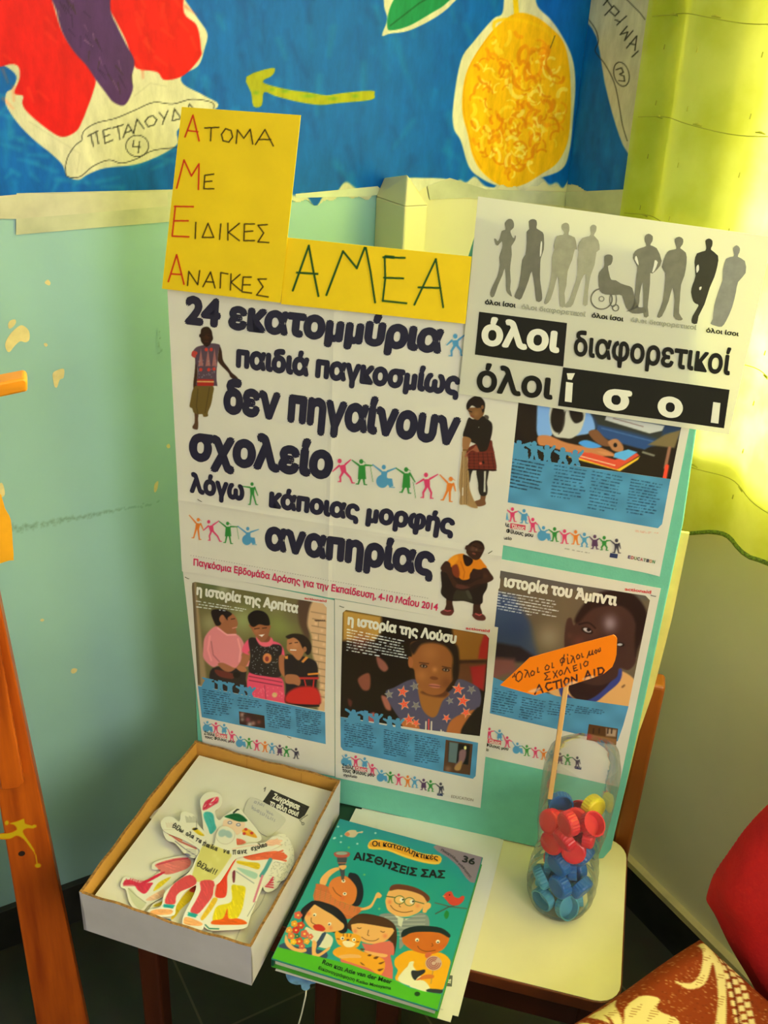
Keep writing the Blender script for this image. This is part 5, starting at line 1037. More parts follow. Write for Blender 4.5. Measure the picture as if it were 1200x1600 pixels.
# small grey slip with handwriting
zd = [zs+.0015]
def cutout(outline, label, paint, tfk, step=.0007, base=(232, 228, 218), dz=.0016, lift=None, name='paper_doll', cat='paper cut-out', k=5):
    """a cut-out drawing: white paper with a scissor-cut outline, coloured in pencil"""
    pl = lv(zd[0], lift); o_px = spline(outline, k) if k else np.array(outline); c = Canvas(pl, o_px, step, base, 0)
    c.set_outline(o_px); _q = pl.O+np.outer(c.U, pl.U)+np.outer(c.V, pl.V)-_o; c.clip = (_q@XV < bH-.0055) & (_q@XU < bW-.0055) & (_q@XU > .006); paint(c); zd[0] += dz
    o = c.build(name, M_PENCIL, None, thick=.0004); return tag(o, label, cat)
M_PENCIL = print_mat('pencil_on_paper', .6)
def scrib(cv, region, col, n, wd=1.6, a=.7, ang=1.0, L=14):
    """colouring-in strokes inside a region"""
    r = spline(region, 4); lo, hi = r.min(0), r.max(0); al = cv.cover(r, 1)[1]; old = cv.c.copy()
    for _ in range(n):
        x, y = RNG.uniform(lo[0], hi[0]), RNG.uniform(lo[1], hi[1]); an = ang+RNG.normal(0, .15); l = L*RNG.uniform(.5, 1.2)
        cv.line([(x-l*math.cos(an)/2, y-l*math.sin(an)/2), (x+l*math.cos(an)/2, y+l*math.sin(an)/2)], wd, np.array(col)*RNG.uniform(.85, 1.15), .7, a=a)
    cv.c = old+(cv.c-old)*al[:, None]
def col(cv, pts, rgb, n=10, ang=1.0, k=4, hi=1.12):
    cv.fill(pts, rgb, .7, k); scrib(cv, pts, np.clip(np.array(rgb)*hi, 0, 255), n, 1.2, .45, ang, 10); scrib(cv, pts, np.array(rgb)*.86, n, 1.0, .35, ang, 8)
cutout(D2((540, 165), (640, 180), (800, 290), (880, 370), (790, 470), (700, 520), (560, 420), (480, 350), (500, 240)), 'small grey slip of paper with pencil handwriting beside the black label', lambda c: pen(c, [D2(*q) for q in (
    [(590, 190), (582, 205), (600, 212), (606, 196), (590, 190)], [(614, 222), (626, 198), (634, 226)], [(650, 212), (640, 224), (656, 232), (660, 218), (650, 212)], [(676, 222), (668, 242)], [(700, 274), (704, 296), (716, 282), (712, 306)], [(730, 292), (724, 310), (740, 306)], [(752, 304), (744, 318), (760, 322)],
    [(566, 232), (562, 262), (576, 250), (576, 275)], [(592, 258), (588, 280), (604, 278)], [(616, 272), (610, 290), (626, 296), (630, 278), (616, 272)], [(646, 290), (640, 316)], [(664, 300), (656, 320), (676, 324), (680, 306)], [(700, 318), (692, 340)], [(716, 330), (708, 350), (724, 356)], [(742, 340), (736, 362)], [(758, 350), (752, 370)], [(776, 362), (770, 382)])], 1.0, (150, 150, 168), .5), None, base=(206, 204, 196), name='paper_slip', cat='paper', k=3)
def p_left(c):
    col(c, D1((515, 800), (700, 745), (830, 745), (850, 800), (800, 850), (640, 900), (560, 880), (530, 840)), (222, 120, 120), 30, .4)
    c.line(D1((530, 805), (700, 760), (820, 745)), 2, (206, 60, 90), .8); col(c, D1((380, 975), (570, 880), (590, 890), (430, 980), (370, 1000)), (208, 30, 70), 20, .5)
    col(c, D1((200, 1000), (240, 950), (370, 985), (480, 980), (470, 1010), (410, 1085), (340, 1050), (300, 1000)), (214, 52, 84), 40, 1.3)
    for i in range(16): c.line(D1((215+i*14, 935+RNG.uniform(0, 25)), (205+i*13, 1010)), 1.2, (206, 40, 76), .6)
    c.fill(D1((245, 1040), (280, 1040), (330, 1100), (390, 1150), (420, 1180), (380, 1230), (340, 1225), (280, 1150)), (206, 208, 180), .8); col(c, D1((420, 1140), (570, 1050), (600, 1060), (590, 1110), (480, 1150)), (240, 190, 160), 14, .5)
    col(c, D1((490, 1060), (540, 980), (650, 925), (640, 950), (560, 1020)), (226, 200, 40), 14, .8); c.line(D1((250, 1035), (330, 1110), (420, 1175)), .8, (150, 150, 130), .5)
cutout(D1((185, 960), (230, 920), (400, 960), (560, 860), (480, 850), (490, 790), (600, 750), (820, 710), (880, 740), (850, 850), (700, 960), (640, 1060), (560, 1130), (450, 1190), (390, 1250), (310, 1240), (250, 1150), (225, 1050), (175, 1020)), 'paper cut-out figure with crimson boot and pale glove at the lower left of the box', p_left, None)
def p_blue(c):
    col(c, D1((455, 1340), (560, 1325), (655, 1335), (645, 1385), (580, 1385), (500, 1365)), (16, 92, 140), 18, .2); col(c, D1((720, 1430), (740, 1390), (800, 1400), (780, 1440), (740, 1450)), (24, 140, 160), 10)
    col(c, D1((820, 1425), (900, 1430), (1010, 1460), (990, 1490), (900, 1480), (830, 1460)), (20, 100, 160), 14, .2); col(c, D1((660, 1330), (700, 1220), (830, 1050), (905, 1075), (860, 1140), (760, 1230), (700, 1310)), (214, 186, 30), 30, .9)
    col(c, D1((835, 1060), (890, 1000), (910, 1070)), (206, 60, 50), 8); col(c, D1((490, 1200), (560, 1165), (590, 1150), (570, 1190), (520, 1210)), (214, 186, 30), 10, .5); col(c, D1((950, 1310), (1000, 1200), (1060, 1120), (1090, 1130), (1010, 1300), (970, 1330)), (222, 184, 30), 20, 1.2)
cutout(D1((440, 1340), (470, 1200), (600, 1120), (820, 1000), (920, 980), (1100, 1090), (1120, 1200), (1040, 1380), (1060, 1450), (1010, 1500), (900, 1505), (760, 1475), (690, 1430), (560, 1400), (470, 1375)), 'paper cut-out legs with yellow trousers and blue shoes at the bottom of the box', p_blue, None)
def p_fuzz(c):
    for i in range(150):
        x, y = RNG.uniform(730, 950), RNG.uniform(520, 950); c.line(D2((x, y), (x+RNG.normal(0, 9), y+RNG.normal(0, 9))), .8, (168, 168, 164), .5, a=.7)
    for i in range(5): c.line(D2((690+i*12, 990-i*14), (760, 1000-i*24)), 2.2, (206, 50, 84), .6)
    c.line(D2((800, 950), (860, 940), (930, 890)), 1, (120, 120, 130), .6)
cutout(D2((690, 780), (740, 560), (800, 500), (880, 510), (950, 640), (955, 800), (910, 900), (830, 950), (800, 1000), (730, 1040), (680, 1030), (660, 960), (700, 900)), 'pencil-shaded paper cut-out with a pink striped shoe along the right side of the box', p_fuzz, None)
def p_hat(c):
    c.fill(D2((290, 400), (320, 360), (480, 380), (490, 440), (440, 500), (380, 500), (300, 460)), (238, 206, 186), .8)
    col(c, D2((305, 335), (380, 310), (440, 310), (490, 340), (518, 378), (440, 382), (360, 356)), (14, 96, 56), 26, .3)
    for x in (355, 435): c.ell(*D2((x, 392 if x < 400 else 412))[0], 3.6, 2.6, (120, 120, 160), .5); c.ell(*D2((x, 392 if x < 400 else 412))[0], 2.2, 1.4, (226, 222, 222), .5)
    col(c, D2((470, 470), (500, 445), (560, 470), (600, 510), (605, 535), (540, 520), (490, 500)), (236, 170, 50), 12, .6); 
    for x, y in ((505, 455), (560, 490), (490, 495)): c.ell(*D2((x, y))[0], 2.6, 2.2, (206, 60, 56), .6)
    col(c, D2((108, 310), (140, 290), (195, 310), (215, 400), (225, 450), (175, 500), (150, 440), (120, 370)), (70, 176, 182), 30, 1.3); scrib(c, D2((100, 260), (130, 190), (240, 150), (245, 200), (200, 230), (120, 275)), (214, 40, 80), 60, 1.6, .8, -.9, 12)
    col(c, D2((375, 585), (410, 545), (470, 550), (505, 580), (440, 600)), (224, 110, 92), 12)
    col(c, D2((480, 710), (600, 680), (720, 665), (800, 660), (880, 690), (890, 720), (830, 740), (720, 735), (560, 745)), (236, 110, 76), 26, .1)
    for i in range(5): c.line(D2((760, 690+i*8), (850+i*8, 655+i*24)), 2.6, (232, 104, 70), .7)
    col(c, D2((232, 980), (270, 880), (330, 820), (400, 735), (410, 740), (360, 830), (330, 900), (330, 1000), (310, 1090), (220, 1085)), (228, 66, 44), 40, 1.4)
    col(c, D2((425, 750), (520, 760), (630, 775), (620, 830), (520, 800), (430, 775)), (228, 196, 40), 14, .2); c.fill(D2((420, 815), (500, 830), (610, 870), (590, 920), (500, 880)), (170, 206, 196), .8); c.line(D2((415, 850), (580, 960)), 1.4, (150, 160, 170), .6)
    col(c, D2((380, 860), (405, 845), (400, 945), (382, 945)), (120, 40, 60), 4); col(c, D2((370, 985), (430, 980), (500, 1000), (490, 1100), (470, 1200), (420, 1290), (330, 1290), (200, 1320), (210, 1220), (250, 1170), (370, 1130)), (226, 204, 30), 50, 1.2)
    col(c, D2((190, 1345), (195, 1310), (290, 1290), (330, 1200), (345, 1290), (430, 1290), (505, 1320), (500, 1345), (350, 1350)), (232, 96, 20), 30, .2); c.line(D2((125, 1350), (160, 1385), (250, 1388)), 2, (40, 120, 110), .7)
    col(c, D2((80, 1290), (150, 1180), (200, 1100), (240, 1110), (190, 1200), (110, 1300)), (226, 186, 50), 16, 1.0)
    for p in ([(735, 740), (690, 830), (650, 890)], ): c.line(D2(*p), 6, (80, 160, 170), .8)
    c.line(D2((660, 890), (580, 1130)), 3.2, (214, 120, 150), .7); c.line(D2((600, 1130), (520, 1270)), 1, (150, 150, 146), .5)
    c.line(D2((390, 300), (420, 272), (440, 265)), 2.5, (40, 50, 40), .6)
cutout(D2((75, 180), (140, 110), (240, 110), (285, 170), (265, 240), (215, 290), (250, 370), (300, 330), (390, 270), (450, 270), (530, 360), (640, 500), (640, 560), (560, 600), (640, 650), (760, 620), (880, 640), (920, 710), (860, 770), (770, 760), (720, 880), (660, 1000), (600, 1140), (540, 1290), (500, 1380), (300, 1400), (160, 1400), (100, 1350), (60, 1290), (160, 1130), (200, 950), (240, 800), (150, 620), (110, 480), (95, 330)), 'paper cut-out figure in a green hat waving a red mitten, in the box', p_hat, None)
def p_arm(c):
    for i in range(10): c.line(D1((800+i*12, 340+6*(i % 3)), (812+i*11, 400)), .8, (150, 150, 140), .5)
    col(c, D1((865, 465), (900, 455), (980, 525), (930, 520)), (220, 190, 30), 10, .7); col(c, D1((865, 465), (900, 452), (916, 460), (890, 475)), (40, 36, 34), 4); c.line(D1((905, 380), (905, 450)), .8, (120, 120, 110), .5)
    c.line(D1((630, 500), (740, 580), (900, 650)), 2.5, (190, 90, 90), .8); c.line(D1((650, 520), (700, 530), (760, 570)), 3, (224, 130, 90), .8); c.line(D1((700, 580), (800, 660), (900, 720)), 1.2, (120, 110, 140), .6); c.fill(D1((790, 700), (830, 705), (850, 725), (800, 720)), (90, 84, 140), .6)
    for i in range(6): c.line(D1((810, 655+i*14), (900, 668+i*16)), .8, (150, 150, 150), .5)
cutout(D1((580, 480), (640, 480), (740, 390), (750, 320), (800, 295), (880, 330), (920, 420), (1000, 520), (960, 640), (900, 740), (800, 710), (700, 600), (620, 570)), 'hand-shaped paper cut-out with a pencilled palm behind the doll in a yellow shirt', p_arm, None)
def p_main(c):
    PC_ = (238, 208, 196)
    c.fill(D2((100, 610), (180, 600), (290, 640), (370, 690), (340, 750), (250, 880), (180, 940), (90, 950), (0, 920), (40, 760)), (216, 208, 128), .8, 3)
    for i in range(5): c.blob(*D2((170+RNG.uniform(-60, 80), 700+i*40))[0], 5, (226, 220, 150), .5)
    for q in ([(845, 905), (905, 955), (880, 1010), (760, 1060), (710, 1110), (695, 1185), (600, 1175), (640, 1060), (720, 960)], [(945, 965), (1070, 965), (1065, 1090), (1000, 1190), (915, 1280), (845, 1255), (900, 1150), (945, 1050)]): col(c, D1(*q), (216, 74, 84), 34, 1.2, 3)
    for q in ([(590, 1185), (695, 1195), (680, 1228), (590, 1215)], [(825, 1262), (915, 1285), (895, 1315), (822, 1298)]): col(c, D1(*q), (30, 160, 158), 8, .2, 0)
    for q in ([(460, 1260), (520, 1235), (665, 1240), (660, 1280), (560, 1290), (470, 1285)], [(780, 1350), (800, 1310), (880, 1330), (960, 1370), (940, 1395), (850, 1390), (790, 1375)]): col(c, D1(*q), (240, 170, 112), 12, .2)
    col(c, D2((690, 600), (710, 560), (780, 550), (850, 560), (800, 590), (750, 610)), (242, 190, 168), 16, .1)
    for i in range(4): c.line(D2((730, 580), (800+i*12, 545+i*18)), 2, (240, 186, 164), .7)
    c.line(D2((380, 640), (520, 610), (690, 600)), 1.2, (236, 196, 180), .7)
    c.ell(*D2((312, 505))[0], 15, 15, (228, 224, 214), .6); c.line([(352+15*math.cos(t), 1304+15*math.sin(t)) for t in np.linspace(0, 6.3, 24)], .8, (200, 190, 180), .5)
    c.ell(*D2((285, 490))[0], 7, 5.6, (164, 190, 196), 1, -30); c.ell(*D2((340, 500))[0], 7, 5, (164, 190, 196), 1, 40)
    c.line(D1((590, 470), (720, 470), (880, 600)), .8, (214, 200, 190), .5)
    for i in range(7): c.line(D1((610+i*12, 400+(i % 2)*8), (622+i*12, 450)), .7, (214, 190, 180), .5)
    BK = (20, 18, 20)
    def word(base, d, ls, s=1.): 
        b0, d = np.array(base, float), np.array(d, float)/np.hypot(*d); n = np.array([d[1], -d[0]])
        for l in ls: c.line([tuple(b0+d*x*s+n*y*s) for x, y in l], 1.35, BK, .45)
    TH = lambda x: [[(x, 1), (x-1, 5), (x+1, 9), (x+3, 7), (x+3, 2), (x, 1)], [(x-.5, 5), (x+3.5, 5)]]
    E_ = lambda x: [[(x+2.5, 5), (x, 4.4), (x+1.5, 3), (x-.5, 1.4), (x+2.5, .4)], [(x+1, 6.5), (x+2, 8)]]
    LA = lambda x: [[(x, 7.5), (x+1.5, 7), (x+3.5, 0)], [(x+2, 4), (x, 0)]]
    OM = lambda x: [[(x, 4), (x-.6, 1), (x+1, 0), (x+1.8, 2.6), (x+2.6, 0), (x+4, 1), (x+3.6, 4)]]
    O_ = lambda x: [[(x+1.5, 4.5), (x, 3), (x+.6, .4), (x+2.4, .2), (x+3, 3), (x+1.5, 4.5)]]
    AL = lambda x: [[(x+3, 4.5), (x+.3, 3.6), (x+.3, .8), (x+2, .2), (x+3, 4.4), (x+3.6, 0)]]
    TA = lambda x: [[(x, 4.5), (x+3.6, 4.8)], [(x+1.8, 4.6), (x+1.4, 0)]]
    IO = lambda x: [[(x, 4.5), (x, .4), (x+.8, .2)]]
    PI_ = lambda x: [[(x, 0), (x+.3, 5)], [(x+2.6, 5), (x+2.6, 0)], [(x-.5, 5), (x+3.6, 5.2)]]
    DE = lambda x: [[(x+2.6, 6.8), (x+.6, 6.8), (x+2, 4.6), (x+.2, 2.6), (x+1, .2), (x+2.6, .8), (x+2.6, 3.2), (x+1.4, 4.4)]]
    NU = lambda x: [[(x, 4.5), (x+1, 0), (x+2.8, 4.5)]]
    SI = lambda x: [[(x+3.6, 4.8), (x+1, 4.4), (x, 2), (x+1.2, .2), (x+2.6, 1), (x+2.4, 3.4), (x+1.4, 4.2)]]
    XI = lambda x: [[(x, 4.6), (x+3, -1.6)], [(x+3, 4.6), (x, -1.6)]]
    EP = lambda x: [[(x+2.5, 4.6), (x, 4), (x+1.5, 2.6), (x-.5, 1.2), (x+2.5, .2)]]
    A0 = T(160, 1220, 6.155, [(675, 455)])[0]
    word(A0, (11, 5), TH(0)+E_(5)+LA(8.5)+OM(13), 1.0)
    word(T(160, 1220, 6.155, [(800, 520)])[0], (10, 5), O_(0)+LA(4)+AL(9), 1.); word(T(160, 1220, 6.155, [(895, 575)])[0], (10, 5), TA(0)+AL(5), 1.)
    word(T(160, 1220, 6.155, [(965, 620)])[0], (10, 4), PI_(0)+AL(5)+IO(10)+DE(12.5)+IO(17)+AL(19.5), 1.)
    word(T(300, 1220, 6, [(295, 672)])[0], (10, 2.5), NU(0)+AL(5), 1.); word(T(300, 1220, 6, [(388, 688)])[0], (10, -.6), PI_(0)+AL(5.5)+NU(11)+EP(15.5), 1.15); word(T(300, 1220, 6, [(560, 655)])[0], (10, -3), SI(0)+XI(5)+O_(9.5)+LA(13)+EP(17.5)+IO(20.5)+O_(22.5), .98)
    word(T(300, 1220, 6, [(48, 806)])[0], (10, 4.2), TH(0)+E_(5)+LA(9)+OM(14)+[[(20+i*3.4, 6.5), (19.6+i*3.4, 2)] for i in range(3)]+[[(19.5+i*3.4, .4), (19.4+i*3.4, 0)] for i in range(3)], 1.15)
cutout(D1((560, 410), (600, 350), (680, 350), (740, 400), (830, 460), (940, 560), (1070, 610), (1090, 520), (1130, 450), (1200, 440), (1280, 500), (1290, 600))+D2((440, 610), (560, 580), (680, 580), (760, 520), (850, 530), (870, 570), (800, 620), (700, 660), (520, 700), (410, 730), (340, 830), (260, 950), (205, 990), (190, 1100), (100, 1230), (70, 1280), (110, 1340), (90, 1400), (-30, 1390), (-90, 1350), (-80, 1260), (20, 1060), (40, 980))+D1((900, 1000), (780, 1080), (710, 1200), (690, 1290), (560, 1310), (440, 1290), (440, 1240), (560, 1210), (590, 1090), (660, 1010), (830, 880), (900, 740), (930, 660), (760, 560), (600, 490)), 'paper doll in a yellow shirt and red trousers, outstretched arms covered in handwriting', p_main, None, k=3)
sheet_abs(flatrect(.004, .05, .09, .14, .3), zs-.009, 'stray paper hand poking out at the left wall of the box', None)
# ================================================================== book and loose papers
zk = ZSEAT
B4p = lambda *p: T(400, 1240, 3, p)
def lev(z, f=None): p = level(z, -.2776); return Plane(p.O, p.U, p.V, f)
LP = lev(zk+.0015); LP2 = lev(zk+.0030); LP3 = lev(zk+.0045)
tag(slab('paper_sheet', LP, [(566, 1262), (787, 1312), (716, 1588), (452, 1520)], M_PAPER, 0, .0006, 12), 'lowest white sheet under the picture book, its corner turned at the front', 'paper')
tag(slab('paper_sheet', LP2, [(556, 1263), (783, 1305), (704, 1597), (430, 1516)], M_PAPER, 0, .0006, 12), 'white sheet just under the picture book, showing along its right side', 'paper')
o = slab('paper_sheet', LP3, [(590, 1290), (760, 1330), (693, 1577), (470, 1520)], M_PAPER, 0, .0005, 10); tag(o, 'worksheet peeking out under the book with a grey printed tag', 'paper')
tg = slab('printed_tag', lev(zk+.0052), T(560, 1430, 6, [(826, 560), (884, 566), (876, 668), (812, 662)]), mat('tag_grey', (96, 100, 96), .6), 0, .0002, 4, o); text('printed_text', 'α!', lev(zk+.0052), *T(560, 1430, 6, [(826, 632), (866, 640), (830, 590)]), M_WHITE, .0003, o, bold=.04)
KB = lev(zk+.0205); TH_ = .0022
book = empty('picture_book', tuple(np.r_[KB.at((590, 1430))[:2], zk+.005])); tag(book, "hardback children's picture book with a teal and green illustrated cover", 'book')
bq = np.array([KB.uv(p) for p in [(531, 1281), (755, 1337), (685, 1579), (422, 1497)]]); x0, x1 = bq[[0, 3], 0].mean(), bq[[1, 2], 0].mean(); y1, y0 = bq[[0, 1], 1].mean(), bq[[2, 3], 1].mean()
def bslab(name, a0, a1, b0, b1, z1, z0, mt, bev=.0008):
    pts = [KB.P(a, b, 0)*[1, 1, 0]+[0, 0, z1] for a, b in ((a0, b0), (a1, b0), (a1, b1), (a0, b1))]; m = MB(); m.prism(pts, None, (0, 0, z0-z1)); return m.build(name, mt, book, bevel=bev)
zc = zk+.0205
M_COV = mat('book_cloth_teal', (36, 140, 128), .4)
bslab('front_cover', x0, x1, y0, y1, zc-.0003, zc-TH_-.0003, M_COV); bslab('back_cover', x0, x1, y0, y1, zk+.0075, zk+.0055, mat('book_green', (60, 150, 36), .4)); bslab('spine', x0, x0+.003, y0, y1, zc-TH_, zk+.0075, mat('spine_green', (20, 84, 60), .4))
bslab('page_block', x0+.0035, x1-.004, y0+.004, y1-.004, zc-TH_-.0004, zk+.0078, mat('page_edges', (226, 220, 204), .8, .12, 400, stretch=(1, 1, 60)), 0)
TEAL = (34, 156, 150)
c = Canvas(KB, [KB_ for KB_ in [(531, 1281), (755, 1337), (685, 1579), (422, 1497)]], .00075, TEAL, 0)
c.outline = None; c.mask = ((c.U >= x0+.0004) & (c.U <= x1-.0004) & (c.V >= y0+.0004) & (c.V <= y1-.0004)).astype(float)
for i in range(60): c.blob(RNG.uniform(430, 750), RNG.uniform(1290, 1560), RNG.uniform(10, 26), [(30, 146, 148), (40, 166, 146), (44, 160, 160)][i % 3], .35)
t = np.clip((c.V-(y1-.05))/.05, 0, 1); c._mix(t*.5, (30, 132, 168))
b1 = lambda *p: T(420, 1270, 6, p); b2 = lambda *p: T(580, 1300, 5.714, p); b3 = lambda *p: T(420, 1400, 6, p); b4_ = lambda *p: T(560, 1430, 6, p)
SKA, SKB, SKC, LN = (238, 178, 108), (226, 128, 60), (208, 108, 36), (96, 50, 28)
for x, y in ((650, 130), (680, 218), (620, 235), (675, 275), (830, 290), (1000, 190), (610, 240)): c.ell(*b1((x, y))[0], 1.7, 1.5, (176, 220, 214), .6)
for x, y in ((750, 325), (895, 580), (1035, 900)): c.ell(*b1((x, y))[0], 1.8, 1.6, (110, 186, 120), .8)
c.fill(b1((710, 200), (750, 165), (810, 162), (830, 180), (880, 172), (876, 190), (840, 192), (810, 225), (780, 232), (735, 222)), (206, 190, 160), .6); c.fill(b1((712, 200), (740, 180), (760, 205), (735, 222)), (206, 130, 90), .6)
# banner
c.fill(B4p((540, 218), (600, 220), (700, 250), (780, 280), (864, 292), (858, 330), (790, 325), (700, 300), (610, 266), (528, 258)), (246, 196, 70), .6, 3); c.fill(B4p((545, 222), (600, 224), (700, 253), (780, 283), (860, 296), (855, 318), (790, 313), (700, 288), (610, 256), (534, 248)), (240, 166, 32), .6, 3)
# grey corner
c.fill(B4p((845, 240), (1075, 300), (1030, 420), (980, 390), (950, 345), (900, 300), (850, 270)), (140, 124, 140), .8, 2)
c.fill(B4p((1064, 292), (1090, 300), (880, 1040), (850, 1010)), TEAL, .6, 0, a=0)
# telescope child
c.fill(b1((480, 670), (490, 610), (560, 540), (640, 510), (690, 525), (640, 545), (570, 600), (530, 680)), SKA, .6); c.fill(b1((425, 820), (440, 690), (450, 665), (550, 690), (600, 780), (720, 850), (880, 890), (870, 920), (740, 1000), (600, 880)), (206, 110, 62), .6, 3)
for i in range(9): c.line(b1((440+i*50, 690+i*14), (430+i*46, 800+i*16)), .9, (150, 130, 70), .5, a=.7); c.line(b1((440, 720+i*16), (820, 850+i*16)), .9, (236, 150, 90), .5, a=.6)
c.fill(b1((745, 585), (790, 565), (840, 590), (880, 680), (885, 780), (850, 865), (790, 870), (740, 800)), (34, 38, 44), .6); c.fill(b1((560, 690), (600, 620), (700, 590), (760, 620), (820, 700), (820, 790), (780, 860), (700, 840), (610, 800), (570, 740)), SKB, .6); c.line(b1((600, 700), (630, 750), (680, 785)), .9, LN, .5, 4)
for x, y in ((700, 640), (712, 760)): c.ell(*b1((x, y))[0], 3, 2.6, (240, 236, 220), .5); c.ell(*b1((x, y-3))[0], 1.2, 1.2, (30, 24, 22), .4)
c.blob(*b1((690, 800))[0], 4, (226, 96, 60), .7)
c.fill(b1((640, 420), (735, 420), (715, 490), (712, 580), (700, 628), (680, 620), (670, 560), (655, 490)), (74, 78, 84), .6, 2); c.fill(b1((612, 375), (680, 362), (755, 372), (750, 410), (680, 420), (625, 412)), (176, 84, 74), .6); c.ell(*b1((683, 380))[0], 9, 2.6, (150, 166, 160), .6); c.line(b1((650, 470), (725, 470)), 1.2, (200, 120, 80), .5)
c.fill(b1((655, 500), (720, 490), (725, 515), (690, 535)), SKA, .6); c.fill(b1((860, 900), (940, 870), (980, 820), (1005, 760), (1030, 745), (1060, 775), (1040, 800), (1010, 805), (960, 890), (880, 915)), SKA, .6)
# boy with glasses
c.fill(b2((70, 750), (160, 725), (230, 745), (330, 770), (440, 720), (510, 760), (510, 860), (400, 900), (300, 1000), (250, 1040), (240, 860)), (136, 144, 146), .7, 3)
for i in range(7): c.line(b2((120+i*22, 760+i*32), (480, 750+i*36)), 1.0, (196, 200, 196), .5, a=.8)
c.fill(b2((235, 755), (290, 770), (270, 850), (240, 830)), (210, 212, 196), .6, 0); c.fill(b2((205, 738), (250, 755), (230, 768)), (226, 222, 206), .6, 0); c.fill(b2((300, 775), (340, 770), (310, 785)), (226, 222, 206), .6, 0)
c.fill(b2((130, 600), (165, 520), (260, 510), (400, 530), (500, 600), (470, 660), (420, 720), (320, 755), (220, 745), (150, 700), (130, 640)), SKA, .6); c.fill(b2((165, 525), (180, 480), (250, 465), (380, 490), (480, 540), (525, 590), (500, 625), (460, 570), (360, 530), (240, 512)), (112, 62, 38), .6, 3)
for x, y in ((252, 606), (342, 622)):
    for r_, cc in ((8.4, (52, 110, 66)), (7.2, (240, 190, 120))): c.ell(*b2((x, y))[0], r_, r_*.82, cc, .5)
    c.ell(*b2((x+22, y))[0], 3.4, 3.4, (238, 232, 216), .5); c.ell(*b2((x+32, y-2))[0], 1.5, 1.5, (24, 22, 20), .4)
c.line(b2((135, 574), (210, 584)), 1.3, (52, 100, 60), .5); c.line(b2((390, 618), (470, 640)), 1.3, (52, 100, 60), .5); c.line(b2((172, 655), (210, 695), (290, 718), (370, 705)), .9, LN, .5, 4); c.blob(*b2((165, 625))[0], 4, (232, 120, 80), .7); c.blob(*b2((415, 660))[0], 4, (232, 130, 84), .6); c.line(b2((256, 640), (250, 660), (262, 668)), .8, LN, .5)
c.fill(b2((460, 715), (465, 660), (500, 630), (530, 640), (530, 670), (500, 700), (490, 720)), SKA, .6)
# bird on a branch
c.line(b2((570, 632), (700, 665), (860, 685)), 1.6, (92, 96, 84), .6); c.line(b2((575, 730), (690, 670), (740, 660)), 1.8, (80, 84, 70), .6); c.fill(b2((645, 575), (670, 540), (715, 530), (740, 575), (780, 590), (810, 570), (832, 578), (820, 620), (770, 655), (710, 650), (672, 610)), (214, 70, 52), .6); c.ell(*b2((700, 562))[0], 1, 1, (30, 20, 20), .4); c.line(b2((640, 572), (660, 576)), 1.2, (230, 160, 70), .4); c.fill(b2((672, 700), (695, 725), (685, 765), (665, 775), (650, 740)), (30, 130, 60), .6)
# girl with flowers
c.fill(b3((330, 100), (420, 45), (520, 60), (640, 110), (720, 200), (740, 300), (700, 350), (560, 330), (430, 250), (340, 220), (300, 150)), (26, 30, 36), .6); c.fill(b3((335, 150), (420, 80), (520, 120), (640, 210), (705, 270), (680, 320), (560, 340), (440, 330), (350, 250)), SKA, .6)
c.fill(b3((300, 150), (400, 50), (430, 70), (380, 130), (335, 200), (320, 260), (310, 220)), (26, 30, 36), .6); c.fill(b3((420, 60), (600, 90), (720, 230), (690, 250), (620, 190), (500, 120)), (26, 30, 36), .6)
for x, y in ((430, 176), (570, 262)): c.ell(*b3((x, y))[0], 2.8, 2.6, (240, 236, 220), .5, -20); c.ell(*b3((x-4, y+5))[0], 1.2, 1.2, (30, 24, 22), .4)
c.line(b3((398, 205), (400, 245), (440, 270)), .9, LN, .5, 4); c.blob(*b3((372, 165))[0], 4.5, (230, 110, 70), .7); c.blob(*b3((580, 300))[0], 4, (232, 120, 80), .6)
c.fill(b3((415, 280), (460, 265), (500, 275), (530, 310), (500, 330), (440, 320)), (206, 48, 34), .6); c.line(b3((450, 335), (430, 410)), 1.2, (40, 90, 50), .5)
c.fill(b3((350, 290), (420, 320), (520, 340), (590, 380), (600, 430), (560, 490), (450, 470), (400, 420), (340, 350)), (226, 222, 200), .6); c.fill(b3((500, 350), (540, 350), (480, 460), (450, 500), (540, 520), (540, 590), (400, 580), (350, 540), (100, 490), (140, 440), (300, 480), (420, 470)), (52, 74, 110), .6, 2)
c.fill(b3((410, 420), (450, 440), (440, 520), (470, 540), (560, 480), (570, 500), (480, 565), (420, 575), (405, 540)), SKA, .6); c.fill(b3((160, 360), (190, 430), (260, 490), (340, 490), (350, 520), (280, 530), (190, 490), (150, 430)), SKA, .6)
for x, y, r_, cc in ((275, 180, 6.5, (214, 90, 70)), (240, 260, 5.5, (232, 160, 40)), (300, 275, 6, (212, 70, 36)), (190, 320, 5.5, (226, 150, 60)), (255, 320, 6, (206, 50, 40)), (335, 355, 6.5, (220, 100, 74)), (210, 375, 6, (222, 120, 70)), (285, 425, 6.5, (216, 80, 30)), (230, 430, 5, (240, 190, 40)), (355, 425, 5, (236, 170, 50)), (390, 380, 4.5, (224, 110, 90)), (310, 470, 5, (214, 96, 80)), (265, 375, 4, (30, 110, 80))):
    for k in range(5): c.ell(b3((x, y))[0][0]+r_*.55*math.cos(k*1.257), b3((x, y))[0][1]+r_*.55*math.sin(k*1.257), r_*.5, r_*.46, cc, .5)
    c.ell(*b3((x, y))[0], r_*.28, r_*.26, (250, 210, 110), .5)
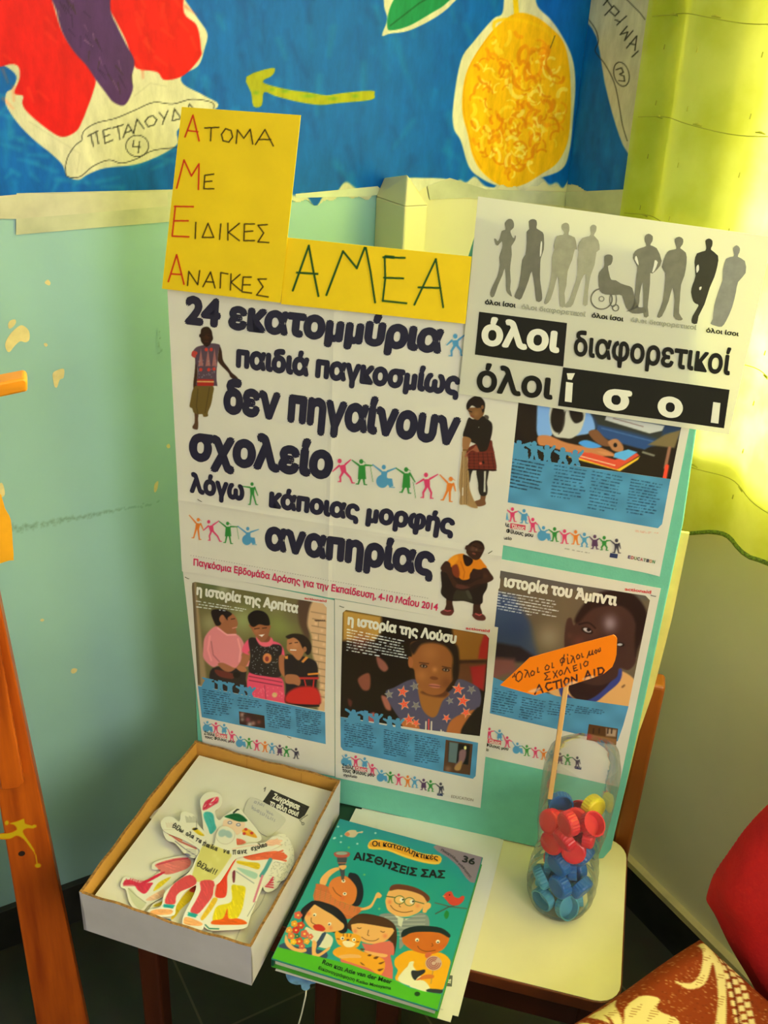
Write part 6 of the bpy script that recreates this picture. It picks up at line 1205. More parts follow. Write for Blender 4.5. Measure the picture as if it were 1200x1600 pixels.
# girl with the cat
c.fill(b3((740, 260), (800, 190), (880, 165), (1000, 180), (1120, 220), (1190, 290), (1200, 420), (1170, 560), (1140, 420), (780, 330)), (72, 44, 26), .6, 3); c.fill(b3((780, 250), (900, 255), (1160, 300), (1140, 380), (1060, 440), (960, 450), (860, 420), (790, 350)), SKA, .6, 3)
c.fill(b3((750, 260), (800, 200), (900, 170), (1020, 190), (1140, 250), (1165, 300), (1000, 275), (860, 255), (780, 265)), (80, 50, 30), .6, 3)
c.line(b3((830, 298), (850, 305), (865, 298)), 1, LN, .5, 3); c.line(b3((1050, 330), (1070, 340), (1085, 335)), 1, LN, .5, 3); c.line(b3((935, 320), (925, 365), (940, 372)), .9, LN, .5); c.line(b3((870, 385), (920, 415), (990, 420), (1030, 400)), .9, LN, .5, 4); c.blob(*b3((810, 330))[0], 4, (232, 120, 84), .7); c.blob(*b3((1090, 375))[0], 4.5, (232, 120, 84), .7)
c.fill(b3((870, 440), (960, 455), (1130, 420), (1175, 480), (1170, 560), (1140, 560), (1160, 780), (900, 700), (680, 620), (700, 580), (860, 560), (900, 500)), (220, 108, 96), .6, 2)
c.fill(b3((600, 520), (650, 480), (720, 470), (800, 480), (880, 520), (1000, 560), (1080, 600), (1085, 680), (1040, 740), (940, 680), (850, 650), (700, 600), (620, 560)), (240, 164, 36), .6); c.fill(b3((620, 350), (640, 325), (680, 350), (760, 350), (850, 370), (860, 420), (830, 480), (740, 490), (660, 460), (630, 410)), (242, 168, 40), .6)
c.fill(b3((690, 430), (740, 420), (810, 445), (780, 478), (720, 475)), (244, 226, 190), .6)
for x, y in ((690, 396), (798, 410)): c.ell(*b3((x, y))[0], 3, 2.8, (244, 240, 222), .5); c.ell(*b3((x+2, y+2))[0], 1.2, 1.2, (24, 20, 20), .4)
c.ell(*b3((742, 412))[0], 2.4, 1.2, (90, 44, 30), .5)
for p, q in (((700, 355), (698, 375)), ((735, 355), (735, 380)), ((770, 360), (766, 382)), ((640, 400), (662, 405)), ((845, 430), (825, 430))): c.line(b3(p, q), 1.4, (140, 76, 20), .5)
for p in ([(925, 555), (970, 540), (950, 565)], [(980, 580), (1040, 555), (1010, 590)], [(1030, 630), (1085, 615), (1050, 640)], [(1020, 690), (1075, 680), (1040, 705)], [(860, 490), (900, 500), (870, 510)], [(860, 620), (900, 650), (870, 640)]): c.fill(b3(*p), (110, 62, 24), .6)
c.fill(b3((660, 560), (760, 545), (850, 555), (860, 580), (760, 580), (680, 585)), SKA, .6); c.fill(b3((890, 510), (1000, 530), (1110, 550), (1080, 575), (960, 550)), SKA, .6)
# boy with the lollipop and dog
c.fill(b4_((350, 400), (470, 330), (600, 350), (770, 350), (860, 420), (850, 500), (800, 690), (680, 690), (540, 660), (350, 610), (370, 520), (340, 470)), (240, 170, 22), .6, 3); c.fill(b4_((410, 240), (430, 180), (520, 150), (700, 155), (840, 190), (840, 260), (780, 330), (680, 365), (560, 350), (460, 300)), SKC, .6, 3)
c.fill(b4_((400, 200), (420, 140), (520, 105), (640, 100), (780, 120), (860, 180), (845, 210), (760, 165), (620, 155), (500, 165), (430, 200)), (24, 44, 46), .6, 3)
for x, y in ((550, 232), (745, 248)): c.ell(*b4_((x, y))[0], 3, 2.9, (240, 236, 220), .5); c.ell(*b4_((x+1, y+6))[0], 1.3, 1.2, (24, 20, 20), .4)
c.line(b4_((555, 290), (580, 320), (640, 340), (720, 330)), 1, LN, .5, 4); c.line(b4_((690, 265), (700, 285), (685, 292)), .9, LN, .5); c.blob(*b4_((480, 260))[0], 4, (220, 96, 50), .6); c.blob(*b4_((780, 300))[0], 4, (220, 96, 50), .6); c.fill(b4_((625, 370), (660, 345), (690, 360), (660, 395), (635, 400)), (214, 104, 70), .6)
c.line(b4_((700, 510), (680, 640)), 1.4, (180, 140, 80), .5); c.ell(*b4_((705, 450))[0], 13, 11.5, (206, 170, 160), .6)
for r_ in (10.5, 7.5, 4.5): c.line([(b4_((705, 450))[0][0]+r_*math.cos(a_), b4_((705, 450))[0][1]+r_*.88*math.sin(a_)) for a_ in np.linspace(0, 5.2, 16)], 1.5, (150, 72, 70), .6)
c.fill(b4_((370, 600), (420, 520), (460, 480), (480, 440), (520, 435), (515, 480), (560, 540), (590, 600), (520, 660), (440, 650)), (232, 226, 196), .6); c.fill(b4_((500, 520), (560, 520), (620, 510), (620, 540), (560, 580), (530, 610), (500, 570)), (40, 44, 50), .6); c.fill(b4_((480, 660), (600, 610), (670, 680), (640, 720), (540, 690)), (232, 226, 196), .6); c.fill(b4_((540, 610), (620, 560), (700, 560), (700, 590), (610, 600)), (214, 116, 50), .6); c.fill(b4_((640, 715), (660, 690), (790, 700), (770, 735)), (44, 54, 56), .6, 2)
# green foot of the cover
c.fill([(405, 1470)]+b3((90, 480), (320, 535), (560, 590), (760, 640), (960, 710), (1180, 790))+b4_((480, 680), (640, 720), (800, 745))+[(700, 1600), (400, 1530)], (78, 178, 34), .6, 0)
c.ell(*b4_((552, 738))[0], 4.5, 3.6, (20, 70, 24), .6)
c.build('cover_picture', print_mat('glossy_cover_print', .28, spec=.5), book)
wk = .0005; M_DKB = mat('cover_black', (26, 30, 26), .45)
def arc_text(body, pts, h, mt, bold, up=None):
    """letters following a curved baseline (pixel points), h = letter height in px"""
    P_ = spline(pts, 8, False); L = np.r_[0, np.cumsum(np.hypot(*np.diff(P_, axis=0).T))]; v, f = text_geo(body, 0)
    x = (v[:, 0]-v[:, 0].min())/np.ptp(v[:, 0])*L[-1]; y = v[:, 1]/max(.73, 1e-6)*h
    ix, iy = np.interp(x, L, P_[:, 0]), np.interp(x, L, P_[:, 1]); dx, dy = np.interp(x+1, L, P_[:, 0])-np.interp(x-1, L, P_[:, 0]), np.interp(x+1, L, P_[:, 1])-np.interp(x-1, L, P_[:, 1])
    n = np.hypot(dx, dy); ux, uy = (dy/n, -dx/n) if up is None else up
    mb = MB(); offs = [(0, 0)]+[(bold*math.cos(a_), bold*math.sin(a_)) for a_ in np.linspace(0, 2*PI, 6, endpoint=False)]
    for k, (ox, oy) in enumerate(offs):
        q = np.array([KB.uv((a_, b__), wk) for a_, b__ in zip(ix+ux*y+ox, iy+uy*y+oy)]); mb.add(KB.P(q[:, 0], q[:, 1], wk+k*4e-6), f)
    return mesh_obj('cover_lettering', mb.v, mb.f, mt, book)
arc_text('Οι καταπληκτικές', B4p((545, 246), (620, 250), (700, 272), (770, 300), (852, 312)), 8.2, M_DKB, .2)
arc_text('ΑΙΣΘΗΣΕΙΣ ΣΑΣ', B4p((458, 310), (530, 318), (620, 350), (700, 376), (790, 390), (884, 396)), 11.5, M_DKB, .75)
arc_text('36', B4p((966, 318), (1022, 334)), 10, M_DKB, .5); arc_text('Ron και Atie van der Meer', B4p((310, 796), (400, 830), (520, 862), (634, 892)), 7.0, mat('cover_dark_green', (20, 70, 24), .45), .3); arc_text('Εικονογράφηση Keiko Motoyama', B4p((292, 822), (400, 860), (520, 896), (632, 918)), 5.0, MATS['cover_dark_green'], .15)
arc_text('Παιχνίδια μάθησης', B4p((866, 268), (910, 292), (950, 330), (1005, 396)), 3.6, mat('cover_faded', (70, 66, 74), .5), .1)
# blue balloon-like cut-out with a thread under the book
bl = empty('paper_cutout', tuple(np.r_[KB.at((490, 1530))[:2], zk+.001])); tag(bl, 'blue scalloped paper cut-out with a white thread hanging below the picture book', 'paper cut-out')
pts = [KB.at(p, -.0198) for p in spline(b3((160, 720), (170, 770), (200, 810), (260, 830), (300, 830), (310, 870), (350, 885), (385, 860), (390, 825), (450, 805), (500, 700), (300, 640), (180, 660)), 4)]
m = MB(); m.prism(pts, None, (0, 0, -.0006)); m.build('blue_paper', mat('blue_pencil_paper', (96, 140, 196), .7, .2, 120), bl)
p0 = KB.at(b3((350, 880))[0], -.0202); m = MB(); m.tube([p0, p0+[.0, -.004, -.004], p0+[-.004, -.009, -.03], p0+[-.012, -.01, -.075], p0+[-.016, -.01, -.14]], .0009, 6); m.build('thread', mat('white_thread', (206, 200, 190), .8), bl)
# ================================================================== clear bottle of caps with the arrow sign
bc = level(ZSEAT).at((872, 1408)); BXc, BYc = bc[0], bc[1]; z0 = ZSEAT+.0006
bottle = empty('plastic_bottle', (BXc, BYc, z0)); tag(bottle, 'clear plastic bottle with its top cut off, half full of blue and red caps', 'bottle')
g, N, L, b = _nt('clear_plastic'); N.remove(b); tr = N.new('ShaderNodeBsdfTransparent'); tr.inputs[0].default_value = (.975, .985, .975, 1); gl = N.new('ShaderNodeBsdfGlossy'); gl.inputs['Roughness'].default_value = .08
fz = N.new('ShaderNodeFresnel'); fz.inputs[0].default_value = 1.24; nz = N.new('ShaderNodeTexNoise'); nz.inputs['Scale'].default_value = 60; bp = N.new('ShaderNodeBump'); bp.inputs['Strength'].default_value = .12; bp.inputs['Distance'].default_value = .004
tc = N.new('ShaderNodeTexCoord'); L.new(tc.outputs['Object'], nz.inputs['Vector']); L.new(nz.outputs['Fac'], bp.inputs['Height']); L.new(bp.outputs[0], gl.inputs['Normal']); L.new(bp.outputs[0], fz.inputs['Normal'])
mx = N.new('ShaderNodeMixShader'); _h = N.new('ShaderNodeMath'); _h.operation = 'MULTIPLY'; _h.inputs[1].default_value = .7; L.new(fz.outputs[0], _h.inputs[0]); L.new(_h.outputs[0], mx.inputs[0]); L.new(tr.outputs[0], mx.inputs[1]); L.new(gl.outputs[0], mx.inputs[2]); hz = N.new('ShaderNodeBsdfTranslucent'); hd = N.new('ShaderNodeBsdfDiffuse'); ha = N.new('ShaderNodeMixShader'); L.new(hz.outputs[0], ha.inputs[1]); L.new(hd.outputs[0], ha.inputs[2]); hb = N.new('ShaderNodeMixShader'); hb.inputs[0].default_value = .06; L.new(mx.outputs[0], hb.inputs[1]); L.new(ha.outputs[0], hb.inputs[2]); L.new(hb.outputs[0], N['Material Output'].inputs[0]); M_PET = g
HB = .242
def rad(h):
    return float(np.interp(h, [0, .004, .012, .03, .055, .072, .086, .098, .112, .13, .17, .215, .228, .242], [.026, .036, .0405, .0435, .0435, .0415, .0385, .0375, .0395, .0425, .0445, .0455, .0445, .041]))
prof = [(0.0, .006), (.016, .004), (.024, .0)]+[(rad(h)+.0007*math.sin(h*420)*(h < .12), h) for h in np.linspace(.002, HB, 70)]
v, f = lathe(prof, 56, BXc, BYc, z0); n = 56
v = [(x, y, z+(.004*math.sin(math.atan2(y-BYc, x-BXc)*2+.6)+.0015*math.sin(math.atan2(y-BYc, x-BXc)*5))*(z-z0 > HB-.001)) for x, y, z in v]
mesh_obj('bottle_wall', v, f, M_PET, bottle, True)
# ridged screw caps, one mesh of each colour copied around
def cap_mesh(name, material):
    pr = []; N_ = 48; v = []; f = []
    rings = [(.0002, .0128, 0), (.0118, .0128, 0), (.0140, .0118, 0), (.0148, .0098, 1), (.0150, .002, 1), (.0150, 0, 1), (.0134, 0, 0), (.0132, .0108, 0), (.0002, .0112, 0)]
    for r, z, rid in rings:
        for j in range(N_): rr = r+(.0005 if (j % 2) and rid else 0); v.append((rr*math.cos(2*PI*j/N_), rr*math.sin(2*PI*j/N_), z-.0064))
    for i in range(len(rings)-1): f += [(i*N_+j, (i+1)*N_+j, (i+1)*N_+(j+1) % N_, i*N_+(j+1) % N_) for j in range(N_)]
    me = bpy.data.meshes.new(name); me.from_pydata(v, [], f); me.update(); me.materials.append(material)
    bm = bmesh.new(); bm.from_mesh(me); bmesh.ops.recalc_face_normals(bm, faces=bm.faces); bm.to_mesh(me); bm.free()
    return me
CAPR = cap_mesh('red_cap', mat('red_cap_plastic', (236, 36, 52), .35, .05, 60)); CAPB = cap_mesh('blue_cap', mat('blue_cap_plastic', (20, 104, 180), .35, .05, 60)); CAPT = cap_mesh('teal_cap', mat('pale_blue_cap_plastic', (86, 168, 196), .35, .05, 60)); CAPY = cap_mesh('yellow_cap', mat('yellow_cap_plastic', (236, 214, 20), .35, .05, 60))
# drop the caps one by one to the lowest free place
R_S = .0142; placed = []
rc = np.random.default_rng(21)
while len(placed) < 52:
    best = None
    for _ in range(260):
        a_ = rc.uniform(0, 2*PI); rr = .032*math.sqrt(rc.random()); x, y = rr*math.cos(a_), rr*math.sin(a_)
        for h in np.arange(.017, .2, .003):
            if rr > rad(h)-.0158: continue
            if all((x-p[0])**2+(y-p[1])**2+(h-p[2])**2 > (2*R_S*.93)**2 for p in placed):
                if best is None or h < best[2]: best = (x, y, h)
                break
    if best is None or best[2] > .158: break
    placed.append(best)
view = np.array([-BXc, -BYc]); view /= np.linalg.norm(view)
n_up = 0
for i, (x, y, h) in enumerate(sorted(placed, key=lambda p: p[2])):
    front = x*view[0]+y*view[1]
    if h > .088: me = CAPR
    else: me = CAPR if i in (9, 16, 22) else (CAPT if (h < .035 or i % 4 == 0) else CAPB)
    if h > .136 and front < -.004 and x < .005: me = CAPB
    if h > .136 and front < -.004 and x > .012 and not any(o.data is CAPY for o in COL.objects if o.type == 'MESH'): me = CAPY
    o = bpy.data.objects.new('bottle_cap', me); COL.objects.link(o); o.location = (BXc+x, BYc+y, z0+h)
    d = Vector((x, y, rc.uniform(-.3, .3)*.03)); d = d if d.length > .006 else Vector((rc.normal(), rc.normal(), rc.normal()))
    d = d.normalized()+Vector(rc.normal(0, .45, 3)); o.rotation_euler = d.to_track_quat('Z' if rc.random() < .6 else '-Z', 'Y').to_euler()
    if me is CAPR and h > .088: tag(o, 'red ridged screw cap in the upper heap inside the clear bottle', 'bottle cap', 'red caps in the bottle')
    elif me is CAPR: tag(o, 'red screw cap buried among the blue caps low in the clear bottle', 'bottle cap', 'red caps among the blue')
    elif me is CAPB and h > .088: tag(o, 'bright blue screw cap at the top back of the caps in the bottle', 'bottle cap', 'blue caps on top')
    elif me is CAPB: tag(o, 'blue screw cap in the lower half of the clear bottle', 'bottle cap', 'blue caps in the bottle')
    elif me is CAPT: tag(o, 'pale blue screw cap near the bottom of the clear bottle', 'bottle cap', 'pale blue caps in the bottle')
    else: tag(o, 'yellow screw cap on top of the heap in the clear bottle', 'bottle cap')
# arrow sign on a stick
ctr = np.array([BXc, BYc, 0]); dn = np.array([-BXc+.12, -BYc, 0]); dn /= np.linalg.norm(dn); su = np.array([-dn[1], dn[0], 0])
SP = Plane((BXc+dn[0]*.010, BYc+dn[1]*.010, 1.0), su, (0, 0, 1))
sign = empty('arrow_sign', tuple(SP.at((864, 1228)))); tag(sign, 'orange cardboard arrow on a wooden stick standing in the bottle of caps', 'sign')
Mq = lambda *p: T(755, 880, 4.138, p)
pts = Mq((110, 790), (175, 730), (300, 612), (560, 538), (842, 464), (858, 474), (866, 490), (862, 590), (852, 630), (835, 670), (780, 715), (700, 745), (560, 790), (335, 855), (240, 828))
OC = (255, 134, 18)
q = np.array([SP.uv(p) for p in pts]); m = MB(); m.prism([SP.P(u_, v_, 0) for u_, v_ in q], None, -SP.N*.001); m.build('arrow_card', mat('orange_card', OC, .35, .04, 40), sign)
c = Canvas(SP, pts, .0006, OC, .0004)
K_ = (44, 26, 40)
pen(c, [Mq(*q) for q in ([(196, 728), (190, 738)], [(205, 735), (203, 715)], [(232, 700), (214, 722), (212, 755), (228, 766), (248, 748), (254, 716), (240, 700), (224, 708)], [(268, 690), (285, 694), (300, 736)], [(285, 702), (270, 738)], [(318, 695), (306, 712), (312, 728), (328, 722), (332, 704), (318, 695)], [(352, 676), (352, 706), (362, 704)],
    [(412, 658), (400, 674), (404, 690), (420, 688), (428, 668), (412, 658)], [(446, 645), (446, 676), (456, 674)], [(512, 612), (498, 628), (502, 644), (522, 640), (528, 620), (512, 612)], [(524, 592), (508, 662)], [(544, 612), (548, 650), (556, 648)], [(545, 590), (547, 597)], [(568, 598), (582, 604), (592, 642)], [(580, 612), (568, 644)], [(612, 590), (602, 604), (608, 620), (622, 614), (624, 598), (612, 590)], [(636, 584), (640, 608), (648, 606)],
    [(688, 568), (672, 612)], [(684, 574), (688, 596), (702, 588), (706, 564), (706, 590), (714, 588)], [(728, 560), (720, 576), (730, 584), (738, 568), (728, 560)], [(744, 556), (748, 574), (758, 566), (756, 548)],
    [(430, 702), (396, 712), (416, 730), (398, 756), (434, 748)], [(452, 700), (480, 738)], [(478, 694), (456, 742)], [(500, 692), (488, 710), (498, 726), (514, 712), (508, 694), (500, 692)], [(524, 718), (542, 672), (562, 708)], [(604, 658), (582, 666), (588, 698), (610, 690)], [(584, 682), (600, 676)], [(628, 650), (632, 684)], [(660, 634), (648, 654), (658, 668), (674, 660), (678, 638), (660, 634)])], 1.5, K_, .45)
pen(c, [Mq(*q) for q in ([(334, 846), (362, 786), (386, 836)], [(346, 822), (378, 814)], [(438, 772), (412, 776), (404, 800), (420, 822), (446, 808)], [(450, 770), (492, 758)], [(472, 766), (478, 812)], [(502, 752), (508, 800)], [(534, 742), (522, 766), (532, 788), (552, 776), (554, 748), (534, 742)], [(574, 782), (572, 736), (606, 764), (604, 722)],
    [(656, 752), (676, 696), (698, 744)], [(664, 732), (692, 724)], [(718, 688), (720, 730)], [(744, 680), (748, 722)], [(740, 680), (768, 676), (782, 692), (770, 714), (746, 722)])], 2.3, K_, .5)
for x, y in ((320, 822), (560, 776), (670, 742)): c.fill(Mq((x-30, y+8), (x+10, y-10), (x+50, y-14), (x+40, y+4), (x, y+16)), (250, 206, 180), 1.5, a=.7)
c.build('pen_lettering', M_INK, sign)
top, bot = SP.at((885, 1068), -.004), SP.at((862, 1228), -.004)
m = MB(); e = (top-bot)/np.linalg.norm(top-bot); bot = bot-e*.02; m.box((top+bot)/2, (.0058, .0035, np.linalg.norm(top-bot)), np.array([np.cross(SP.N, e)*-1, -SP.N, e])); m.build('stick', mat('pale_stick_wood', (236, 184, 116), .6, .1, 60, stretch=(1, 1, .1)), sign, bevel=.0008)
# ================================================================== yellow curtain
g, N, L, b = _nt('yellow_voile'); N.remove(b); out = N['Material Output']
tl = N.new('ShaderNodeBsdfTranslucent'); df = N.new('ShaderNodeBsdfDiffuse'); tp = N.new('ShaderNodeBsdfTransparent')
tc = N.new('ShaderNodeTexCoord'); nz = N.new('ShaderNodeTexNoise'); nz.inputs['Scale'].default_value = 14; nz.inputs['Detail'].default_value = 6; L.new(tc.outputs['Object'], nz.inputs['Vector'])
rp = N.new('ShaderNodeValToRGB'); rp.color_ramp.elements[0].position = .35; rp.color_ramp.elements[1].position = .65; rp.color_ramp.elements[0].color = (*lin((230, 230, 82)), 1); rp.color_ramp.elements[1].color = (*lin((248, 247, 116)), 1)
L.new(nz.outputs['Fac'], rp.inputs[0]); L.new(rp.outputs[0], tl.inputs[0]); L.new(rp.outputs[0], df.inputs[0]); tp.inputs[0].default_value = (1, 1, .90, 1)
m1 = N.new('ShaderNodeMixShader'); m1.inputs[0].default_value = .42; L.new(tl.outputs[0], m1.inputs[1]); L.new(df.outputs[0], m1.inputs[2])
m2 = N.new('ShaderNodeMixShader'); m2.inputs[0].default_value = .20; L.new(m1.outputs[0], m2.inputs[1]); L.new(tp.outputs[0], m2.inputs[2]); L.new(m2.outputs[0], out.inputs[0]); M_VOILE = g
curtain = empty('curtain', tuple(wr(.9, .07, .75))); tag(curtain, 'sheer yellow curtain with stitched squares hanging over the sunlit window', 'curtain')
_hp = [(1066, 835), (1096, 834), (1127.5, 838), (1149, 846), (1164, 857.5), (1181, 868), (1200, 874.5)]
_hs = np.array([WALL_R.uv(p, .06) for p in _hp])
def hem(s):
    return np.interp(s, np.r_[.2, _hs[:, 0], .64, .75, .9, 1.1, 1.4, 1.8], np.r_[.735, _hs[:, 1], .80, .79, .77, .79, .77, .78])
def fold(s, z): return .06+.013*math.sin((s-.19)*24-1.2)*min(1, (s-.17)/.2+.25)+.004*math.sin(s*61+z*2)
ZT = 2.25; ns, nz_ = 170, 44; v = []; f = []
for i in range(ns+1):
    s0 = .19+(1.78-.19)*i/ns
    for j in range(nz_+1):
        t = j/nz_; z = hem(s0)*(1-t)+ZT*t; s = s0-.028*(z-1.15)*(1-min(1, (s0-.19)/.4)); v.append(wr(s, fold(s0, z), z))
f = [(i*(nz_+1)+j, (i+1)*(nz_+1)+j, (i+1)*(nz_+1)+j+1, i*(nz_+1)+j+1) for i in range(ns) for j in range(nz_)]
mesh_obj('fabric', v, f, M_VOILE, curtain, True)
v = []; f = []                                             # doubled side hem
for i in range(9):
    s0 = .193+.075*i/8
    for j in range(nz_+1):
        t = j/nz_; z = (hem(s0)+.01)*(1-t)+ZT*t; s = s0-.028*(z-1.15)*(1-min(1, (s0-.19)/.4)); v.append(wr(s, fold(s0, z)-.004, z))
f = [(i*(nz_+1)+j, (i+1)*(nz_+1)+j, (i+1)*(nz_+1)+j+1, i*(nz_+1)+j+1) for i in range(8) for j in range(nz_)]
mesh_obj('side_hem', v, f, M_VOILE, curtain, True)
M_THREAD = mat('olive_thread', (176, 172, 50), .8)
m = MB(); m.tube([wr(s, fold(s, hem(s)), hem(s)) for s in np.linspace(.19, 1.78, 120)], .0032, 8)
m.build('hem_cord', mat('green_cord', (128, 150, 40), .8, .4, 300), curtain, True)
def cp(s0, z): s = s0-.028*(z-1.15)*(1-min(1, (s0-.19)/.4)); return wr(s, fold(s0, z)+.0012, z)
rk = random.Random(3)
for z in (.86, 1.015, 1.165, 1.29, 1.41, 1.53):
    m = MB(); m.tube([cp(s, z+.004*math.sin(s*30)) for s in np.linspace(.2, 1.0, 70)], .0006, 5)
    for s in np.arange(.235, 1.0, .083): m.tube([cp(s-.006, z+.002), cp(s, z+.0025), cp(s+.006, z+.001)], [.0007, .0016, .0007], 6)
    m.build('stitching', M_THREAD, curtain)
for s in (.225, .30, .385, .47, .56):
    for z in np.arange(.84, 1.6, .0665):
        m = MB(); m.tube([cp(s, z), cp(s+.0005, z+.006)], [.0009, .0007], 5); m.build('stitching', M_THREAD, curtain)
# ================================================================== foreground: covered chair, red jacket, easel
ZC = .47; AP, LE, RI = [level(ZC, 0).at(p) for p in ((1098, 1448), (880, 1592), (1184, 1600))]
e1 = (LE-AP)/np.linalg.norm(LE-AP); e2 = RI-AP; e2 = e2-e1*(e2@e1); e2 /= np.linalg.norm(e2); L1, L2 = .42, .42
chair = empty('upholstered_chair', tuple((AP+e1*.2+e2*.2)*[1, 1, 0])); tag(chair, 'chair in the lower right corner under a brown and cream floral throw', 'chair')
cax = np.array([e1, e2, [0, 0, 1]])
def ch(a, b_, z): p = AP+e1*a+e2*b_; return np.array([p[0], p[1], z])
M_DW = mat('dark_chair_wood', (70, 36, 20), .4, .2, 12)
m = MB(); m.box(ch(.21, .20, ZC-.045), (.40, .38, .07), cax); m.build('seat', mat('brown_upholstery', (110, 60, 34), .8), chair, bevel=.02, seg=4)
for a, b_ in ((.04, .04), (.38, .04), (.04, .36), (.38, .36)): m = MB(); m.box(ch(a, b_, (ZC-.08)/2), (.04, .04, ZC-.08), cax); m.build('leg', M_DW, chair, bevel=.004)
TP = Plane(AP, -e2 if np.cross(-e2, e1)[2] > 0 else e2, e1)
su_ = 1 if TP.U@e2 > 0 else -1
def roll(u, v_):
    d = np.minimum(su_*u, v_); return -.030*np.clip((.030-d)/.035, 0, 1.25)**2+.003*np.sin(u*37+1)*np.sin(v_*31)
TPB = TP.bent(roll)
fl = lambda *p: T(850, 1200, 3.4286, p)
q = [TP.P(su_*a, b_, 0) for a, b_ in ((.002, .002), (.40, .002), (.40, .41), (.002, .41))]
c = Canvas(TPB, [tuple(np.ravel(project(p))) for p in q], .0016, (134, 54, 22), .001)
c.outline = None; c.mask[:] = 1
CR_ = (222, 202, 142)
rt = random.Random(5)
for i in range(26):                                     # the same floral weave over the rest of the throw
    x, y = rt.uniform(640, 1330), rt.uniform(1640, 2050); r_ = rt.uniform(18, 34); a0 = rt.uniform(0, 6.3)
    for k in range(3): a_ = a0+k*.9; c.fill([(x, y), (x+r_*math.cos(a_-.35), y+r_*math.sin(a_-.35)), (x+1.6*r_*math.cos(a_), y+1.6*r_*math.sin(a_)), (x+r_*math.cos(a_+.35), y+r_*math.sin(a_+.35))], CR_, .8, 3)
for i in range(1100):
    x, y = RNG.uniform(600, 1400), RNG.uniform(1600, 2100); c.line([(x, y), (x+1.2, y+2.2)], 1.3, (206, 164, 104) if i % 3 else (96, 34, 14), .5, a=.75)
for i in range(1500):
    x, y = RNG.uniform(860, 1200), RNG.uniform(1440, 1620); c.line([(x, y), (x+1.0, y+1.8)], 1.0, (206, 164, 104) if i % 3 else (96, 34, 14), .5, a=.75)
for p in ([(830, 925), (860, 918), (900, 930), (940, 1010), (968, 1090), (980, 1200), (970, 1400), (920, 1400), (935, 1250), (930, 1140), (905, 1040), (880, 1120), (840, 1165), (770, 1180), (700, 1140), (780, 1150), (830, 1110), (850, 1040), (850, 975)],
          [(430, 1340), (440, 1280), (500, 1225), (560, 1220), (620, 1240), (600, 1290), (640, 1320), (720, 1360), (700, 1480), (440, 1480)], [(250, 1290), (330, 1240), (395, 1200), (385, 1260), (420, 1370), (380, 1400), (320, 1300), (380, 1380), (300, 1340)], [(120, 1380), (190, 1330), (260, 1371), (260, 1480), (100, 1480)]):
    c.fill(fl(*p), CR_, .8, 3)
al = c.cover(fl((700, 900), (1000, 900), (1000, 1480), (100, 1480), (100, 1300)), 1)[1]
gx = ((c.x*1.1+c.y*.35) % 4.2 < 1.1) & ((c.y*1.0-c.x*.3) % 4.6 < 1.3); w_ = gx*np.clip((c.c[:, 2]-110)/20, 0, 1)*.8; c._mix(w_*1., (150, 92, 46))
# lattice border with cream squares down the far edge
for i in range(13):
    for j in range(3):
        if (i, j) == (0, 2): continue
        cx, cy = 938+i*13+j*42-i*i*.2, 915+i*48+j*30
        c.fill(fl((cx-17, cy-15), (cx+13, cy-17), (cx+18, cy+15), (cx-12, cy+17)), (226, 206, 150), .7, 0)
c.line(fl((915, 890), (985, 1060), (1030, 1250), (1050, 1400)), 2.6, (92, 30, 14), .8, 4)
th = c.build('throw', print_mat('woven_throw', .85, spec=.1), chair, thick=.004)
th['label'] = 'brown throw with cream flowers and a chequered border'
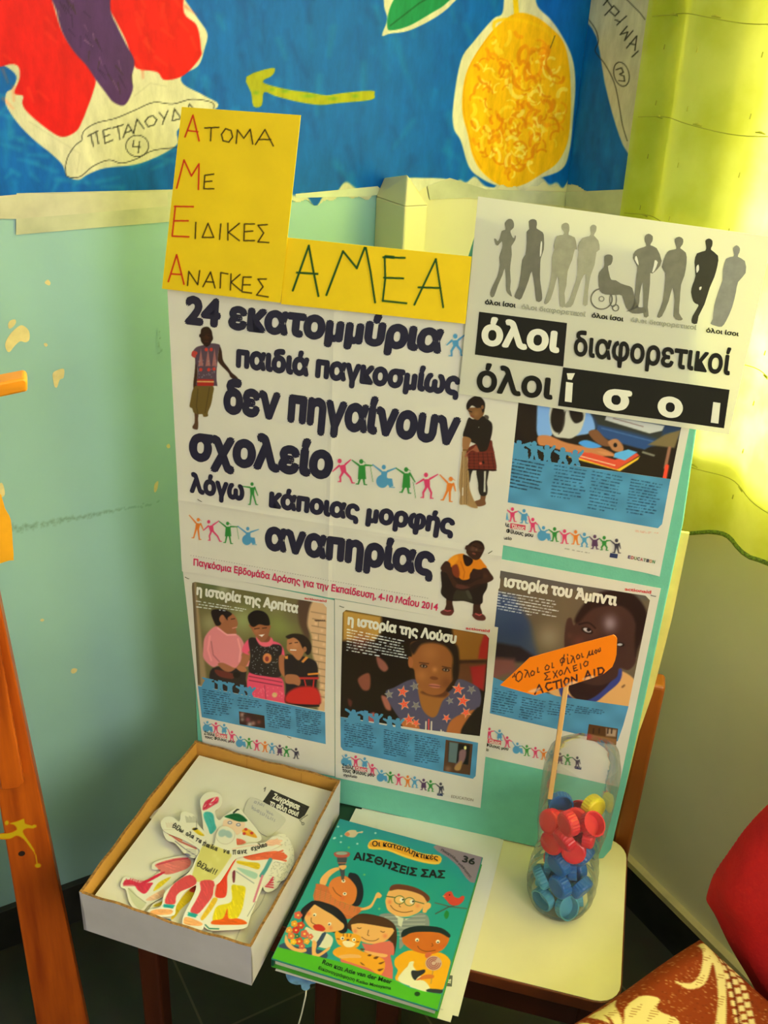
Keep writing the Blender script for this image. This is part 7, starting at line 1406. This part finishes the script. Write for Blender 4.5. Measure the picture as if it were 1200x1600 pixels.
# red padded jacket over the chair's back
JP = Plane(level(.49, 0).at((1125, 1405)), (math.cos(-.55), math.sin(-.55), 0), (0, 0, 1))
out_px = [(1240, 1225), (1200, 1256), (1165, 1293), (1142, 1325), (1118, 1360), (1107, 1385), (1103, 1404), (1109, 1417), (1118, 1432), (1135, 1468), (1150, 1495), (1168, 1525), (1185, 1556), (1204, 1590), (1235, 1640), (1330, 1670), (1420, 1600), (1420, 1350), (1340, 1230)]
def inflate(name, pl, outline, th, step, material, parent, ripple):
    c = Canvas(pl, outline, step, smooth=True); r = spline(outline, 6); q = np.roll(r, -1, 0); d2 = np.full(len(c.x), 1e9)
    for (ax, ay), (bx, by) in zip(r, q):
        ex, ey = bx-ax, by-ay; t = np.clip(((c.x-ax)*ex+(c.y-ay)*ey)/(ex*ex+ey*ey+1e-9), 0, 1); d2 = np.minimum(d2, (c.x-ax-t*ex)**2+(c.y-ay-t*ey)**2)
    d = np.sqrt(d2)*(c.mask > .5); h = th*(1-np.exp(-(d/70)**.8))+ripple(c.U, c.V)*np.clip(d/30, 0, 1)
    keep = c.mask > .5; nu, nv = c.nu, c.nv; K = keep.reshape(nv, nu); g = np.arange(nu*nv).reshape(nv, nu)
    fk = K[:-1, :-1] | K[1:, :-1] | K[:-1, 1:] | K[1:, 1:]; F = np.stack([g[:-1, :-1], g[:-1, 1:], g[1:, 1:], g[1:, :-1]], -1)[fk]
    o_ = np.unique(F); o_ = o_[~keep[o_]]; q_ = c.snap(o_); c.U[o_], c.V[o_] = q_[:, 0], q_[:, 1]; h[o_] = 0
    F1 = pl.P(c.U, c.V, h); F0 = pl.P(c.U, c.V, -h*.8); n = nu*nv; Fb = F[:, ::-1]+n
    cnt = {}
    for a in F: 
        for i in range(4): e = (a[i], a[(i+1) % 4]); cnt[e] = cnt.get(e, 0)+1
    side = [(b_, a, a+n, b_+n) for (a, b_) in cnt if (b_, a) not in cnt]
    V = np.r_[F1, F0]; A_ = [tuple(x) for x in F]+[tuple(x) for x in Fb]+side; used = sorted({i for x in A_ for i in x}); re = {k: i for i, k in enumerate(used)}
    o = mesh_obj(name, V[used], [tuple(re[i] for i in x) for x in A_], material, parent, True)
    s = o.modifiers.new('smooth', 'SMOOTH'); s.factor = .5; s.iterations = 8; return o
j = inflate('jacket', JP, out_px, .04, .0018, mat('red_fleece', (206, 12, 14), .8, .08, 30, .3, 260), None, lambda u, v_: .004*np.sin(u*40+v_*16)+.003*np.sin(v_*50-u*20))
for px_ in ((1222, 1480), (1385, 1480)):
    p = JP.at(px_, -.062); m = MB(); m.box((p[0], p[1], .34), (.026, .026, .68), np.array([JP.U, -JP.N, [0, 0, 1]])); m.build('back_post', M_DW, chair, bevel=.004)
p = (JP.at((1222, 1480), -.062)+JP.at((1385, 1480), -.062))/2; m = MB(); m.box((p[0], p[1], .64), (.16, .018, .07), np.array([JP.U, -JP.N, [0, 0, 1]])); m.build('back_rail', M_DW, chair, bevel=.004)
tag(j, 'red jacket bulging over the chair back at the right edge, beside the floral throw', 'jacket')
# wooden easel at the left
M_PINE = mat('orange_pine', (196, 92, 16), .35, .3, 9, .08, 60, rgb2=(150, 58, 6), stretch=(6, 6, .5))
EP = Plane((-.42, .93, 0), (math.cos(.35), math.sin(.35), 0), (0, 0, 1))
easel = empty('easel', tuple(EP.at((30, 1500))*[1, 1, 0])); tag(easel, 'orange pine easel whose splayed leg stands at the left edge, spattered with yellow paint', 'easel')
def beam(name, qpx, t, w=0, bev=.002, mt=None):
    p = [EP.at(x, w) for x in qpx]; m = MB(); m.prism(p, None, -EP.N*t); return m.build(name, mt or M_PINE, easel, bevel=bev)
def along(pa, pb, zt): return tuple(np.array(pa)+(np.array(pb)-np.array(pa))*zt)
beam('leg', [(-126, 520), (-88, 520), (137, 1600), (206, 1930), (140, 1960), (57, 1600)][::-1], .030)
beam('leg_splint', [(-72, 790), (-41, 790), (38, 1222), (30, 1232), (2, 1236)][::-1], .012, .012)
beam('crossbar', [(-330, 663), (38, 591), (43, 596), (43, 612), (-330, 693)][::-1], .028, .02, .003, mat('pale_pine', (240, 150, 24), .4, .15, 12, stretch=(.5, .5, 6)))
beam('leg', [(-300, 560), (-262, 560), (-330, 1960), (-400, 1960)][::-1], .030, -.01)
kn = EP.at((34, 1334), .0005); m = MB()
_v, _f = [], []
m.tube([kn, kn-EP.N*.006], .0042, 16); m.build('peg_hole', mat('dark_hole', (36, 16, 6), .9), easel)
lpl = Plane(EP.O, EP.U, EP.V)
c = Canvas(lpl, [(-20, 1270), (110, 1270), (110, 1380), (-20, 1380)], .0011, (196, 92, 16), .0006)
Lq = lambda *p: T(0, 1000, 2.667, p)
YP = (206, 172, 20)
c.fill(Lq((-10, 825), (-10, 810), (40, 805), (70, 790), (60, 770), (40, 765), (75, 755), (100, 745), (105, 765), (135, 775), (140, 785), (110, 785), (95, 800), (120, 840), (145, 880), (130, 870), (100, 830), (70, 815), (40, 828)), YP, .7, 3); c.ell(*Lq((28, 762))[0], 3, 3.6, YP); c.ell(*Lq((143, 776))[0], 3.4, 2.4, YP); c.line(Lq((125, 850), (150, 900), (155, 935)), (1.2, .8), YP, .5); c.ell(*Lq((158, 940))[0], 4.5, 3.2, YP)
c.build('paint_splash', print_mat('dried_paint', .4), easel, True)
sh = patch('paper_flap', Plane(EP.O, EP.U, EP.V), [(-60, 760), (-6, 765), (8, 795), (17, 813), (20, 850), (21, 873), (14, 876), (-60, 884)], mat('orange_paper', (246, 170, 20), .6), .045, None, t=.0006, k=3)
tag(sh, 'corner of an orange paper sheet hanging at the far left edge, under the wooden bar', 'paper')
bpy.data.objects.remove(_to); bpy.data.curves.remove(_tc)
